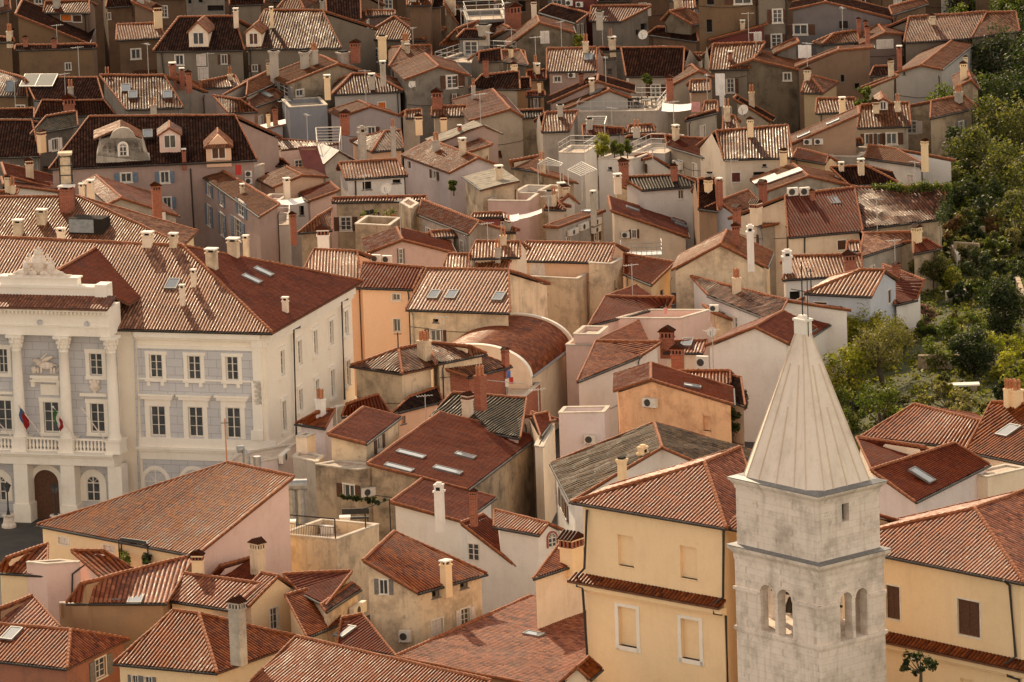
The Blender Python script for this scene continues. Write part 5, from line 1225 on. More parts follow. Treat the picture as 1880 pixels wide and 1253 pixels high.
cu = pw.uz(px('Q', 268, 400))[0]
ue = abs(pw.uz(px('Q', 545, 400))[0]-cu)
pw.bx(T, cu-ue, cu+ue, zt1+.1, zt2, -1.1, -.25); pw.bx(T, cu-ue-.12, cu+ue+.12, zt2, zt2+.12, -1.2, -.15)
T.obj('attic_parapet', [wallmat('trim')], hr)
# frieze medallions
for x in (283, 621, -55):
    M = MB(); uu, zz_ = shifted(pw, D0).uz(px('Q', x, 675 if x < 400 else 690)); c0 = pw.at(uu, zz_, D0-.14)
    M.prism([c0+(pw.u*math.cos(k*math.pi/8)+Zv*math.sin(k*math.pi/8))*.22 for k in range(16)], pw.n*.08)
    M.obj('medallion', [wallmat('hallblue')], hr)
# columns with leafy capitals
colx = [33, 119, 206]; uc = [cw.uz((x, 700))[0] for x in colx]; st_ = (uc[2]-uc[0])/2; uc = [uc[0]+st_*k for k in (-2, -1, 0, 1, 2)] if abs(st_) > .1 else uc
zb = cw.uz(px('R', 480, 485))[1]; ztc = e1
for u_ in uc:
    if not (-.4 < u_ < pw.L+.4): continue
    c0 = cw.at(u_, 0)
    b = MB(); H_ = ztc-zb; hc = 1.15
    b.lathe(c0+Zv*zb, [(.56, 0), (.56, .10), (.48, .16), (.52, .24), (.44, .32), (.43, .4), (.42, H_*.3), (.39, H_*.6), (.35, H_-hc-.1), (.39, H_-hc-.06), (.35, H_-hc)], 18)
    o = b.obj('column', [wallmat('trim')], hr, smooth=True)
    k_ = MB(); k_.lathe(c0+Zv*(ztc-hc), [(.35, 0), (.38, .4), (.52, .95), (.5, 1.0)], 14); k_.box(c0+Zv*(ztc-.1), pw.u*.60, pw.n*.60, Zv*.1)
    for rr, hh, nn in ((.40, .28, 8), (.46, .58, 8), (.56, .86, 4)):
        for j in range(nn):
            an = 2*math.pi*(j+.5*(hh > .5))/nn+.4; d = Vector((math.cos(an), math.sin(an), 0)); blob(k_, c0+Zv*(ztc-hc+hh)+d*rr, .13, 0, 6, 4, (.8, .8, 1.2))
    sub('capital', k_, [wallmat('trim')], o)
    p = MB(); 
    for z0_, z1_, e in ((zb-1.05, zb-.92, .62), (zb-.92, zb-.12, .54), (zb-.12, zb, .64)): cw.bx(p, u_-e, u_+e, z0_, z1_, -OC-.1, e)
    p.obj('pedestal', [wallmat('trim')], hr)
us_ = [u_ for u_ in uc if -.4 < u_ < pw.L+.4]
for a, b in zip(us_, us_[1:]):
    m = MB(); cw.bx(m, a+.56, b-.56, zb-.16, zb-.03, -.18, .18); cw.bx(m, a+.56, b-.56, zb-1.04, zb-.92, -.2, .2)
    k = 9
    for i in range(k):
        m.lathe(cw.at(a+.56+(b-a-1.12)*(i+.5)/k, zb-.92), [(.09, 0), (.06, .08), (.12, .28), (.06, .55), (.08, .72), (.08, .78)], 8)
    m.obj('balustrade', [wallmat('trim')], hr)
T = MB(); zl = zb-1.05
for z0_, z1_, d in ((zl-.12, zl, OC+.9), (zl-.3, zl-.12, OC+.7), (zl-.95, zl-.3, OC+.5)): pw.bx(T, -.3, pw.L+.3, z0_, z1_, -PO, d)
for u_ in us_: pw.bx(T, u_-.55, u_+.55, pw.zg, zl-.95, -.05, OC+.42); 
for u_ in us_: pw.bx(T, u_-.68, u_+.68, pw.zg, pw.zg+1.5, -.05, OC+.5)
T.obj('ground_floor_piers', [wallmat('trim')], hr)
arch_window(hr, pw, rect(pw, 'R', 248, 715, 428, 1075), surround=.42, glass='brownwood', bars=False, name='door')
for a in ((626, 760, 722, 940), (-35, 760, 45, 935)): arch_window(hr, pw, rect(pw, 'R', *a), surround=.5)
# crest, lion and shield
c0 = pw.at(cu, zt2+.1, -.55); C_ = MB(); ux_ = pw.u if pw.u.x > 0 else -pw.u
rot = Matrix.Rotation(math.atan2(ux_.y, ux_.x), 3, 'Z')
def cb(x, z, r, ax=(1, .6, 1), d=0): blob(C_, c0+ux_*x+Zv*z+pw.n*d, r, 0, 10, 7, ax, rot)
cb(0, .95, .55, (1, .4, 1.25), .1); cb(0, .9, .68, (1, .25, 1.3)); cb(0, 1.75, .32, (1.2, .6, .8)); cb(0, 2.08, .16); cb(-.26, 1.95, .12); cb(.26, 1.95, .12)
for s_ in (-1, 1):
    cb(s_*.95, .62, .42, (.8, .6, 1.3), .1); cb(s_*.88, 1.28, .18); cb(s_*1.25, .28, .34, (1.6, .7, .8), .1); cb(s_*1.62, .22, .24, (1.5, .7, .8)); cb(s_*.66, 1.02, .17, (1.6, .6, .7), .2); cb(s_*1.12, .92, .2, (.7, .6, 1.4)); cb(s_*1.95, .14, .16, (1.4, .7, .7)); cb(s_*.45, .25, .3, (1.2, .6, .8), .2); cb(s_*.7, 1.5, .14, (.8, .5, 1.6))
C_.box(c0+Zv*.02, ux_*2.4, pw.n*.35, Zv*.1)
C_.obj('crest_sculpture', [wallmat('towerstone')], hr, smooth=True)
Lm = MB(); u_, z_ = pw.uz(px('Q', 345, 1035)); c0 = pw.at(u_, z_, .4)
def lb(x, z, r, ax=(1, .6, 1), d=0, ry=0):
    rt = rot @ Matrix.Rotation(R(ry), 3, 'Y'); blob(Lm, c0+ux_*x+Zv*z+pw.n*d, r, 0, 10, 7, ax, rt)
lb(.05, .62, .36, (1.75, .7, .85)); lb(-.55, .82, .27, (1, .8, 1.1)); lb(-.78, .98, .2, (1.1, .9, .9)); lb(-.93, .93, .1); lb(.15, 1.12, .4, (1.5, .3, .4), .1, -24); lb(-.1, 1.3, .2, (2, .3, .4), .1, -40)
for x in (-.6, -.35, .45, .7): lb(x, .25, .12, (.8, .8, 2.1), .1)
Lm.tube([c0+ux_*p[0]+Zv*p[1] for p in ((.65, .7), (.95, .6), (1.0, .35), (.85, .2))], .06, 6)
lb(-.9, .3, .25, (.9, .5, 1.1), .15)
Lm.obj('lion_relief', [wallmat('towerstone')], hr, smooth=True)
T = MB(); trims(T, pw, 'Q', [(240, 1045, 445, 1062, .75), (252, 1062, 440, 1078, .6), (232, 1080, 445, 1096, .5), (236, 1096, 262, 1130, .4), (418, 1096, 440, 1130, .4), (295, 1118, 428, 1195, .12)]); T.obj('relief_shelf', [wallmat('trim')], hr)
Sm = MB(); u_, z_ = pw.uz(px('Q', 683, 1130)); c0 = pw.at(u_, z_, .1)
for x, z, r, a in ((0, 0, .42, (.85, .35, 1.15)), (-.3, .3, .16, (1, .5, 1)), (.3, .3, .16, (1, .5, 1)), (0, .45, .16, (1, .5, 1)), (-.34, -.1, .12, (1, .5, 1.4)), (.34, -.1, .12, (1, .5, 1.4)), (0, -.5, .14, (1, .5, 1))): blob(Sm, c0+ux_*x+Zv*z, r, 0, 10, 7, a, rot)
Sm.obj('shield', [wallmat('towerstone')], hr, smooth=True)
# roof behind the attic
zr_ = hit_plane(px('Q', 420, 300), fw.at(0, 0, -.2), fw.n).z
g = geometry('X', 'Q', [(420, 300), (930, 545), (690, 143)], zr_, 22, '')
m = MB()
for f in g.roof: tile_face(m, f, .26, .05, .01)
a, b = g.ridge[0]; 
w_ = plan(g.eave[0][0]-g.ridge[0][0])*-1; lf = [a+w_+Zv*(g.eave[0][0].z-a.z), b+w_+Zv*(g.eave[0][0].z-a.z)]
tile_face(m, [lf[0], lf[1], b, a] if False else [lf[1], lf[0], a, b], .26, .05, .01)
m.obj('portico_roof', [roofmat('red'), M_('fascia')], hr)
m = MB(); cap_run(m, a+Zv*.05, b+Zv*.05, .13); m.obj('ridge_tiles', [M_('ridge')], hr)
# flags on slanting poles
def flag(x0, y0, x1, y1, cols, label):
    p0 = cw.at(*cw.uz(px('R', x1, y1)), .3); p1 = cw.at(*cw.uz(px('R', x0, y0)), 1.6)
    t = thing('flagpole', label, 'flag', p0, 'flags on the town hall balcony')
    m = MB(); m.tube([p0, p1], .045, 6); blob(m, p1, .08); m.obj('pole', [M_('whitewood')], t)
    if cols:
        f = MB(); d = (p0-p1).normalized(); L = min(1.5, (p0-p1).length*.5); nn = 6
        for i, cc in enumerate(cols):
            a = L*i/len(cols); b = L*(i+1)/len(cols)
            for j in range(nn):
                q = []
                for (s, hh) in ((a, j/nn), (b, j/nn), (b, (j+1)/nn), (a, (j+1)/nn)):
                    fold = .09*math.sin(hh*7+s*3); q.append(p1+d*s*(1-.35*hh)+Vector((0, 0, -1))*(hh*1.15)+ux_*(fold+.06*hh)+pw.n*(fold*.6))
                f.add(q, [(0, 1, 2, 3)], i)
        f.obj('cloth', [plain('flag_'+cc, dict(red=(.28, .02, .02), green=(.04, .14, .05), white=(.62, .58, .54), blue=(.06, .11, .24))[cc], .8, .2, 0, .15) for cc in cols], t)
flag(190, 222, 322, 482, ['blue', 'red', 'red'], 'red and blue flag hanging on its pole beside the column')
flag(436, 232, 556, 490, ['green', 'white', 'red'], 'green white and red flag hanging on its pole')
flag(640, 240, 762, 496, [], 'bare white flagpole leaning before a tall window')
flag(-15, 280, 92, 470, ['blue'], 'bare pole with a scrap of dark blue flag')
# lamps on stone bases, pot tree
def lamp(reg, x, yb, yt, yp, label):
    p = P(px(reg, x, yp), 0.0-.5); s = scale_at(p); k = REG[reg][2]; hb = (yp-yb)/k/s; ht = (yp-yt)/k/s
    t = thing('street_lamp', label, 'street lamp', p, 'lamps before the town hall')
    m = MB(); m.lathe(p, [(.55, 0), (.55, .2), (.42, .35), (.36, hb*.8), (.46, hb*.92), (.46, hb)], 12); m.obj('stone_base', [wallmat('towerstone')], t)
    m = MB(); m.lathe(p+Zv*hb, [(.18, 0), (.10, .2), (.06, .5), (.05, ht-hb-.75), (.1, ht-hb-.7)], 10); m.obj('post', [M_('iron')], t)
    m = MB(); m.lathe(p+Zv*(ht-.75), [(.12, 0), (.26, .42), (.26, .46)], 6); m.obj('lantern', [M_('glass')], t)
    m = MB(); m.lathe(p+Zv*(ht-.3), [(.34, 0), (.2, .14), (.06, .24), (.04, .32)], 6); m.obj('cap', [M_('iron')], t)
lamp('R', 65, 1035, 795, 1128, 'black lantern on a carved stone base by the arched door')
lamp('R', 405, 1038, 805, 1115, 'black lantern standing against the dark arched door')
# ------------------------------------------------------------------ roofs and walls around the town hall
X('F','E',[(-300,860),(1320,905),(-150,560),(555,553),(1425,805)],'large house with a wide lit roof and a dark roof terrace cut into it',z=11,roof='ter',wall='yellow',hip='RK',pitch=.25,ch=[(485,655,105,170,'ms' if 0 else 'rs'),(590,560,40,90,'ps'),(655,555,55,110,'ps'),(135,830,80,100,'ss'),(305,750,80,95,'ss')])
hb = HOUSES[-1]
c_ = MB(); q = None
for f in hb.g.roof:
    r = poly_hit(px('E', 645, 790), f)
    if r and (q is None or r[0] < q[0]): q = r
if q:
    p = q[1]; u = hb.ux; n = u.cross(Zv); n = n if n.y < 0 else -n
    c_.box(p+Zv*.3, u*1.5, n*.9, Zv*.75, 0); c_.box(p+Zv*.45-u*.35+n*.92, u*1.1, n*.02, Zv*.55, 1)
    c_.obj('roof_terrace', [M_('dark'), M_('metal')], hb.root)
X('S','E',[(425,660),(545,655),(440,495),(540,490)],'tall dark red flue house with an iron framed concrete stack on top',z=12,roof='red',wall='maroon',sl=35,mat='redmetal',ch=[(490,500,80,250,'cs')],name='flue_stack',cat='flue stack') if 0 else None
X('P','E',[(775,612),(872,565),(1285,692),(688,405)],'house with a tan slope and a long red slope before the pink house',z=9.5,roof='ter',wall='grey',ch=[(1130,665,75,175,'ra')])
hx = HOUSES[-1]; ac(hx,'E',1105,662,1185,722,'ac unit under the orange brick chimney')
X('X','E',[(40,405),(420,500),(10,312)],'low red roof with a bright hooked ridge near the stack',z=9.5,roof='red',wall='grey')
X('X','E',[(25,470),(440,520),(10,415)],'second red roof tucked below the bright hooked ridge',z=9,roof='red',wall='white')
X('S','E',[(-40,560),(110,560),(-20,520),(140,505)],'tan roof corner behind the wide lit roof',z=9.4,roof='tan',wall='grey')
X('E','E',[(120,850),(405,720),(700,880),(300,640)],'white gable wall rising between two stone chimneys',z=11.6,roof='ter',wall='lilac') if 0 else None
X('S','E',[(1425,385),(1870,700),(1600,372),(2010,610)],'tall alley house with red and blue painted shutters',z=8.6,wall='pink',roof='tan',sl=12,win=[(1495,470,1518,545,'B'),(1585,520,1605,615,'B'),(1720,590,1755,690,'B'),(1495,620,1518,760,'B'),(1590,680,1612,830,'B'),(1690,720,1735,860,'B')])
X('T','E',[(1560,385),(1700,370)],'little terracotta terrace above the alley house',z=8.8,wall='peach',par=.4,depth=4)
X('C','E',[(1745,350),(1815,345),(1900,320)],'pale block carrying two stacked fan units',z=9.2,wall='grey',par=.05)
bk = HOUSES[-1]
ac(bk,'E',1755,362,1812,408,'upper fan unit of the stacked pair on the pale block','stacked pair of fan units')
ac(bk,'E',1755,415,1812,458,'lower fan unit of the stacked pair on the pale block','stacked pair of fan units')
# chimney stack with an iron frame, a thing of its own
p = P(px('E', 487, 655), 12.5); s = scale_at(p)*3.917
t = thing('chimney_stack', 'tall stack with a dark red skirt and an iron cage', 'chimney', p)
m = MB(); m.box(p+Zv*(80/s), Vector((58/s, 0, 0)), Vector((0, 58/s, 0)), Zv*(88/s)); m.obj('skirt', [M_('redmetal')], t)
m = MB(); m.box(p+Zv*(285/s), Vector((36/s, 0, 0)), Vector((0, 36/s, 0)), Zv*(128/s)); m.box(p+Zv*(420/s), Vector((50/s, 0, 0)), Vector((0, 50/s, 0)), Zv*(8/s)); m.obj('shaft', [wallmat('stain')], t)
m = MB()
for sx in (-1, 1):
    for sy in (-1, 1): m.tube([p+Vector((sx*42/s, sy*42/s, 165/s)), p+Vector((sx*42/s, sy*42/s, 425/s))], .05, 5)
for hgt in (200, 265, 335, 400):
    for a, b in (((-1, -1), (1, -1)), ((1, -1), (1, 1)), ((1, 1), (-1, 1)), ((-1, 1), (-1, -1))): m.tube([p+Vector((a[0]*42/s, a[1]*42/s, hgt/s)), p+Vector((b[0]*42/s, b[1]*42/s, hgt/s))], .04, 5)
m.obj('iron_cage', [M_('iron')], t)
# the curved gable dormer of the pink house
pf = [w for w in pinkhouse.walls if w.hit(px('A', 1000, 1240))][0]; dw = shifted(pf, -.35)
sil = [(690,1185),(695,1120),(722,1085),(728,1010),(790,995),(812,950),(850,926),(885,918),(922,926),(955,955),(975,992),(1020,1010),(1030,1085),(1075,1110),(1082,1165),(1085,1185)]
pts = [dw.at(*dw.uz(px('A', *q_))) for q_ in sil]
m = MB(); m.prism(pts, -dw.n*.5); m.prism([pts[3], pts[4], pts[10], pts[11], pts[14], pts[1]], -dw.n*4.5)
o = m.obj('curved_gable', [wallmat('concrete')], pinkhouse.root)
arch_window(pinkhouse.root, dw, rect(dw, 'A', 858, 1030, 912, 1125), surround=.15)
m = MB(); 
a, b = dw.at(*dw.uz(px('A', 722, 1015))), dw.at(*dw.uz(px('A', 1020, 1015)))
c0 = (a+b)/2; rise = Zv*1.1; bk_ = -dw.n*5
a = a+Zv*.1 - (b-a).normalized()*.6; b = b+Zv*.1
tile_face(m, [a+bk_, a-dw.n*.5, c0+rise-dw.n*.5, c0+rise+bk_], .25, .06); tile_face(m, [b-dw.n*.5, b+bk_, c0+rise+bk_, c0+rise-dw.n*.5], .25, .06)
sub('roof', m, [roofmat('tan'), M_('fascia')], o)

# ------------------------------------------------------------------ barrel roofed church
zc_ = 5.4
Rf = P(px('I', 455, 905), zc_); Rb = P(px('I', 728, 700), zc_); ax = Rb-Rf
wd = plan(ax).cross(Zv).normalized()        # to the right
Tp = vplane(px('I', 62, 672), Rf, wd); half = (Rf-Tp).dot(wd); rise_ = Tp.z-zc_
Cc = Rf-wd*half
t = thing('barrel_roofed_church', 'cream church with a tiled barrel roof between two arched gables', 'church', Vector(((Cc+ax/2).x, (Cc+ax/2).y, 0))); t['_w'] = 'cream'
def arcp(k, n, sc_=1.0, z=0): a = math.pi*k/n; return Cc+wd*(-math.cos(a)*half*sc_)+Zv*(math.sin(a)*rise_*sc_+z)
n = 14; m = MB()
for k in range(n): tile_face(m, [arcp(k, n), arcp(k+1, n), arcp(k+1, n)+ax, arcp(k, n)+ax], .26, .05, 0, 0, 0, False, dirv=ax if False else None) if 0 else None
mm = 44; ns = int(ax.length/.26*6); vs = []; uv = []
cum = [0]
for k in range(mm): cum.append(cum[-1]+(arcp(k+1, mm)-arcp(k, mm)).length)
for i in range(ns+1):
    for k in range(mm+1):
        p = arcp(k, mm)+ax*(i/ns); nn = (p-(Cc+ax*(i/ns)-Zv*half*.3)).normalized(); L = ax.length*i/ns
        vs.append(p+nn*(.06*abs(math.sin(math.pi*L/.26))**.8)); uv.append((L/.26, (cum[k] if k < mm/2 else cum[-1]-cum[k])/.38))
m.add(vs, [(i*(mm+1)+k, (i+1)*(mm+1)+k, (i+1)*(mm+1)+k+1, i*(mm+1)+k+1) for i in range(ns) for k in range(mm)], 0, uv)
m.obj('roof', [roofmat('rust')], t)
m = MB()
Lf, Lb = Rf-wd*2*half, Rb-wd*2*half; ins = .35
def dn(p): return Vector((p.x, p.y, ZG))
for a, b in ((Rf-wd*ins, Rb-wd*ins), (Lf+wd*ins, Lb+wd*ins)): m.add([a, b, dn(b), dn(a)], [(0, 1, 2, 3)])
m.obj('wall', [wallmat('cream')], t)
for off, ext, mt, nm, th in ((Vector(), 1.01, 'cream', 'front_gable', -.45), (ax, 1.07, 'flash', 'rear_gable', .35)):
    pts = [arcp(k, 28, ext)+off for k in range(29)]; pts = [dn(pts[0])]+pts+[dn(pts[-1])]
    m = MB(); m.prism(pts, plan(ax).normalized()*th); o = m.obj(nm, [wallmat('cream')], t)
    c2 = MB()
    for k in range(28):
        a, b = arcp(k, 28, ext)+off, arcp(k+1, 28, ext)+off; d = plan(ax).normalized()*(th if th > 0 else th*1.15)
        ao, bo = arcp(k, 28, ext*1.014)+off, arcp(k+1, 28, ext*1.014)+off
        c2.prism([a, b, bo, ao], d)
    sub('coping', c2, [wallmat('trim')], o)
m = MB(); m.tube([Rf+wd*.1-Zv*.05, Rb+wd*.1-Zv*.05], .11, 6); 
m.add([Rf-wd*.05, Rb-wd*.05, Rb-wd*.9+Zv*.62, Rf-wd*.9+Zv*.62], [(0, 1, 2, 3)]) if 0 else None
m.obj('gutter', [M_('metal')], t)
m = MB(); m.tube([Rb-wd*.2-Zv*.1, Rb-wd*.2-Zv*5.5], .1, 6); m.obj('drainpipe', [M_('gutter')], t)

# ------------------------------------------------------------------ monastery
mon = house('Y','M',[(752,688),(1625,430),(1768,860),(1860,330)],'tall yellow monastery wing with blind windows left of the bell tower',z=14,roof='ter',wall='yellow',sl=24,ov=.55,pitch=.29,amp=.07,gut=1,name='monastery',cat='monastery',
  win=[(1065,195,1168,398,'l','N'),(1478,268,1588,480,'l','N'),(1072,672,1190,930,'l','N'),(1488,752,1608,1015,'l','N')])
mw = mon.walls[0]
for a, b, c_, d, _ in mw.holes:
    T = MB()
    if c_ < 7.2 and d < 9.6:
        for bb in ((a-.28, a, c_-.3, d+.22), (b, b+.28, c_-.3, d+.22), (a, b, d, d+.22), (a-.34, b+.34, c_-.3, c_)): mw.bx(T, *bb, -.02, .07)
        T.obj('window_surround', [wallmat('trim')], mon.root)
tile_strip(mon, mw, 'N', (800, 438), (1760, 615), .75, .42, .3)
for P0 in ([(868, 20), (880, 400), (832, 452), (830, 520), (868, 530), (892, 1300)], [(1775, 140), (1772, 600), (1732, 640), (1738, 700), (1790, 725), (1806, 1300)]):
    m = MB(); m.tube([mw.at(*mw.uz(px('N', *p)), .55 if 380 < p[1] < 535 and p[0] < 1000 else (.55 if 600 < p[1] < 720 and p[0] > 1000 else .13)) for p in P0], .085, 7); m.obj('drainpipe', [M_('gutter')], mon.root)
link = house('F','Z',[(1333,969),(1575,1015),(1400,895),(1560,930)],'short yellow wall piece between monastery wing and bell tower',z=13.9,roof='ter',wall='yellow',sl=22,ov=.5,pitch=.29,name='monastery',cat='monastery')
mon2 = house('Y','W',[(775,470),(1610,280),(1885,692),(1905,178)],'yellow monastery wing with brown shutters right of the bell tower',z=14,roof='ter',wall='yellow',sl=24,ov=.55,pitch=.29,amp=.07,gut=1,name='monastery',cat='monastery',
  win=[(1125,705,1200,885,'b'),(1517,785,1638,978,'b'),(1530,1215,1600,1300,'l')])
m2 = mon2.walls[0]
tile_strip(mon2, m2, 'W', (1140, 955), (1880, 1115), .75, .42, 3)
m = MB(); m.tube([m2.at(*m2.uz(px('W', *p)), dd) for p, dd in (((1800, 665), .5), ((1808, 700), .13), ((1842, 1090), .13), ((1815, 1120), .6), ((1822, 1190), .5), ((1860, 1215), .13), ((1880, 1300), .13))], .085, 7); m.obj('drainpipe', [M_('gutter')], mon2.root)
X('F','V',[(985,722),(1562,782),(1275,548),(1642,637)],'house with a broad striped roof right behind the spire',z=8,roof='ter',wall='cream',pitch=.3)
X('F','V',[(1555,802),(1960,886),(1700,535),(1960,552)],'cream house with a large roof window at the garden edge',z=8.6,roof='ter',wall='cream',pitch=.3,sky=[(1795,695,1.1,1.5)],ch=[(1830,545,90,90,'yt'),(1790,560,40,110,'yt')])
X('S','W',[(1285,245),(1692,40),(1040,72),(1500,-78)],'lilac sided house with a red roof and one big skylight',z=9,roof='red',wall='lilac',pitch=.29,sky=[(1318,105,.95,1.7)])
X('S','V',[(1045,910),(1360,800),(960,727),(1340,782)],'red roof filling the gap between spire and skylight house',z=8.2,roof='red',wall='cream',pitch=.29)
X('C','W',[(1560,90),(1680,110),(1900,60)],'cream house side with a metal duct at the skylight house',z=8.6,wall='cream',par=.05)

# ------------------------------------------------------------------ bell tower
zt0 = 10.8
A_, B_, C_ = (P(px('W', *q_), zt0) for q_ in ((290, 925), (770, 1045), (1135, 950)))
D_ = A_+C_-B_; cen = (A_+C_)/2; ea, eb = (B_-A_)/2, (C_-B_)/2     # half axes: left face runs along ea, right face along eb
vd = plan(B_-CAM).normalized()
def zN(reg, y, kk=1.0):
    p = cen+(B_-cen)*kk; q_ = proj(p); hq = (q_[0], px(reg, 0, y)[1]); return hit_plane(hq, p, vd).z
tw = thing('bell_tower', 'pale stone bell tower with a pointed spire and paired arches', 'bell tower', Vector((cen.x, cen.y, 0))); tw['_w'] = 'towerstone'
cz = Vector((cen.x, cen.y, 0))
def ring_box(mb, k, z0, z1, mat=0, k2=None):
    k2 = k if k2 is None else k2
    vs = [cz+ea*(sx*k)+eb*(sy*k)+Zv*z0 for sx, sy in ((-1, -1), (1, -1), (1, 1), (-1, 1))]+[cz+ea*(sx*k2)+eb*(sy*k2)+Zv*z1 for sx, sy in ((-1, -1), (1, -1), (1, 1), (-1, 1))]
    mb.add(vs, [(0, 1, 2, 3), (7, 6, 5, 4), (0, 4, 5, 1), (1, 5, 6, 2), (2, 6, 7, 3), (3, 7, 4, 0)], mat)
KS = .965
zL = zt0; zI = zN('W', 835); zC2b = zN('W', 668); zC2 = zN('W', 600, 1.07); zU0 = zN('W', 585, .93); zC1b = zN('W', 262, .93); zC1 = zN('W', 215, .98); zS = zN('W', 197, .88); zA = zN('V', 165, .12); zF = zN('V', 95, .12)
m = MB(); ring_box(m, KS, -1, zL-.12); m.obj('shaft', [wallmat('towerstone')], tw)
# belfry: four walls with two arches each
m = MB()
def belf(p0, p1, arches, inner):
    w = Wall([p0+Zv*0, p1+Zv*0], zL); 
    w.line = [Vector((p0.x, p0.y, zC2b)), Vector((p1.x, p1.y, zC2b))]; n = w.n
    out = (w.p0+w.u*w.L/2)-cz; n = n if n.dot(plan(out)) > 0 else -n; w.n = n
    TH = .62
    es = sorted(arches); last = 0.0
    def slab(u0, u1, z0, z1): w.bx(m, u0, u1, z0, z1, -TH, 0)
    for (uc_, wd_, zs0, zsp) in es:
        slab(last, uc_-wd_, zL, zC2b); slab(uc_-wd_, uc_+wd_, zL, zs0) if zs0 > zL+.02 else None
        nn = 10
        for k in range(nn):
            a0, a1 = math.pi*k/nn, math.pi*(k+1)/nn
            ua, ub = uc_-wd_*math.cos(a0), uc_-wd_*math.cos(a1); za, zb_ = zsp+wd_*math.sin(a0), zsp+wd_*math.sin(a1)
            q_ = [w.at(ua, za), w.at(ub, zb_), w.at(ub, zC2b), w.at(ua, zC2b)]; m.prism(q_, -n*TH)
        last = uc_+wd_
    slab(last, w.L, zL, zC2b)
    return w
c4 = [cz+ea*(sx*KS)+eb*(sy*KS) for sx, sy in ((-1, -1), (1, -1), (1, 1), (-1, 1))]   # A,B,C,D order
def arcs(w, reg, L):
    r_ = []
    for (x0, x1, ytop, ysill) in L:
        a, b = w.uz(px(reg, x0, 850))[0], w.uz(px(reg, x1, 850))[0]; a, b = min(a, b), max(a, b)
        zt = w.uz(px(reg, (x0+x1)/2, ytop))[1]; zs_ = w.uz(px(reg, (x0+x1)/2, ysill))[1]; r_.append(((a+b)/2, (b-a)/2, max(zs_, zL), zt-(b-a)/2))
    return r_
wl = Wall([Vector((c4[0].x, c4[0].y, zC2b)), Vector((c4[1].x, c4[1].y, zC2b))], zL); wr = Wall([Vector((c4[1].x, c4[1].y, zC2b)), Vector((c4[2].x, c4[2].y, zC2b))], zL)
la = arcs(wl, 'W', [(438, 515, 700, 955), (532, 612, 725, 985)]); ra = arcs(wr, 'W', [(872, 938, 738, 1000), (957, 1022, 715, 980)])
zsill = sum(a[2] for a in la+ra)/4; zspr = sum(a[3] for a in la+ra)/4
wlb = belf(c4[0], c4[1], la, 0); wrb = belf(c4[1], c4[2], ra, 0)
belf(c4[3], c4[2], [(a[0], a[1], a[2], a[3]) for a in la], 0); belf(c4[0], c4[3], [(a[0], a[1], a[2], a[3]) for a in ra], 0)
ring_box(m, KS-.1, zL-.1, zL+.02); ring_box(m, KS-.1, zC2b-.1, zC2b)
m.obj('belfry', [wallmat('towerstone')], tw)
m = MB(); ring_box(m, 1.0, zL-.14, zL+.06); ring_box(m, .982, zL-.22, zL-.14); m.obj('string_course', [wallmat('towerstone')], tw)
m = MB()
for w, L in ((wlb, la), (wrb, ra)):
    us_ = [0]+[v for a in sorted(L) for v in (a[0]-a[1]-.16, a[0]+a[1]+.16)]+[w.L]
    for i in range(0, len(us_), 2):
        if us_[i+1]-us_[i] > .05: w.bx(m, us_[i]-(.1 if i == 0 else 0), us_[i+1]+(.1 if i == len(us_)-2 else 0), zspr-.1, zspr+.08, -.02, .12)
    for (uc_, wd_, z0_, zs_) in L:
        for k in range(10):
            a0, a1 = math.pi*k/10, math.pi*(k+1)/10
            q_ = [w.at(uc_-r_*math.cos(a), zs_+r_*math.sin(a), -.01) for r_, a in ((wd_, a0), (wd_+.16, a0), (wd_+.16, a1), (wd_, a1))]; m.prism(q_, w.n*.07)
m.obj('arch_moulding', [wallmat('towerstone')], tw)
m = MB(); ring_box(m, KS-.2, zC2b-.02, zC2b)
k0 = KS
for i, (za, zb_, ka, kb) in enumerate(((zC2b, zC2b+(zC2-zC2b)*.45, KS+.012, KS+.02), (zC2b+(zC2-zC2b)*.45, zC2b+(zC2-zC2b)*.75, KS+.03, KS+.075), (zC2b+(zC2-zC2b)*.75, zC2, KS+.09, KS+.105))): ring_box(m, ka, za, zb_, 0, kb)
m.obj('cornice', [wallmat('towerstone')], tw)
m = MB(); ring_box(m, KS+.11, zC2, zC2+.05, 0, KS+.11); ring_box(m, KS+.10, zC2+.05, zU0+.1, 0, .92); m.obj('lead_capping', [M_('flash')], tw)
m = MB(); KU = .925
uw = [Wall([cz+ea*(a[0]*KU)+eb*(a[1]*KU)+Zv*zC1b, cz+ea*(b[0]*KU)+eb*(b[1]*KU)+Zv*zC1b], zC2) for a, b in (((-1, -1), (1, -1)), ((1, -1), (1, 1)), ((1, 1), (-1, 1)), ((-1, 1), (-1, -1)))]
r_ = rect(uw[1], 'W', 883, 252, 922, 350); uw[1].holes.append((*r_, .5))
for w in uw: w.build(m)
uw[1].n = uw[1].n
m.add([uw[1].at(r_[0], r_[2], -.5), uw[1].at(r_[1], r_[2], -.5), uw[1].at(r_[1], r_[3], -.5), uw[1].at(r_[0], r_[3], -.5)], [(0, 1, 2, 3)], 1)
m.obj('upper_stage', [wallmat('towerstone'), M_('dark')], tw)
m = MB()
for za, zb_, ka, kb in ((zC1b-.05, zC1b+(zC1-zC1b)*.4, KU+.012, KU+.03), (zC1b+(zC1-zC1b)*.4, zC1b+(zC1-zC1b)*.75, KU+.04, KU+.085), (zC1b+(zC1-zC1b)*.75, zC1, KU+.095, KU+.11)): ring_box(m, ka, za, zb_, 0, kb)
m.obj('cornice', [wallmat('towerstone')], tw)
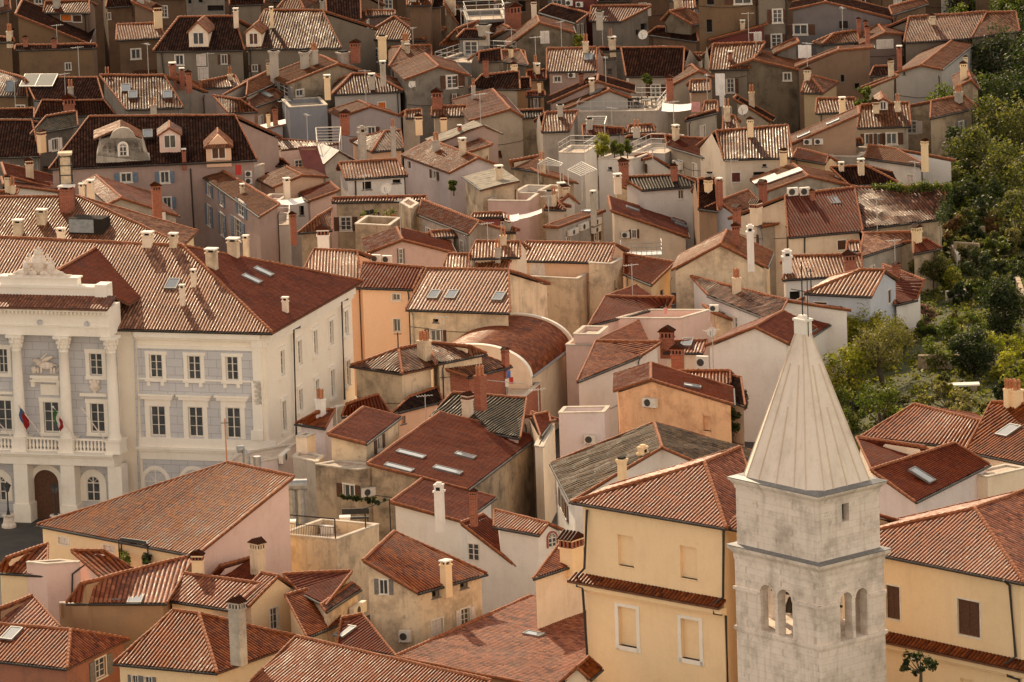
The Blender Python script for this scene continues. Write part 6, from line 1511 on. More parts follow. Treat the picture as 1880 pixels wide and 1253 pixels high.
m = MB(); ring_box(m, KU+.115, zC1, zC1+.05); ring_box(m, KU+.10, zC1+.05, zS+.08, 0, .905); m.obj('lead_capping', [M_('flash')], tw)
# spire: four broad faces, narrow chamfers and raised ribs
m = MB(); ch_ = .13
def oct_(k, z): return [cz+ea*(x*k)+eb*(y*k)+Zv*z for x, y in ((-1, -1+ch_*2), (-1+ch_*2, -1), (1-ch_*2, -1), (1, -1+ch_*2), (1, 1-ch_*2), (1-ch_*2, 1), (-1+ch_*2, 1), (-1, 1-ch_*2))]
o0, o1 = oct_(.915, zS), oct_(.112, zA)
m.add(o0+o1, [(i, (i+1) % 8, 8+(i+1) % 8, 8+i) for i in range(8)]+[tuple(range(7, -1, -1)), tuple(range(8, 16))])
m.obj('spire', [wallmat('spirestone')], tw)
m = MB()
def rib(f, g_, t0, t1, side, r=.06):
    a, b = o0[f], o0[(f+1) % 8]; c2, d2 = o1[f], o1[(f+1) % 8]
    p = a+(b-a)*g_; p2 = c2+(d2-c2)*side; m.tube([p+(p2-p)*t0, p+(p2-p)*t1], r, 6)
for f in range(0, 8):
    rib(f, 0.0, 0, 1, 0.0, .05)
for f in (1, 3, 5, 7):
    rib(f, .20, 0, .80, .4); rib(f, .5, 0, .52, .5); rib(f, .80, 0, .80, .6)
m.obj('spire_ribs', [wallmat('joint')], tw)
m = MB(); ring_box(m, .115, zA, zF); ring_box(m, .135, zF, zF+.14); ring_box(m, .08, zF+.14, zF+.34, 0, .06); m.obj('finial_block', [wallmat('trim'), ], tw)
top = cz+Zv*(zF+.3)
m = MB(); m.tube([top, top+Zv*3.3], .04, 6); m.tube([top+ea*.12+Zv*-2.2, top+ea*.12+Zv*3.0], .03, 5); m.tube([top+Zv*1.5-ea*.25, top+Zv*1.5+ea*.25], .03, 5); m.obj('lightning_rod', [M_('iron')], tw)
m = MB(); m.lathe(cz+ea*-.35+eb*-.1+Zv*(zL+.9), [(.5, 0), (.44, .12), (.34, .5), (.2, .85), (.06, .92)], 14); m.tube([cz+ea*-.8-eb*.1+Zv*(zL+1.95), cz+ea*.8-eb*.1+Zv*(zL+1.95)], .08, 6); m.obj('bell', [plain('bronze', (.08, .06, .035), .5, .5, .6)], tw)
# ------------------------------------------------------------------ plants
def ground_at(q):
    p = P(q, 0)
    for _ in range(25): p = P(q, (p.z+TERR(p.x, p.y)-.5)/2 if _ else TERR(p.x, p.y)-.5)
    return p
def leafmat(name, col, tr=.5):
    if name in MATS: return MATS[name]
    m, nt, bs = newmat(name); out = nt.nodes['Material Output']
    pos = geo_pos(nt); c = mixc(nt, ramp(nt, noise(nt, pos, 1.3, 3), .35, .7), col, tuple(v*.55 for v in col))
    nt.links.new(c, bs.inputs['Base Color']); bs.inputs['Roughness'].default_value = .55; bs.inputs['Specular IOR Level'].default_value = .35
    t = N(nt, 'ShaderNodeBsdfTranslucent'); nt.links.new(mixc(nt, 1, c, (1.0, 1.15, .45), 'MULTIPLY'), t.inputs['Color'])
    mx = N(nt, 'ShaderNodeMixShader'); mx.inputs[0].default_value = tr
    nt.links.new(bs.outputs[0], mx.inputs[1]); nt.links.new(t.outputs[0], mx.inputs[2]); nt.links.new(mx.outputs[0], out.inputs['Surface'])
    MATS[name] = m; return m
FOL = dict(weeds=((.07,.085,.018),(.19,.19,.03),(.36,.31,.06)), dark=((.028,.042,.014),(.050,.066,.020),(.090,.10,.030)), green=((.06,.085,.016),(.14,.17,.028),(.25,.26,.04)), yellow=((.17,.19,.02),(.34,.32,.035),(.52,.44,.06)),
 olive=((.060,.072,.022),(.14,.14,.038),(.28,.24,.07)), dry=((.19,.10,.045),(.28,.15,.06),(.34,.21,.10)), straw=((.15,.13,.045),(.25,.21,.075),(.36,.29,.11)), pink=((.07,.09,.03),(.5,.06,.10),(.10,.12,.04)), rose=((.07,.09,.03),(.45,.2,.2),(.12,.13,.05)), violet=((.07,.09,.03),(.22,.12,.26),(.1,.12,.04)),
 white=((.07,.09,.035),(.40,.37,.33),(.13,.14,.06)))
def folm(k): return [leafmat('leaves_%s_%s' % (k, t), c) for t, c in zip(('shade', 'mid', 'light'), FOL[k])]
def leaves(mb, centers, radii, per, size, flat=1.0, mats=3):
    V = []; F = []; Mi = []
    for ci, (c, r) in enumerate(zip(centers, radii)):
        bias = RNG.random()
        n = int(per*RNG.uniform(.7, 1.3))
        d = RNG.normal(size=(n, 3)); d /= np.linalg.norm(d, axis=1)[:, None]
        rad = r*(RNG.random(n)**.45)
        p = np.array(c)+d*rad[:, None]*np.array([1, 1, flat])
        nrm = d*.7+RNG.normal(size=(n, 3))*.6+np.array([0, 0, .35]); nrm /= np.linalg.norm(nrm, axis=1)[:, None]
        a = np.cross(nrm, RNG.normal(size=(n, 3))); a /= np.linalg.norm(a, axis=1)[:, None]; b = np.cross(nrm, a)
        s = size*RNG.uniform(.6, 1.35, n)[:, None]
        q = np.stack([p-a*s*.5, p+b*s*.32, p+a*s*.5, p-b*s*.32], 1)
        o = len(mb.V); mb.V += [tuple(v) for v in q.reshape(-1, 3)]
        for k in range(n):
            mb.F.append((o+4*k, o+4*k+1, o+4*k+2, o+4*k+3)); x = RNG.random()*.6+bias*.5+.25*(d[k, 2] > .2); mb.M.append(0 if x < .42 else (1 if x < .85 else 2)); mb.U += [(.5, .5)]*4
def crown_mesh(base, W, H, clear, kind, per, size, nclump, shape='round'):
    mb = MB(); cs = []; rs = []
    for _ in range(nclump):
        while True:
            v = RNG.uniform(-1, 1, 3)
            L = np.linalg.norm(v)
            if shape == 'cone':
                v[2] = RNG.uniform(-1, 1); lim = max(.12, (1-(v[2]+1)/2)**.75)
                if math.hypot(v[0], v[1]) < lim: break
            elif L < 1 and L > .42: break
        cz_ = H*(clear+(1-clear)*(v[2]+1)/2); cs.append((base.x+v[0]*W*.42, base.y+v[1]*W*.42, base.z+cz_)); rs.append(min(W, H*(1-clear))*RNG.uniform(.13, .25)*(.6 if shape == 'cone' else 1))
    leaves(mb, cs, rs, per, size)
    return mb, cs
def tree(q, wp, hp, kind, label, group=None, clear=.18, shape='round', per=95, size=.24, ncl=None, name='tree', cat='tree', z=None, lean=0):
    base = ground_at(q) if z is None else P(q, z); s = scale_at(base); W = wp/s; H = hp/s
    t = thing(name, label, cat, base, group)
    ncl = ncl or int(max(14, min(60, W*H*.9)))
    mb, cs = crown_mesh(base+Zv*0, W, H, clear, kind, per, size, ncl, shape)
    m = MB(); r0 = max(.05, W*.035); tip = base+Vector((lean*.4, 0, H*(clear+(1-clear)*.55)))
    k1 = base+Vector((lean*.5+RNG.normal()*.12*W*.2, 0, H*max(.15, clear)))
    m.tube([base-Zv*.4, (base+k1)/2, k1, tip], r0, 7, 0, [r0*1.25, r0, r0*.8, r0*.2])
    for c in cs[::max(1, len(cs)//7)]:
        c = Vector(c); m.tube([k1, (k1+c)/2+Vector((0, 0, -.1*H*.3)), c], r0*.4, 5, 0, [r0*.5, r0*.32, r0*.08])
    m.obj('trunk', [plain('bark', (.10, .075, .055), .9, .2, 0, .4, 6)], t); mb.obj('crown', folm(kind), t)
    return t
HILL = 'trees on the wooded hillside'
RNG = np.random.default_rng(5)
tree((1732,192), 50, 122, 'dark', 'tall dense cypress among the cottages', clear=.04, shape='cone', per=150, size=.26, ncl=85)
for (x, y, w, h, l) in ((1782, 150, 30, 92, 'slim dark cypress rising above the hillside wood'), (1838, 120, 30, 84, 'slim dark cypress at the upper edge of the wood'), (1722, 268, 26, 66, 'slim dark cypress beside the dotted cottage roof')): tree((x, y), w, h, 'dark', l, clear=.03, shape='cone', per=120, size=.26, ncl=60)
tree((1686,212), 50, 88, 'dark', 'dark bushy tree left of the cypress', clear=.06)
for i, (x, y, w, h, k) in enumerate([(1745,28,60,50,'dark'),(1790,40,70,60,'dark'),(1845,30,75,55,'dark'),(1885,60,60,60,'green'),(1770,60,40,40,'green'),(1800,112,55,62,'green'),(1850,110,70,75,'dark'),(1895,130,60,80,'dark'),
   (1790,170,50,60,'dark'),(1835,180,80,90,'dark'),(1885,200,80,85,'dark'),(1760,215,40,50,'dark'),(1800,225,60,60,'green'),(1850,255,80,90,'dark'),(1900,260,70,90,'dark'),(1735,262,60,80,'green'),(1775,275,60,75,'dark'),
   (1822,300,75,85,'olive'),(1880,315,80,95,'olive'),(1760,330,60,70,'dark'),(1800,345,75,80,'olive'),(1850,365,80,85,'olive'),(1895,390,70,90,'olive'),(1740,352,40,50,'green'),(1775,388,50,55,'dark'),(1830,410,60,60,'dark'),(1870,440,60,70,'olive')]):
    lab = dict(dark='dark evergreen tree in the wood on the hillside', green='mid green tree in the wood on the hillside', olive='grey green tree with open crown on the hillside')[k]
    tree((x+RNG.uniform(-6, 6), y+14), w*1.5, h*1.55, k, lab, HILL, clear=.05, size=.3)
for i in range(70):
    x = 1690+RNG.uniform(0, 215); y = RNG.uniform(60, 560)
    if x < 1745 and 230 < y < 620 or x < 1700 and y > 90: x += 60
    k = RNG.choice(['dark', 'dark', 'green', 'olive']); w = RNG.uniform(45, 85); h = w*RNG.uniform(.8, 1.2)
    lab = dict(dark='dark evergreen tree in the wood on the hillside', green='mid green tree in the wood on the hillside', olive='grey green tree with open crown on the hillside')[k]
    if y > 400: lab = 'low bushy shrub on the bank below the wooded hillside'; w *= .8; h *= .6
    tree((x, y), w, h, k, lab, HILL if y <= 400 else 'shrubs on the garden bank', clear=.03, size=.28)
for i in range(80):
    x = RNG.uniform(1555, 1890); y = RNG.uniform(590, 800)
    if 1570 < x < 1720 and 640 < y < 740: continue
    k = RNG.choice(['green', 'olive', 'straw', 'yellow', 'dark']); w = RNG.uniform(24, 60); h = w*RNG.uniform(.4, .8)
    tree((x, y), w, h, k, 'small garden shrub among rough grass behind the spire', 'small shrubs in the garden', clear=0, name='shrub', cat='shrub', size=.2, ncl=12)
for i, (x, y, w, h, k) in enumerate([(1752,440,44,42,'dry'),(1790,425,52,38,'dry'),(1830,432,46,46,'dry'),(1858,470,40,52,'straw')]):
    tree((x, y), w, h, k, 'rust coloured dry shrub above the garden walls' if k == 'dry' else 'straw coloured dry shrub beside the garden walls', 'dry shrubs above the garden walls' if k == 'dry' else None, clear=0, name='shrub', cat='shrub')
tree((1712,536), 84, 74, 'olive', 'rounded olive tree on a visible trunk by the red shed', clear=.3, ncl=60, per=120, size=.2)
tree((1600,665), 130, 98, 'yellow', 'broad sunlit yellow green tree behind the spire', clear=.1, ncl=55, per=110)
tree((1623,708), 130, 118, 'straw', 'thin leaved fruit tree with a leaning dark trunk on the lawn', clear=.34, per=75, size=.17, ncl=60, lean=-.8)
tree((1560,740), 95, 110, 'yellow', 'bright yellowish bush tree touching the spire edge', clear=.05, ncl=45)
tree((1650,590), 46, 40, 'pink', 'bush covered in pink red blossom at the white house corner', clear=0, name='shrub', cat='shrub')
tree((1700,600), 70, 42, 'rose', 'pale rose bush spreading below the red annexe', clear=0, name='shrub', cat='shrub')
tree((1765,628), 110, 60, 'green', 'wide tangled shrub on the garden bank', clear=0, name='shrub', cat='shrub')
tree((1840,612), 95, 95, 'dark', 'big dark rounded bush under the side wall', clear=0, name='shrub', cat='shrub', ncl=60)
tree((1870,540), 60, 62, 'dark', 'clipped dark bush with pale top at the picture edge', clear=0, name='shrub', cat='shrub')
tree((1800,545), 52, 95, 'dark', 'upright dark bush below the white round table', clear=0, name='shrub', cat='shrub')
tree((1752,540), 40, 52, 'yellow', 'yellow green shrub by the white balustrade', clear=0, name='shrub', cat='shrub')
tree((1722,676), 80, 62, 'green', 'shadowy shrub in the middle of the garden', clear=0, name='shrub', cat='shrub')
tree((1785,690), 90, 85, 'dark', 'dark shrub in front of the low stone wall', clear=0, name='shrub', cat='shrub', ncl=50)
tree((1780,650), 60, 40, 'white', 'shrub with white blossom beside the dark bush', clear=0, name='shrub', cat='shrub')
tree((1845,668), 80, 70, 'yellow', 'leafy yellow green shrub near the far garden edge', clear=0, name='shrub', cat='shrub')
tree((1862,735), 62, 98, 'yellow', 'climbing shrub with yellow leaves above the chimney pots', clear=.1, name='shrub', cat='shrub')
tree((1742,762), 120, 58, 'straw', 'low shrub with white flower specks at the lawn edge', clear=0, name='shrub', cat='shrub', per=80)
tree((1612,795), 100, 88, 'green', 'dark green bush between spire and striped roof', clear=0, name='shrub', cat='shrub')
tree((1565,795), 70, 110, 'green', 'green bush tucked against the spire', clear=0, name='shrub', cat='shrub')
tree((1412,745), 40, 90, 'olive', 'pale green bush left of the spire by the white gable', clear=0, name='shrub', cat='shrub')
tree((1362,795), 56, 72, 'green', 'leafy bush at the end of the orange house', clear=0, name='shrub', cat='shrub')
tree((1362,752), 26, 36, 'rose', 'small rose bush on the end wall of the orange house', clear=0, name='shrub', cat='shrub', z=3)
tree((1345,812), 36, 62, 'dark', 'dark creeper climbing the orange house wall', clear=0, name='shrub', cat='shrub', z=3)
tree((1660,345), 50, 50, 'dark', 'small palm like tree before the white walled cottage', clear=.2, z=3)
tree((1690,345), 34, 36, 'dark', 'second low palm like tree beside the white cottage wall', clear=.2, z=3)
tree((1588,195), 52, 34, 'green', 'ivy mound on the flat sunlit roof', clear=0, name='shrub', cat='shrub', z=9.6)
tree((1607,192), 26, 18, 'violet', 'patch of violet blossom beside the ivy mound', clear=0, name='shrub', cat='shrub', z=9.6, ncl=10)
tree((1690,1255), 90, 60, 'dark', 'young pine tip rising before the monastery wall', clear=.3, per=60, size=.2, z=8.2, ncl=14)
tree((203,918), 34, 32, 'green', 'small round potted tree at the town hall wall', clear=.35, z=0, ncl=14, size=.16)
tree((425,1252), 44, 22, 'olive', 'treetop just showing under the yellow corner house', clear=0, z=1.0, ncl=12)
tree((1107,285), 34, 38, 'yellow', 'bright yellow shrub in the roof garden', clear=.05, name='shrub', cat='shrub', z=8.0, ncl=22, size=.16)
for x, y in ((1128,285),(1140,288),(1152,284)): tree((x, y), 20, 26, 'green', 'potted green plant in the roof garden', 'potted plants in the roof garden', clear=.1, name='plant', cat='plant', z=8.0, ncl=12, size=.16)
tree((1060,85), 22, 20, 'yellow', 'yellow leaved bush between two far roofs', clear=0, name='shrub', cat='shrub', z=9.8, ncl=12)
tree((1187,160), 24, 24, 'green', 'small green tree beside the terrace chimney', clear=.2, z=8.4, ncl=12)
tree((833,352), 18, 26, 'green', 'sprig of greenery by the slab roof wall', clear=0, name='shrub', cat='shrub', z=6.5, ncl=10)
tree((952,505), 24, 14, 'green', 'bushy plant on the orange loggia parapet', clear=0, name='plant', cat='plant', z=7.2, ncl=10, size=.14)
# ivy along the sagging roof, as loose greenery
def ivy(pts, n, r, kind, label, z):
    c = []; 
    P_ = [P(q, z) for q in pts]
    for i in range(n):
        k = RNG.random()*(len(P_)-1); j = int(k); p = P_[j].lerp(P_[j+1], k-j); c.append((p.x, p.y, p.z+RNG.normal()*.12))
    mb = MB(); leaves(mb, c, [r*RNG.uniform(.7, 1.3) for _ in c], 60, .18); o = mb.obj('ivy', folm(kind), None, P_[0]); tag(o, label, 'ivy')
ivy([px('H', 800, 482), px('H', 1100, 485), px('H', 1335, 480)], 42, .42, 'green', 'ivy creeping along the ridge of the sagging mottled roof', 9.6)
ivy([px('H', 1325, 500), px('H', 1310, 620), px('H', 1275, 730)], 40, .6, 'dark', 'ivy hanging down the end of the sagging mottled roof', 8.4)
ivy([px('H', 850, 790), px('H', 1000, 800), px('H', 1240, 760)], 34, .6, 'dark', 'creeper on the wall under the sagging mottled roof', 6.6)
ivy([px('U', 890, 838), px('U', 1040, 846), px('U', 1240, 880)], 26, .12, 'dark', 'garland of creeper on the terrace wire', 7.2)
ivy([px('K', 845, 232), px('K', 950, 238), px('K', 1050, 262)], 22, .14, 'dark', 'creeper topping the little pergola by the striped roof', 6.2)
ivy([px('K', 865, 240), px('K', 870, 310), px('K', 905, 390)], 24, .3, 'green', 'climbing plant on the pergola post by the striped roof', 5.6)
ivy([px('K', 1040, 280), px('K', 1045, 420)], 20, .3, 'dark', 'second climbing plant on the other pergola post', 5.6)
# undergrowth of the garden
mb = MB(); c = []
for _ in range(4200):
    x = RNG.uniform(23, 48); y = RNG.uniform(438, 610)
    c.append((x, y, TERR(x, y)-.42))
leaves(mb, c, [RNG.uniform(.35, 1.1) for _ in c], 20, .3, .6)
o = mb.obj('undergrowth', folm('weeds'), None, Vector((40, 500, 0))); o['kind'] = 'stuff'; o['label'] = 'rough grass and weeds over the garden and hillside'; o['category'] = 'undergrowth'
# garden walls and furniture
def gwall(q0, q1, h, label, mat='stone', th=.3):
    a, b = ground_at(q0), ground_at(q1); m = MB(); d = plan(b-a); L = d.length; u = d/L; n = u.cross(Zv); c = (a+b)/2
    k = max(1, int(L/1.2)); z0 = min(a.z, b.z)-.5
    m.box(Vector((c.x, c.y, (z0+max(a.z, b.z)+h)/2)), u*L/2, n*th/2, Zv*((max(a.z, b.z)+h-z0)/2))
    for i in range(k): m.box(Vector((a.x, a.y, 0))+d*((i+.5)/k)+Zv*(max(a.z, b.z)+h+.06+.02*(i % 3)), u*(L/k/2*.97), n*th*.62, Zv*.07)
    o = m.obj('garden_wall', [wallmat(mat)], None, Vector((c.x, c.y, z0))); tag(o, label, 'wall')
gwall(px('H', 1600, 850), px('H', 1440, 860), .9, 'upper dry stone wall of the garden terraces')
gwall(px('H', 1380, 1020), px('H', 1560, 1035), 1.6, 'tall dry stone wall behind the white round table')
gwall(px('O', 1120, 1010), px('O', 1700, 1010), 1.0, 'long low stone wall across the shaded garden')
gwall(px('O', 1320, 530), px('O', 1600, 500), .8, 'pale stone wall under the upright dark bush', 'towerstone')
gwall(px('O', 1880, 640), px('O', 1830, 480), 1.6, 'slanting wall by the picture edge over the dark bush')
gwall(px('H', 1410, 1060), px('H', 1360, 960), .9, 'white balustrade wall of the garden stair', 'trim')
p = ground_at(px('H', 1515, 1030)); t = thing('garden_table', 'white round table before the tall dry stone wall', 'table', p)
m = MB(); m.lathe(p, [(.35, 0), (.08, .1), (.06, .68)], 10); m.obj('leg', [M_('whitewood')], t); m = MB(); m.lathe(p+Zv*.68, [(.9, 0), (.92, .06)], 20); m.obj('tabletop', [M_('whitewood')], t)
p = ground_at(px('V', 1545, 470)); t = thing('stone_bench', 'pale stone garden bench on the lawn among weeds', 'bench', p)
m = MB(); m.box(p+Zv*.5, Vector((1.3, 0, 0)), Vector((0, .5, 0)), Zv*.06); m.obj('seat', [wallmat('trim')], t); m = MB(); [m.box(p+Vector((x, 0, .22)), Vector((.2, 0, 0)), Vector((0, .4, 0)), Zv*.24) for x in (-.9,)]; m.obj('leg', [wallmat('stone')], t)
m = MB(); m.box(p+Vector((.9, 0, .22)), Vector((.2, 0, 0)), Vector((0, .4, 0)), Zv*.24); m.obj('leg', [wallmat('stone')], t)
# ------------------------------------------------------------------ small things on roofs and terraces
def find(txt):
    for h in HOUSES:
        if txt in h.label: return h
    raise KeyError(txt)
def on_flat(h, reg, x, y, par=0):
    return P(px(reg, x, y), h.z-par)
def on_roof(h, q):
    hit = None
    for f in h.g.roof+([h.g.flat] if h.g.flat else []):
        r = poly_hit(q, f)
        if r and (hit is None or r[0] < hit[0]): hit = (r[0], r[1], f)
    return hit
ZX, YX = Vector((1, 0, 0)), Vector((0, 1, 0))
def copy_tree(o, loc, rz, label, group=None):
    r = o.copy(); COL.objects.link(r); r.location = loc; r.rotation_euler = (0, 0, rz); r['label'] = label
    if group: r['group'] = group
    for ch in o.children:
        c = ch.copy(); COL.objects.link(c); c.parent = r
    return r
# tables and chairs
o0 = Vector((0, 0, 0))
def make_table(p, label, group=None):
    t = thing('table', label, 'table', p, group); m = MB(); m.box(p+Zv*.73, ZX*.42, YX*.42, Zv*.025); m.obj('tabletop', [M_('iron')], t)
    m = MB(); m.box(p+Zv*.36, ZX*.04, YX*.04, Zv*.36); m.box(p+Zv*.03, ZX*.22, YX*.22, Zv*.02); m.obj('leg', [M_('iron')], t); return t
def make_chair(p, label, group=None, mk='iron'):
    t = thing('chair', label, 'chair', p, group)
    m = MB(); m.box(p+Zv*.45, ZX*.22, YX*.22, Zv*.025); m.obj('seat', [M_(mk)], t)
    m = MB(); m.box(p+Zv*.72+YX*.2, ZX*.22, YX*.02, Zv*.2); m.obj('backrest', [M_(mk)], t)
    for sx in (-1, 1):
        for sy in (-1, 1):
            m = MB(); m.box(p+Vector((sx*.19, sy*.19, .22)), ZX*.02, YX*.02, Zv*.22); m.obj('leg', [M_(mk)], t)
    return t
dk = find('rooftop restaurant terrace'); T0 = None; C0 = None
for i, x in enumerate((500, 560, 640, 710, 840, 905, 965, 1005)):
    p = on_flat(dk, 'C', x, 775 - (i % 2)*14, .15); lab = 'dark square table on the railed restaurant terrace'; g_ = 'tables on the restaurant terrace'
    if T0 is None: T0 = make_table(p, lab, g_)
    else: copy_tree(T0, p, .2*(i % 3), lab, g_)
    for s_ in (-1, 1):
        pc = p+Vector((s_*.75, .1, 0)); lab = 'dark chair at a table on the railed restaurant terrace'; g_ = 'chairs on the restaurant terrace'
        if C0 is None: C0 = make_chair(pc, lab, g_)
        else: copy_tree(C0, pc, -s_*1.4, lab, g_)
cr_ = find('crowded with pots')
for i, (x, y) in enumerate(((800, 730), (845, 722), (900, 735))): copy_tree(C0, on_flat(cr_, 'F', x, y, .7), .7*i, 'dark chair among pots on the stained stone terrace', 'chairs on the stained stone terrace')
def pot(p, label, group, r=.25, h=.45, mk='pot'):
    t = thing('plant_pot', label, 'plant pot', p, group); m = MB(); m.lathe(p, [(r*.7, 0), (r, h*.85), (r*1.1, h*.86), (r*1.1, h)], 10); m.obj('pot', [M_(mk)], t)
    mb = MB(); leaves(mb, [(p.x, p.y, p.z+h+r*.8)], [r*1.5], 70, .16); mb.obj('plant', folm('green'), t)
for x, y in ((770, 735), (870, 718), (940, 730), (985, 715)): pot(on_flat(cr_, 'F', x, y, .7), 'potted plant on the stained stone terrace', 'pots on the stained stone terrace')
loh = find('stained terrace house with a dark parapet')
for x, y in ((560, 170), (700, 168)): copy_tree(C0, on_flat(loh, 'I', x, y, .6), .5, 'dark chair in the orange loggia', 'chairs in the orange loggia')
lg_ = find('rough stone house end') if False else None
tr_ = find('weathered roof terrace with white coping')
p = on_flat(tr_, 'L', 905, 125, .8); t = thing('bench', 'dark bench on the weathered white roof terrace', 'bench', p)
m = MB(); m.box(p+Zv*.45, ZX*.95, YX*.25, Zv*.04); m.obj('seat', [M_('iron')], t); m = MB(); m.box(p+Zv*.85+YX*.25, ZX*.95, YX*.03, Zv*.2); m.obj('backrest', [M_('iron')], t)
for sx in (-1, 1):
    m = MB(); m.box(p+Vector((sx*.85, 0, .22)), ZX*.04, YX*.22, Zv*.22); m.obj('leg', [M_('iron')], t)
for (x, y, w_, h_, lab) in ((440, 205, .75, 1.0, 'tall white block at the corner of the weathered terrace'), (700, 190, .9, .5, 'low white planter in the middle of the weathered terrace'), (830, 150, .7, .75, 'white planter beside the dark bench on the terrace')):
    p = on_flat(tr_, 'L', x, y, .8); m = MB(); m.box(p+Zv*h_/2, ZX*w_*.5, YX*.35, Zv*h_*.5); m.box(p+Zv*(h_+.03), ZX*(w_*.5+.04), YX*.39, Zv*.03); o = m.obj('planter', [wallmat('white')], None, p); tag(o, lab, 'planter')
p0 = on_flat(tr_, 'L', 365, 200, 0); p1 = on_flat(tr_, 'L', 760, 236, 0); p2 = on_flat(tr_, 'L', 975, 160, 0); p3 = on_flat(tr_, 'L', 1150, 100, 0)
t = thing('terrace_frame', 'thin iron frame of posts and rails over the weathered terrace', 'frame', p0); m = MB()
for p in (p0, p1, p2, p3): m.tube([p-Zv*.8, p+Zv*1.5], .05, 5)
m.tube([p0+Zv*1.45, p1+Zv*1.45], .05, 5); m.tube([p2+Zv*1.45, p3+Zv*1.5], .035, 5)
for k in range(26): a = p0.lerp(p1, .15+.8*k/26); m.tube([a, a+Zv*.85], .015, 4)
m.tube([p0.lerp(p1, .15)+Zv*.85, p1+Zv*.85], .025, 5)
m.obj('frame', [M_('iron')], t)
# pergolas of white bars
def pergola(reg, pts, z, label, mk='whitemetal', nb=5, drop=2.2):
    q = [P(px(reg, *p), z) for p in pts]; t = thing('pergola', label, 'pergola', q[0]); m = MB()
    for a, b in zip(q, q[1:]+q[:1]): m.tube([a, b], .05, 5)
    for k in range(1, nb): m.tube([q[0].lerp(q[3], k/nb), q[1].lerp(q[2], k/nb)], .04, 5)
    m.obj('frame', [M_(mk)], t)
    for a in q:
        m = MB(); m.tube([a, a-Zv*drop], .05, 5); m.obj('post', [M_(mk)], t)
pergola('B', [(440, 1025), (600, 1022), (610, 915), (430, 920)], 9, 'white bar pergola over the terrace behind the rust red sheet')
pergola('G', [(402, 360), (500, 405), (610, 360), (500, 305)], 8.8, 'white slatted pergola by the stained stair wall', nb=7)
pergola('G', [(185, 320), (345, 335), (365, 315), (255, 275)], 8.6, 'low white glass roof frame behind the tan slopes', nb=4)
pergola('K', [(845, 240), (1050, 270), (1045, 250), (860, 225)], 6.6, 'dark planted pergola in front of the striped roof', 'iron', 3, 3.2)
pergola('C', [(535, 895), (665, 895), (680, 840), (545, 840)], 8.6, 'pale iron frame under the restaurant terrace', 'steel', 4)
# awnings and cloths
def cloth(reg, pts, z, label, mk, name='awning', sagf=.25, n=8):
    q = [P(px(reg, *p[:2]), z+(p[2] if len(p) > 2 else 0)) for p in pts]; m = MB(); vs = []
    for j in range(n+1):
        for i in range(n+1):
            a = q[0].lerp(q[1], i/n); b = q[3].lerp(q[2], i/n); s = i/n*(1-i/n)*4; v = j/n*(1-j/n)*4
            vs.append(a.lerp(b, j/n)-Zv*(sagf*(s*.5+v*.5))+Vector((0, .05*math.sin(i*2.3+j), 0)))
    m.add(vs, [(j*(n+1)+i, j*(n+1)+i+1, (j+1)*(n+1)+i+1, (j+1)*(n+1)+i) for j in range(n) for i in range(n)])
    o = m.obj(name, [mk if not isinstance(mk, str) else M_(mk)], None, q[0], True); tag(o, label, name)
CW = plain('white_cloth', (.82, .79, .76), .85, .2, 0, .1); CR = plain('red_cloth', (.5, .06, .05), .85, .2, 0, .2); CB = plain('blue_cloth', (.12, .2, .5), .85, .2, 0, .2); CP = plain('pink_cloth', (.72, .36, .34), .85, .2, 0, .2)
cloth('C', [(1075, 800), (1285, 790), (1290, 745), (1080, 738)], 9.4, 'wide white cloth awning beside the restaurant terrace', CW)
cloth('F', [(180, 610), (352, 592), (330, 555), (130, 575)], 8.6, 'small white awning over the whitewashed terrace', CW)
cloth('G', [(-20, 725), (215, 668), (215, 640), (0, 690)], 8.2, 'long white sunshade above the yellow stub house', CW)
cloth('F', [(1790, 725), (1890, 720), (1890, 675), (1775, 675)], 8.4, 'little white sunshade on the low pink house', CW)
def wash(reg, x0, y0, x1, y1, z, mk, label, group=None):
    a, b = P(px(reg, x0, y0), z), P(px(reg, x1, y0), z); s = scale_at(a)*REG[reg][2]; H = (y1-y0)/s; m = MB(); n = 6; vs = []
    for j in range(5):
        for i in range(n+1): vs.append(a.lerp(b, i/n)-Zv*(H*j/4)+Vector((0, .07*math.sin(i*1.9+j*.8), 0)))
    m.add(vs, [(j*(n+1)+i, j*(n+1)+i+1, (j+1)*(n+1)+i+1, (j+1)*(n+1)+i) for j in range(4) for i in range(n)])
    o = m.obj('laundry', [mk], None, a, True); tag(o, label, 'laundry', group)
wash('C', 1460, 530, 1530, 690, 10.2, CW, 'tall white sheet hanging by the open loft door')
wash('C', 1490, 610, 1525, 770, 9.4, CW, 'white towel strip hanging lower than the tall sheet')
wash('C', 1290, 735, 1352, 808, 9.2, CP, 'pink patterned cloth hanging at the end of the white awning')
wash('J', 1298, 360, 1330, 425, 8, CB, 'blue cloth on the line above the sunken back terrace')
wash('J', 1318, 415, 1352, 470, 7.6, CR, 'red cloth on the line above the sunken back terrace')
wash('J', 1285, 430, 1310, 495, 7.5, CW, 'white cloth on the line above the sunken back terrace')
wash('I', 1404, 412, 1432, 458, 7.3, CP, 'pink towel on the lilac pink terrace parapet')
wash('D', 255, 325, 350, 420, 11.5, CW, 'patterned pale sheets on a rack by the grey house')
wash('E', 1690, 325, 1735, 400, 10.4, CR, 'red and green striped cloth beside the fan units')
m = MB(); a, b = P(px('J', 1140, 440), 7.6), P(px('J', 1445, 470), 7.6); m.tube([a, b], .03, 5); o = m.obj('clothes_line', [M_('steel')], None, a); tag(o, 'thin pole with clothes above the sunken back terrace', 'clothes line')
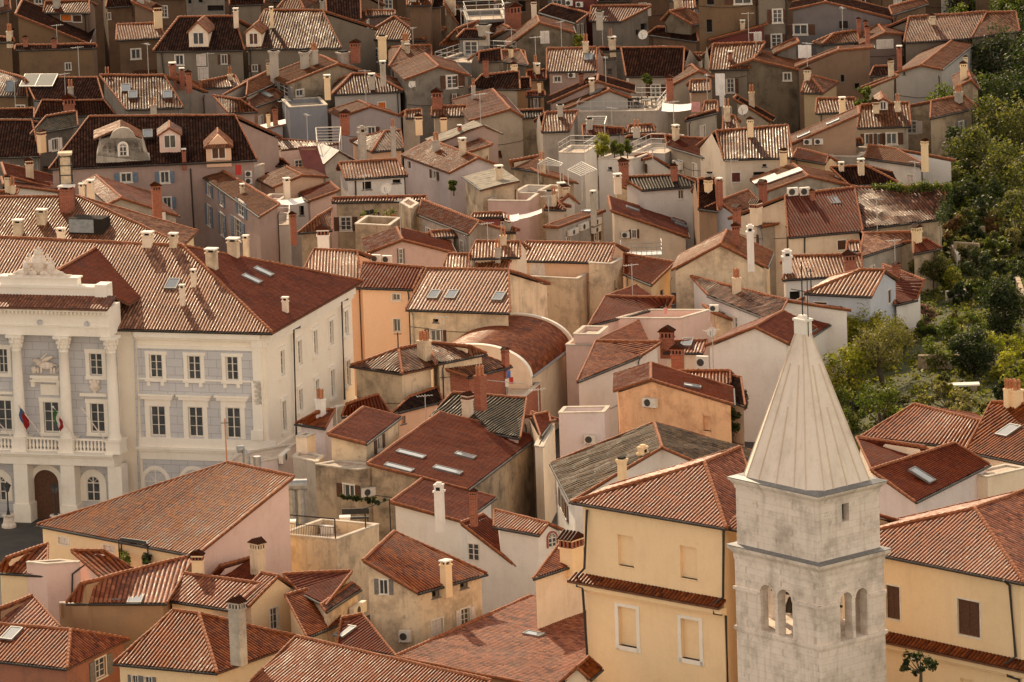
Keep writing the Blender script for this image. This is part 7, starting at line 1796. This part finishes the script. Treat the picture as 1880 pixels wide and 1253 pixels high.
# solar panels
def panel(h, reg, x, y, w_, l_, mk, label, group=None):
    r = on_roof(h, px(reg, x, y))
    if not r: print('panel missed', label); return
    _, p, f = r; u = (f[1]-f[0]).normalized(); n = (f[1]-f[0]).cross(f[2]-f[0]).normalized(); n = -n if n.z < 0 else n; v = n.cross(u); c = p+n*.2
    t = thing('solar_panel', label, 'solar panel', c, group); m = MB(); m.box(c, u*w_/2, v*l_/2, n*.03); m.obj('panel', [M_(mk)], t)
    m = MB()
    for s_ in (-1, 1): m.box(c+u*(s_*(w_/2+.02)), u*.03, v*(l_/2+.05), n*.05); m.box(c+v*(s_*(l_/2+.02)), u*(w_/2-.01), v*.03, n*.045)
    m.obj('frame', [M_('steel')], t)
sh_ = find('two grey solar panels')
panel(sh_, 'A', 225, 592, 1.7, 2.6, 'solar', 'grey solar panel on the dark shed roof, one of a pair', 'pair of panels on the dark shed'); panel(sh_, 'A', 335, 592, 1.7, 2.6, 'solar', 'grey solar panel on the dark shed roof, one of a pair', 'pair of panels on the dark shed')
so_ = find('big white solar panels'); panel(so_, 'H', 155, 415, 1.4, 3.2, 'whitemetal', 'big pale solar panel on the greenish grey gable house'); panel(so_, 'H', 20, 440, 1.0, 2.0, 'whitemetal', 'small pale panel beside the big one on the gable house')
# dishes
def dish(reg, x, y, z, r, label):
    p = P(px(reg, x, y), z); t = thing('satellite_dish', label, 'satellite dish', p); d = Vector((-.35, -.8, .45)).normalized(); u = d.cross(Zv).normalized(); v = u.cross(d); vs = []
    for i in range(4):
        for k in range(14): a = 2*math.pi*k/14; rr = r*i/3; vs.append(p+(u*math.cos(a)+v*math.sin(a))*rr-d*(.14*(1-(i/3)**2)))
    m = MB(); m.add(vs, [(i*14+k, i*14+(k+1) % 14, (i+1)*14+(k+1) % 14, (i+1)*14+k) for i in range(3) for k in range(14)]); m.obj('reflector', [M_('acwhite')], t)
    m = MB(); m.tube([p-d*.14, p-d*.35-Zv*.5], .035, 5); m.tube([p-v*r*.8, p+d*r*.8], .02, 5); m.obj('arm', [M_('gutter')], t)
dish('C', 942, 250, 11.6, .5, 'white satellite dish on the grey gabled house')
dish('C', 1662, 790, 9.6, .5, 'white satellite dish above the red chair')
dish('I', 1748, 585, 7.2, .42, 'small white dish by the crumbling tan tiles')
dish('B', 1120, 608, 10.4, .34, 'little pale dish on the big grey stone gable')
dish('F', 935, 495, 9.2, .5, 'round dish in front of the small white house')
# zinc ducts
def duct(pts, r, label, reg='U'):
    q = [P(px(reg, x, y), z) for x, y, z in pts]; m = MB(); m.tube(q, r, 10); o = m.obj('duct', [M_('metal')], None, q[0], False); tag(o, label, 'duct')
b_ = P(px('U', 285, 1010), 4.0)
for s_, lab in ((0, 'tall zinc duct with a bent top on the pink wall'), (.75, 'second zinc duct standing behind the bent one')):
    q = b_+Vector((s_-.6, .25*s_, 0)); m = MB(); m.tube([q-Zv*3, q+Zv*5.0, q+Vector((-.25, 0, 5.3)), q+Vector((-.6, -.1, 5.3))] if s_ == 0 else [q-Zv*3, q+Zv*4.7], .27, 10)
    for k in range(6): m.tube([q+Zv*(-2+1.1*k), q+Zv*(-1.94+1.1*k)], .30, 10)
    o = m.obj('duct', [M_('metal')], None, q); tag(o, lab, 'duct')
for x, lab in ((530, 'rounded zinc fan housing on the stone house corner'), (590, 'darker zinc fan housing next to the rounded one')):
    p = P(px('U', x, 745), 7.2); m = MB(); m.tube([p-ZX*.5, p+ZX*.5], .42, 12); m.tube([p-Zv*.3, p-Zv*5], .28, 8); o = m.obj('fan_housing', [M_('metal')], None, p); tag(o, lab, 'fan housing')
# iron balcony on the yellow wall
p = P(px('G', 930, 965), 7.2); t = thing('iron_platform', 'blue grey iron platform with rails on the pale yellow wall', 'platform', p); m = MB(); u = lng.ux; n = u.cross(Zv); n = n if n.y < 0 else -n
m.box(p, u*1.7, n*.9, Zv*.06); m.obj('deck', [M_('metal')], t); m = MB()
for hgt in (.35, .7, 1.05): m.tube([p-u*1.7-n*.9+Zv*hgt, p-u*1.7+n*.9+Zv*hgt, p+u*1.7+n*.9+Zv*hgt, p+u*1.7-n*.9+Zv*hgt], .03, 5)
for i in range(9): m.tube([p-u*1.7+u*3.4*i/8+n*.9, p-u*1.7+u*3.4*i/8+n*.9+Zv*1.05], .025, 4)
m.obj('railing', [M_('metal')], t); m = MB(); [m.tube([p+u*s_*1.5+n*.8, p+u*s_*1.5+n*.8-Zv*3.5], .05, 5) for s_ in (-1, 1)]; m.obj('legs', [M_('metal')], t)
# aerials: thin masts with cross bars on the ridges
AR = random.Random(4); cnt = 0
for h in HOUSES:
    if not h.g.ridge or cnt >= 46 or AR.random() > .24: continue
    a, b = h.g.ridge[0]; p = a.lerp(b, AR.uniform(.2, .8)); q = proj(p)
    if not (10 < q[0] < 1870 and 20 < q[1] < 900): continue
    cnt += 1; H = AR.uniform(1.6, 3.4); t = thing('aerial', 'thin television aerial standing on a tiled roof', 'aerial', p, 'aerials on the roofs'); m = MB(); m.tube([p-Zv*.2, p+Zv*H], .035, 5); m.obj('mast', [M_('steel')], t)
    m = MB(); d = Vector((AR.uniform(-1, 1), AR.uniform(-.5, .5), 0)).normalized(); e = d.cross(Zv)
    c = p+Zv*(H-.1); m.tube([c-d*.6, c+d*.6], .02, 4)
    for k in range(6): m.tube([c-d*.6+d*.22*k-e*(.35-.03*k), c-d*.6+d*.22*k+e*(.35-.03*k)], .013, 4)
    m.obj('antenna', [M_('steel')], t)
for reg, x, y0, y1, z, lab in (('J', 408, 180, 45, 10.2, 'tall dark mast on the broken hip roof'), ('O', 350, 470, 285, 9, 'wooden aerial mast beside the hipped white house'), ('Q', 1630, 830, 670, 8.3, 'thin pale mast on the ridge of the big striped roof')):
    if reg == 'Q': a, s = P(px('R', 1630, 665), 8.3), None; H = 3.2
    else: a = P(px(reg, x, y0), z); H = (y0-y1)/REG[reg][2]/scale_at(a)
    t = thing('mast', lab, 'mast', a); m = MB(); m.tube([a, a+Zv*H], .05, 6); m.obj('pole', [M_('gutter') if reg != 'Q' else M_('pot')], t); m = MB(); m.tube([a+Zv*H*.9-ZX*.3, a+Zv*H*.9+ZX*.3], .03, 5); m.obj('crossbar', [M_('gutter')], t)

dh_ = find('red arched window'); w_ = wall_at(dh_, px('M', 585, 935)) or wall_at(dh_, px('M', 620, 930))
if w_: arch_window(dh_.root, w_, rect(w_, 'M', 592, 888, 648, 985), surround=.1, mats=('maroon',))
else: print('no wall for arched window')
# ------------------------------------------------------------------ ground, light, sky
def terr(x, y):
    d = y
    return TERR(x, y)
xs = sorted(set([-2500,-900,-400,-200,-120,-80]+list(range(-60, 120, 4))+[140, 200, 400, 900, 2500])); ys = sorted(set([-300, 0, 200]+list(range(300, 760, 6))+[800, 900, 1200, 2000, 4500]))
gm = MB(); gm.add([Vector((x, y, terr(x, y)-.5)) for y in ys for x in xs], [(j*len(xs)+i, j*len(xs)+i+1, (j+1)*len(xs)+i+1, (j+1)*len(xs)+i) for j in range(len(ys)-1) for i in range(len(xs)-1)])
gmat, nt, bs = newmat('ground_mix'); pos = geo_pos(nt)
sp = N(nt, 'ShaderNodeSeparateXYZ'); nt.links.new(pos, sp.inputs[0])
grass = mixc(nt, ramp(nt, noise(nt, pos, .8, 5), .35, .7), (.040, .055, .012), (.085, .080, .022))
stone = mixc(nt, ramp(nt, noise(nt, pos, .6, 6), .35, .7), (.045, .042, .04), (.075, .068, .06))
nt.links.new(mixc(nt, ramp(nt, sp.outputs[0], 24, 26), stone, grass), bs.inputs['Base Color']); bs.inputs['Roughness'].default_value = .9
g_ = gm.obj('ground', [gmat], None, Vector((0, 0, 0)), True); g_['kind'] = 'structure'

SUN_AZ, SUN_EL = R(-19), R(34)      # azimuth from the viewing direction, negative to the left
sd = Vector((math.sin(SUN_AZ)*math.cos(SUN_EL), math.cos(SUN_AZ)*math.cos(SUN_EL), math.sin(SUN_EL)))
sl_ = bpy.data.lights.new('sun', 'SUN'); sl_.energy = 5.0; sl_.angle = R(.55); sl_.color = (1, .77, .50)
so = bpy.data.objects.new('sun', sl_); COL.objects.link(so); so.rotation_euler = (-sd).to_track_quat('-Z', 'Y').to_euler(); so.location = (0, 400, 300)
w = bpy.data.worlds.new('World'); sc.world = w; w.use_nodes = True
nt = w.node_tree; bg = nt.nodes['Background']; sky = nt.nodes.new('ShaderNodeTexSky'); sky.sky_type = 'NISHITA'; sky.sun_disc = False
sky.sun_elevation = SUN_EL; sky.sun_rotation = SUN_AZ; sky.air_density = 1.0; sky.dust_density = .5; sky.ozone_density = .6
hs = nt.nodes.new('ShaderNodeHueSaturation'); hs.inputs['Saturation'].default_value = .35
tn = nt.nodes.new('ShaderNodeMix'); tn.data_type = 'RGBA'; tn.blend_type = 'MULTIPLY'; tn.inputs[0].default_value = 1; tn.inputs[7].default_value = (1.16, .94, .72, 1)
nt.links.new(sky.outputs[0], hs.inputs['Color']); nt.links.new(hs.outputs[0], tn.inputs[6]); nt.links.new(tn.outputs[2], bg.inputs['Color']); bg.inputs['Strength'].default_value = .255
sc.view_settings.view_transform = 'Standard'; sc.view_settings.look = 'None'; sc.view_settings.exposure = 0; sc.view_settings.gamma = 1
sc.render.engine = 'CYCLES'; sc.cycles.max_bounces = 6; sc.cycles.diffuse_bounces = 4
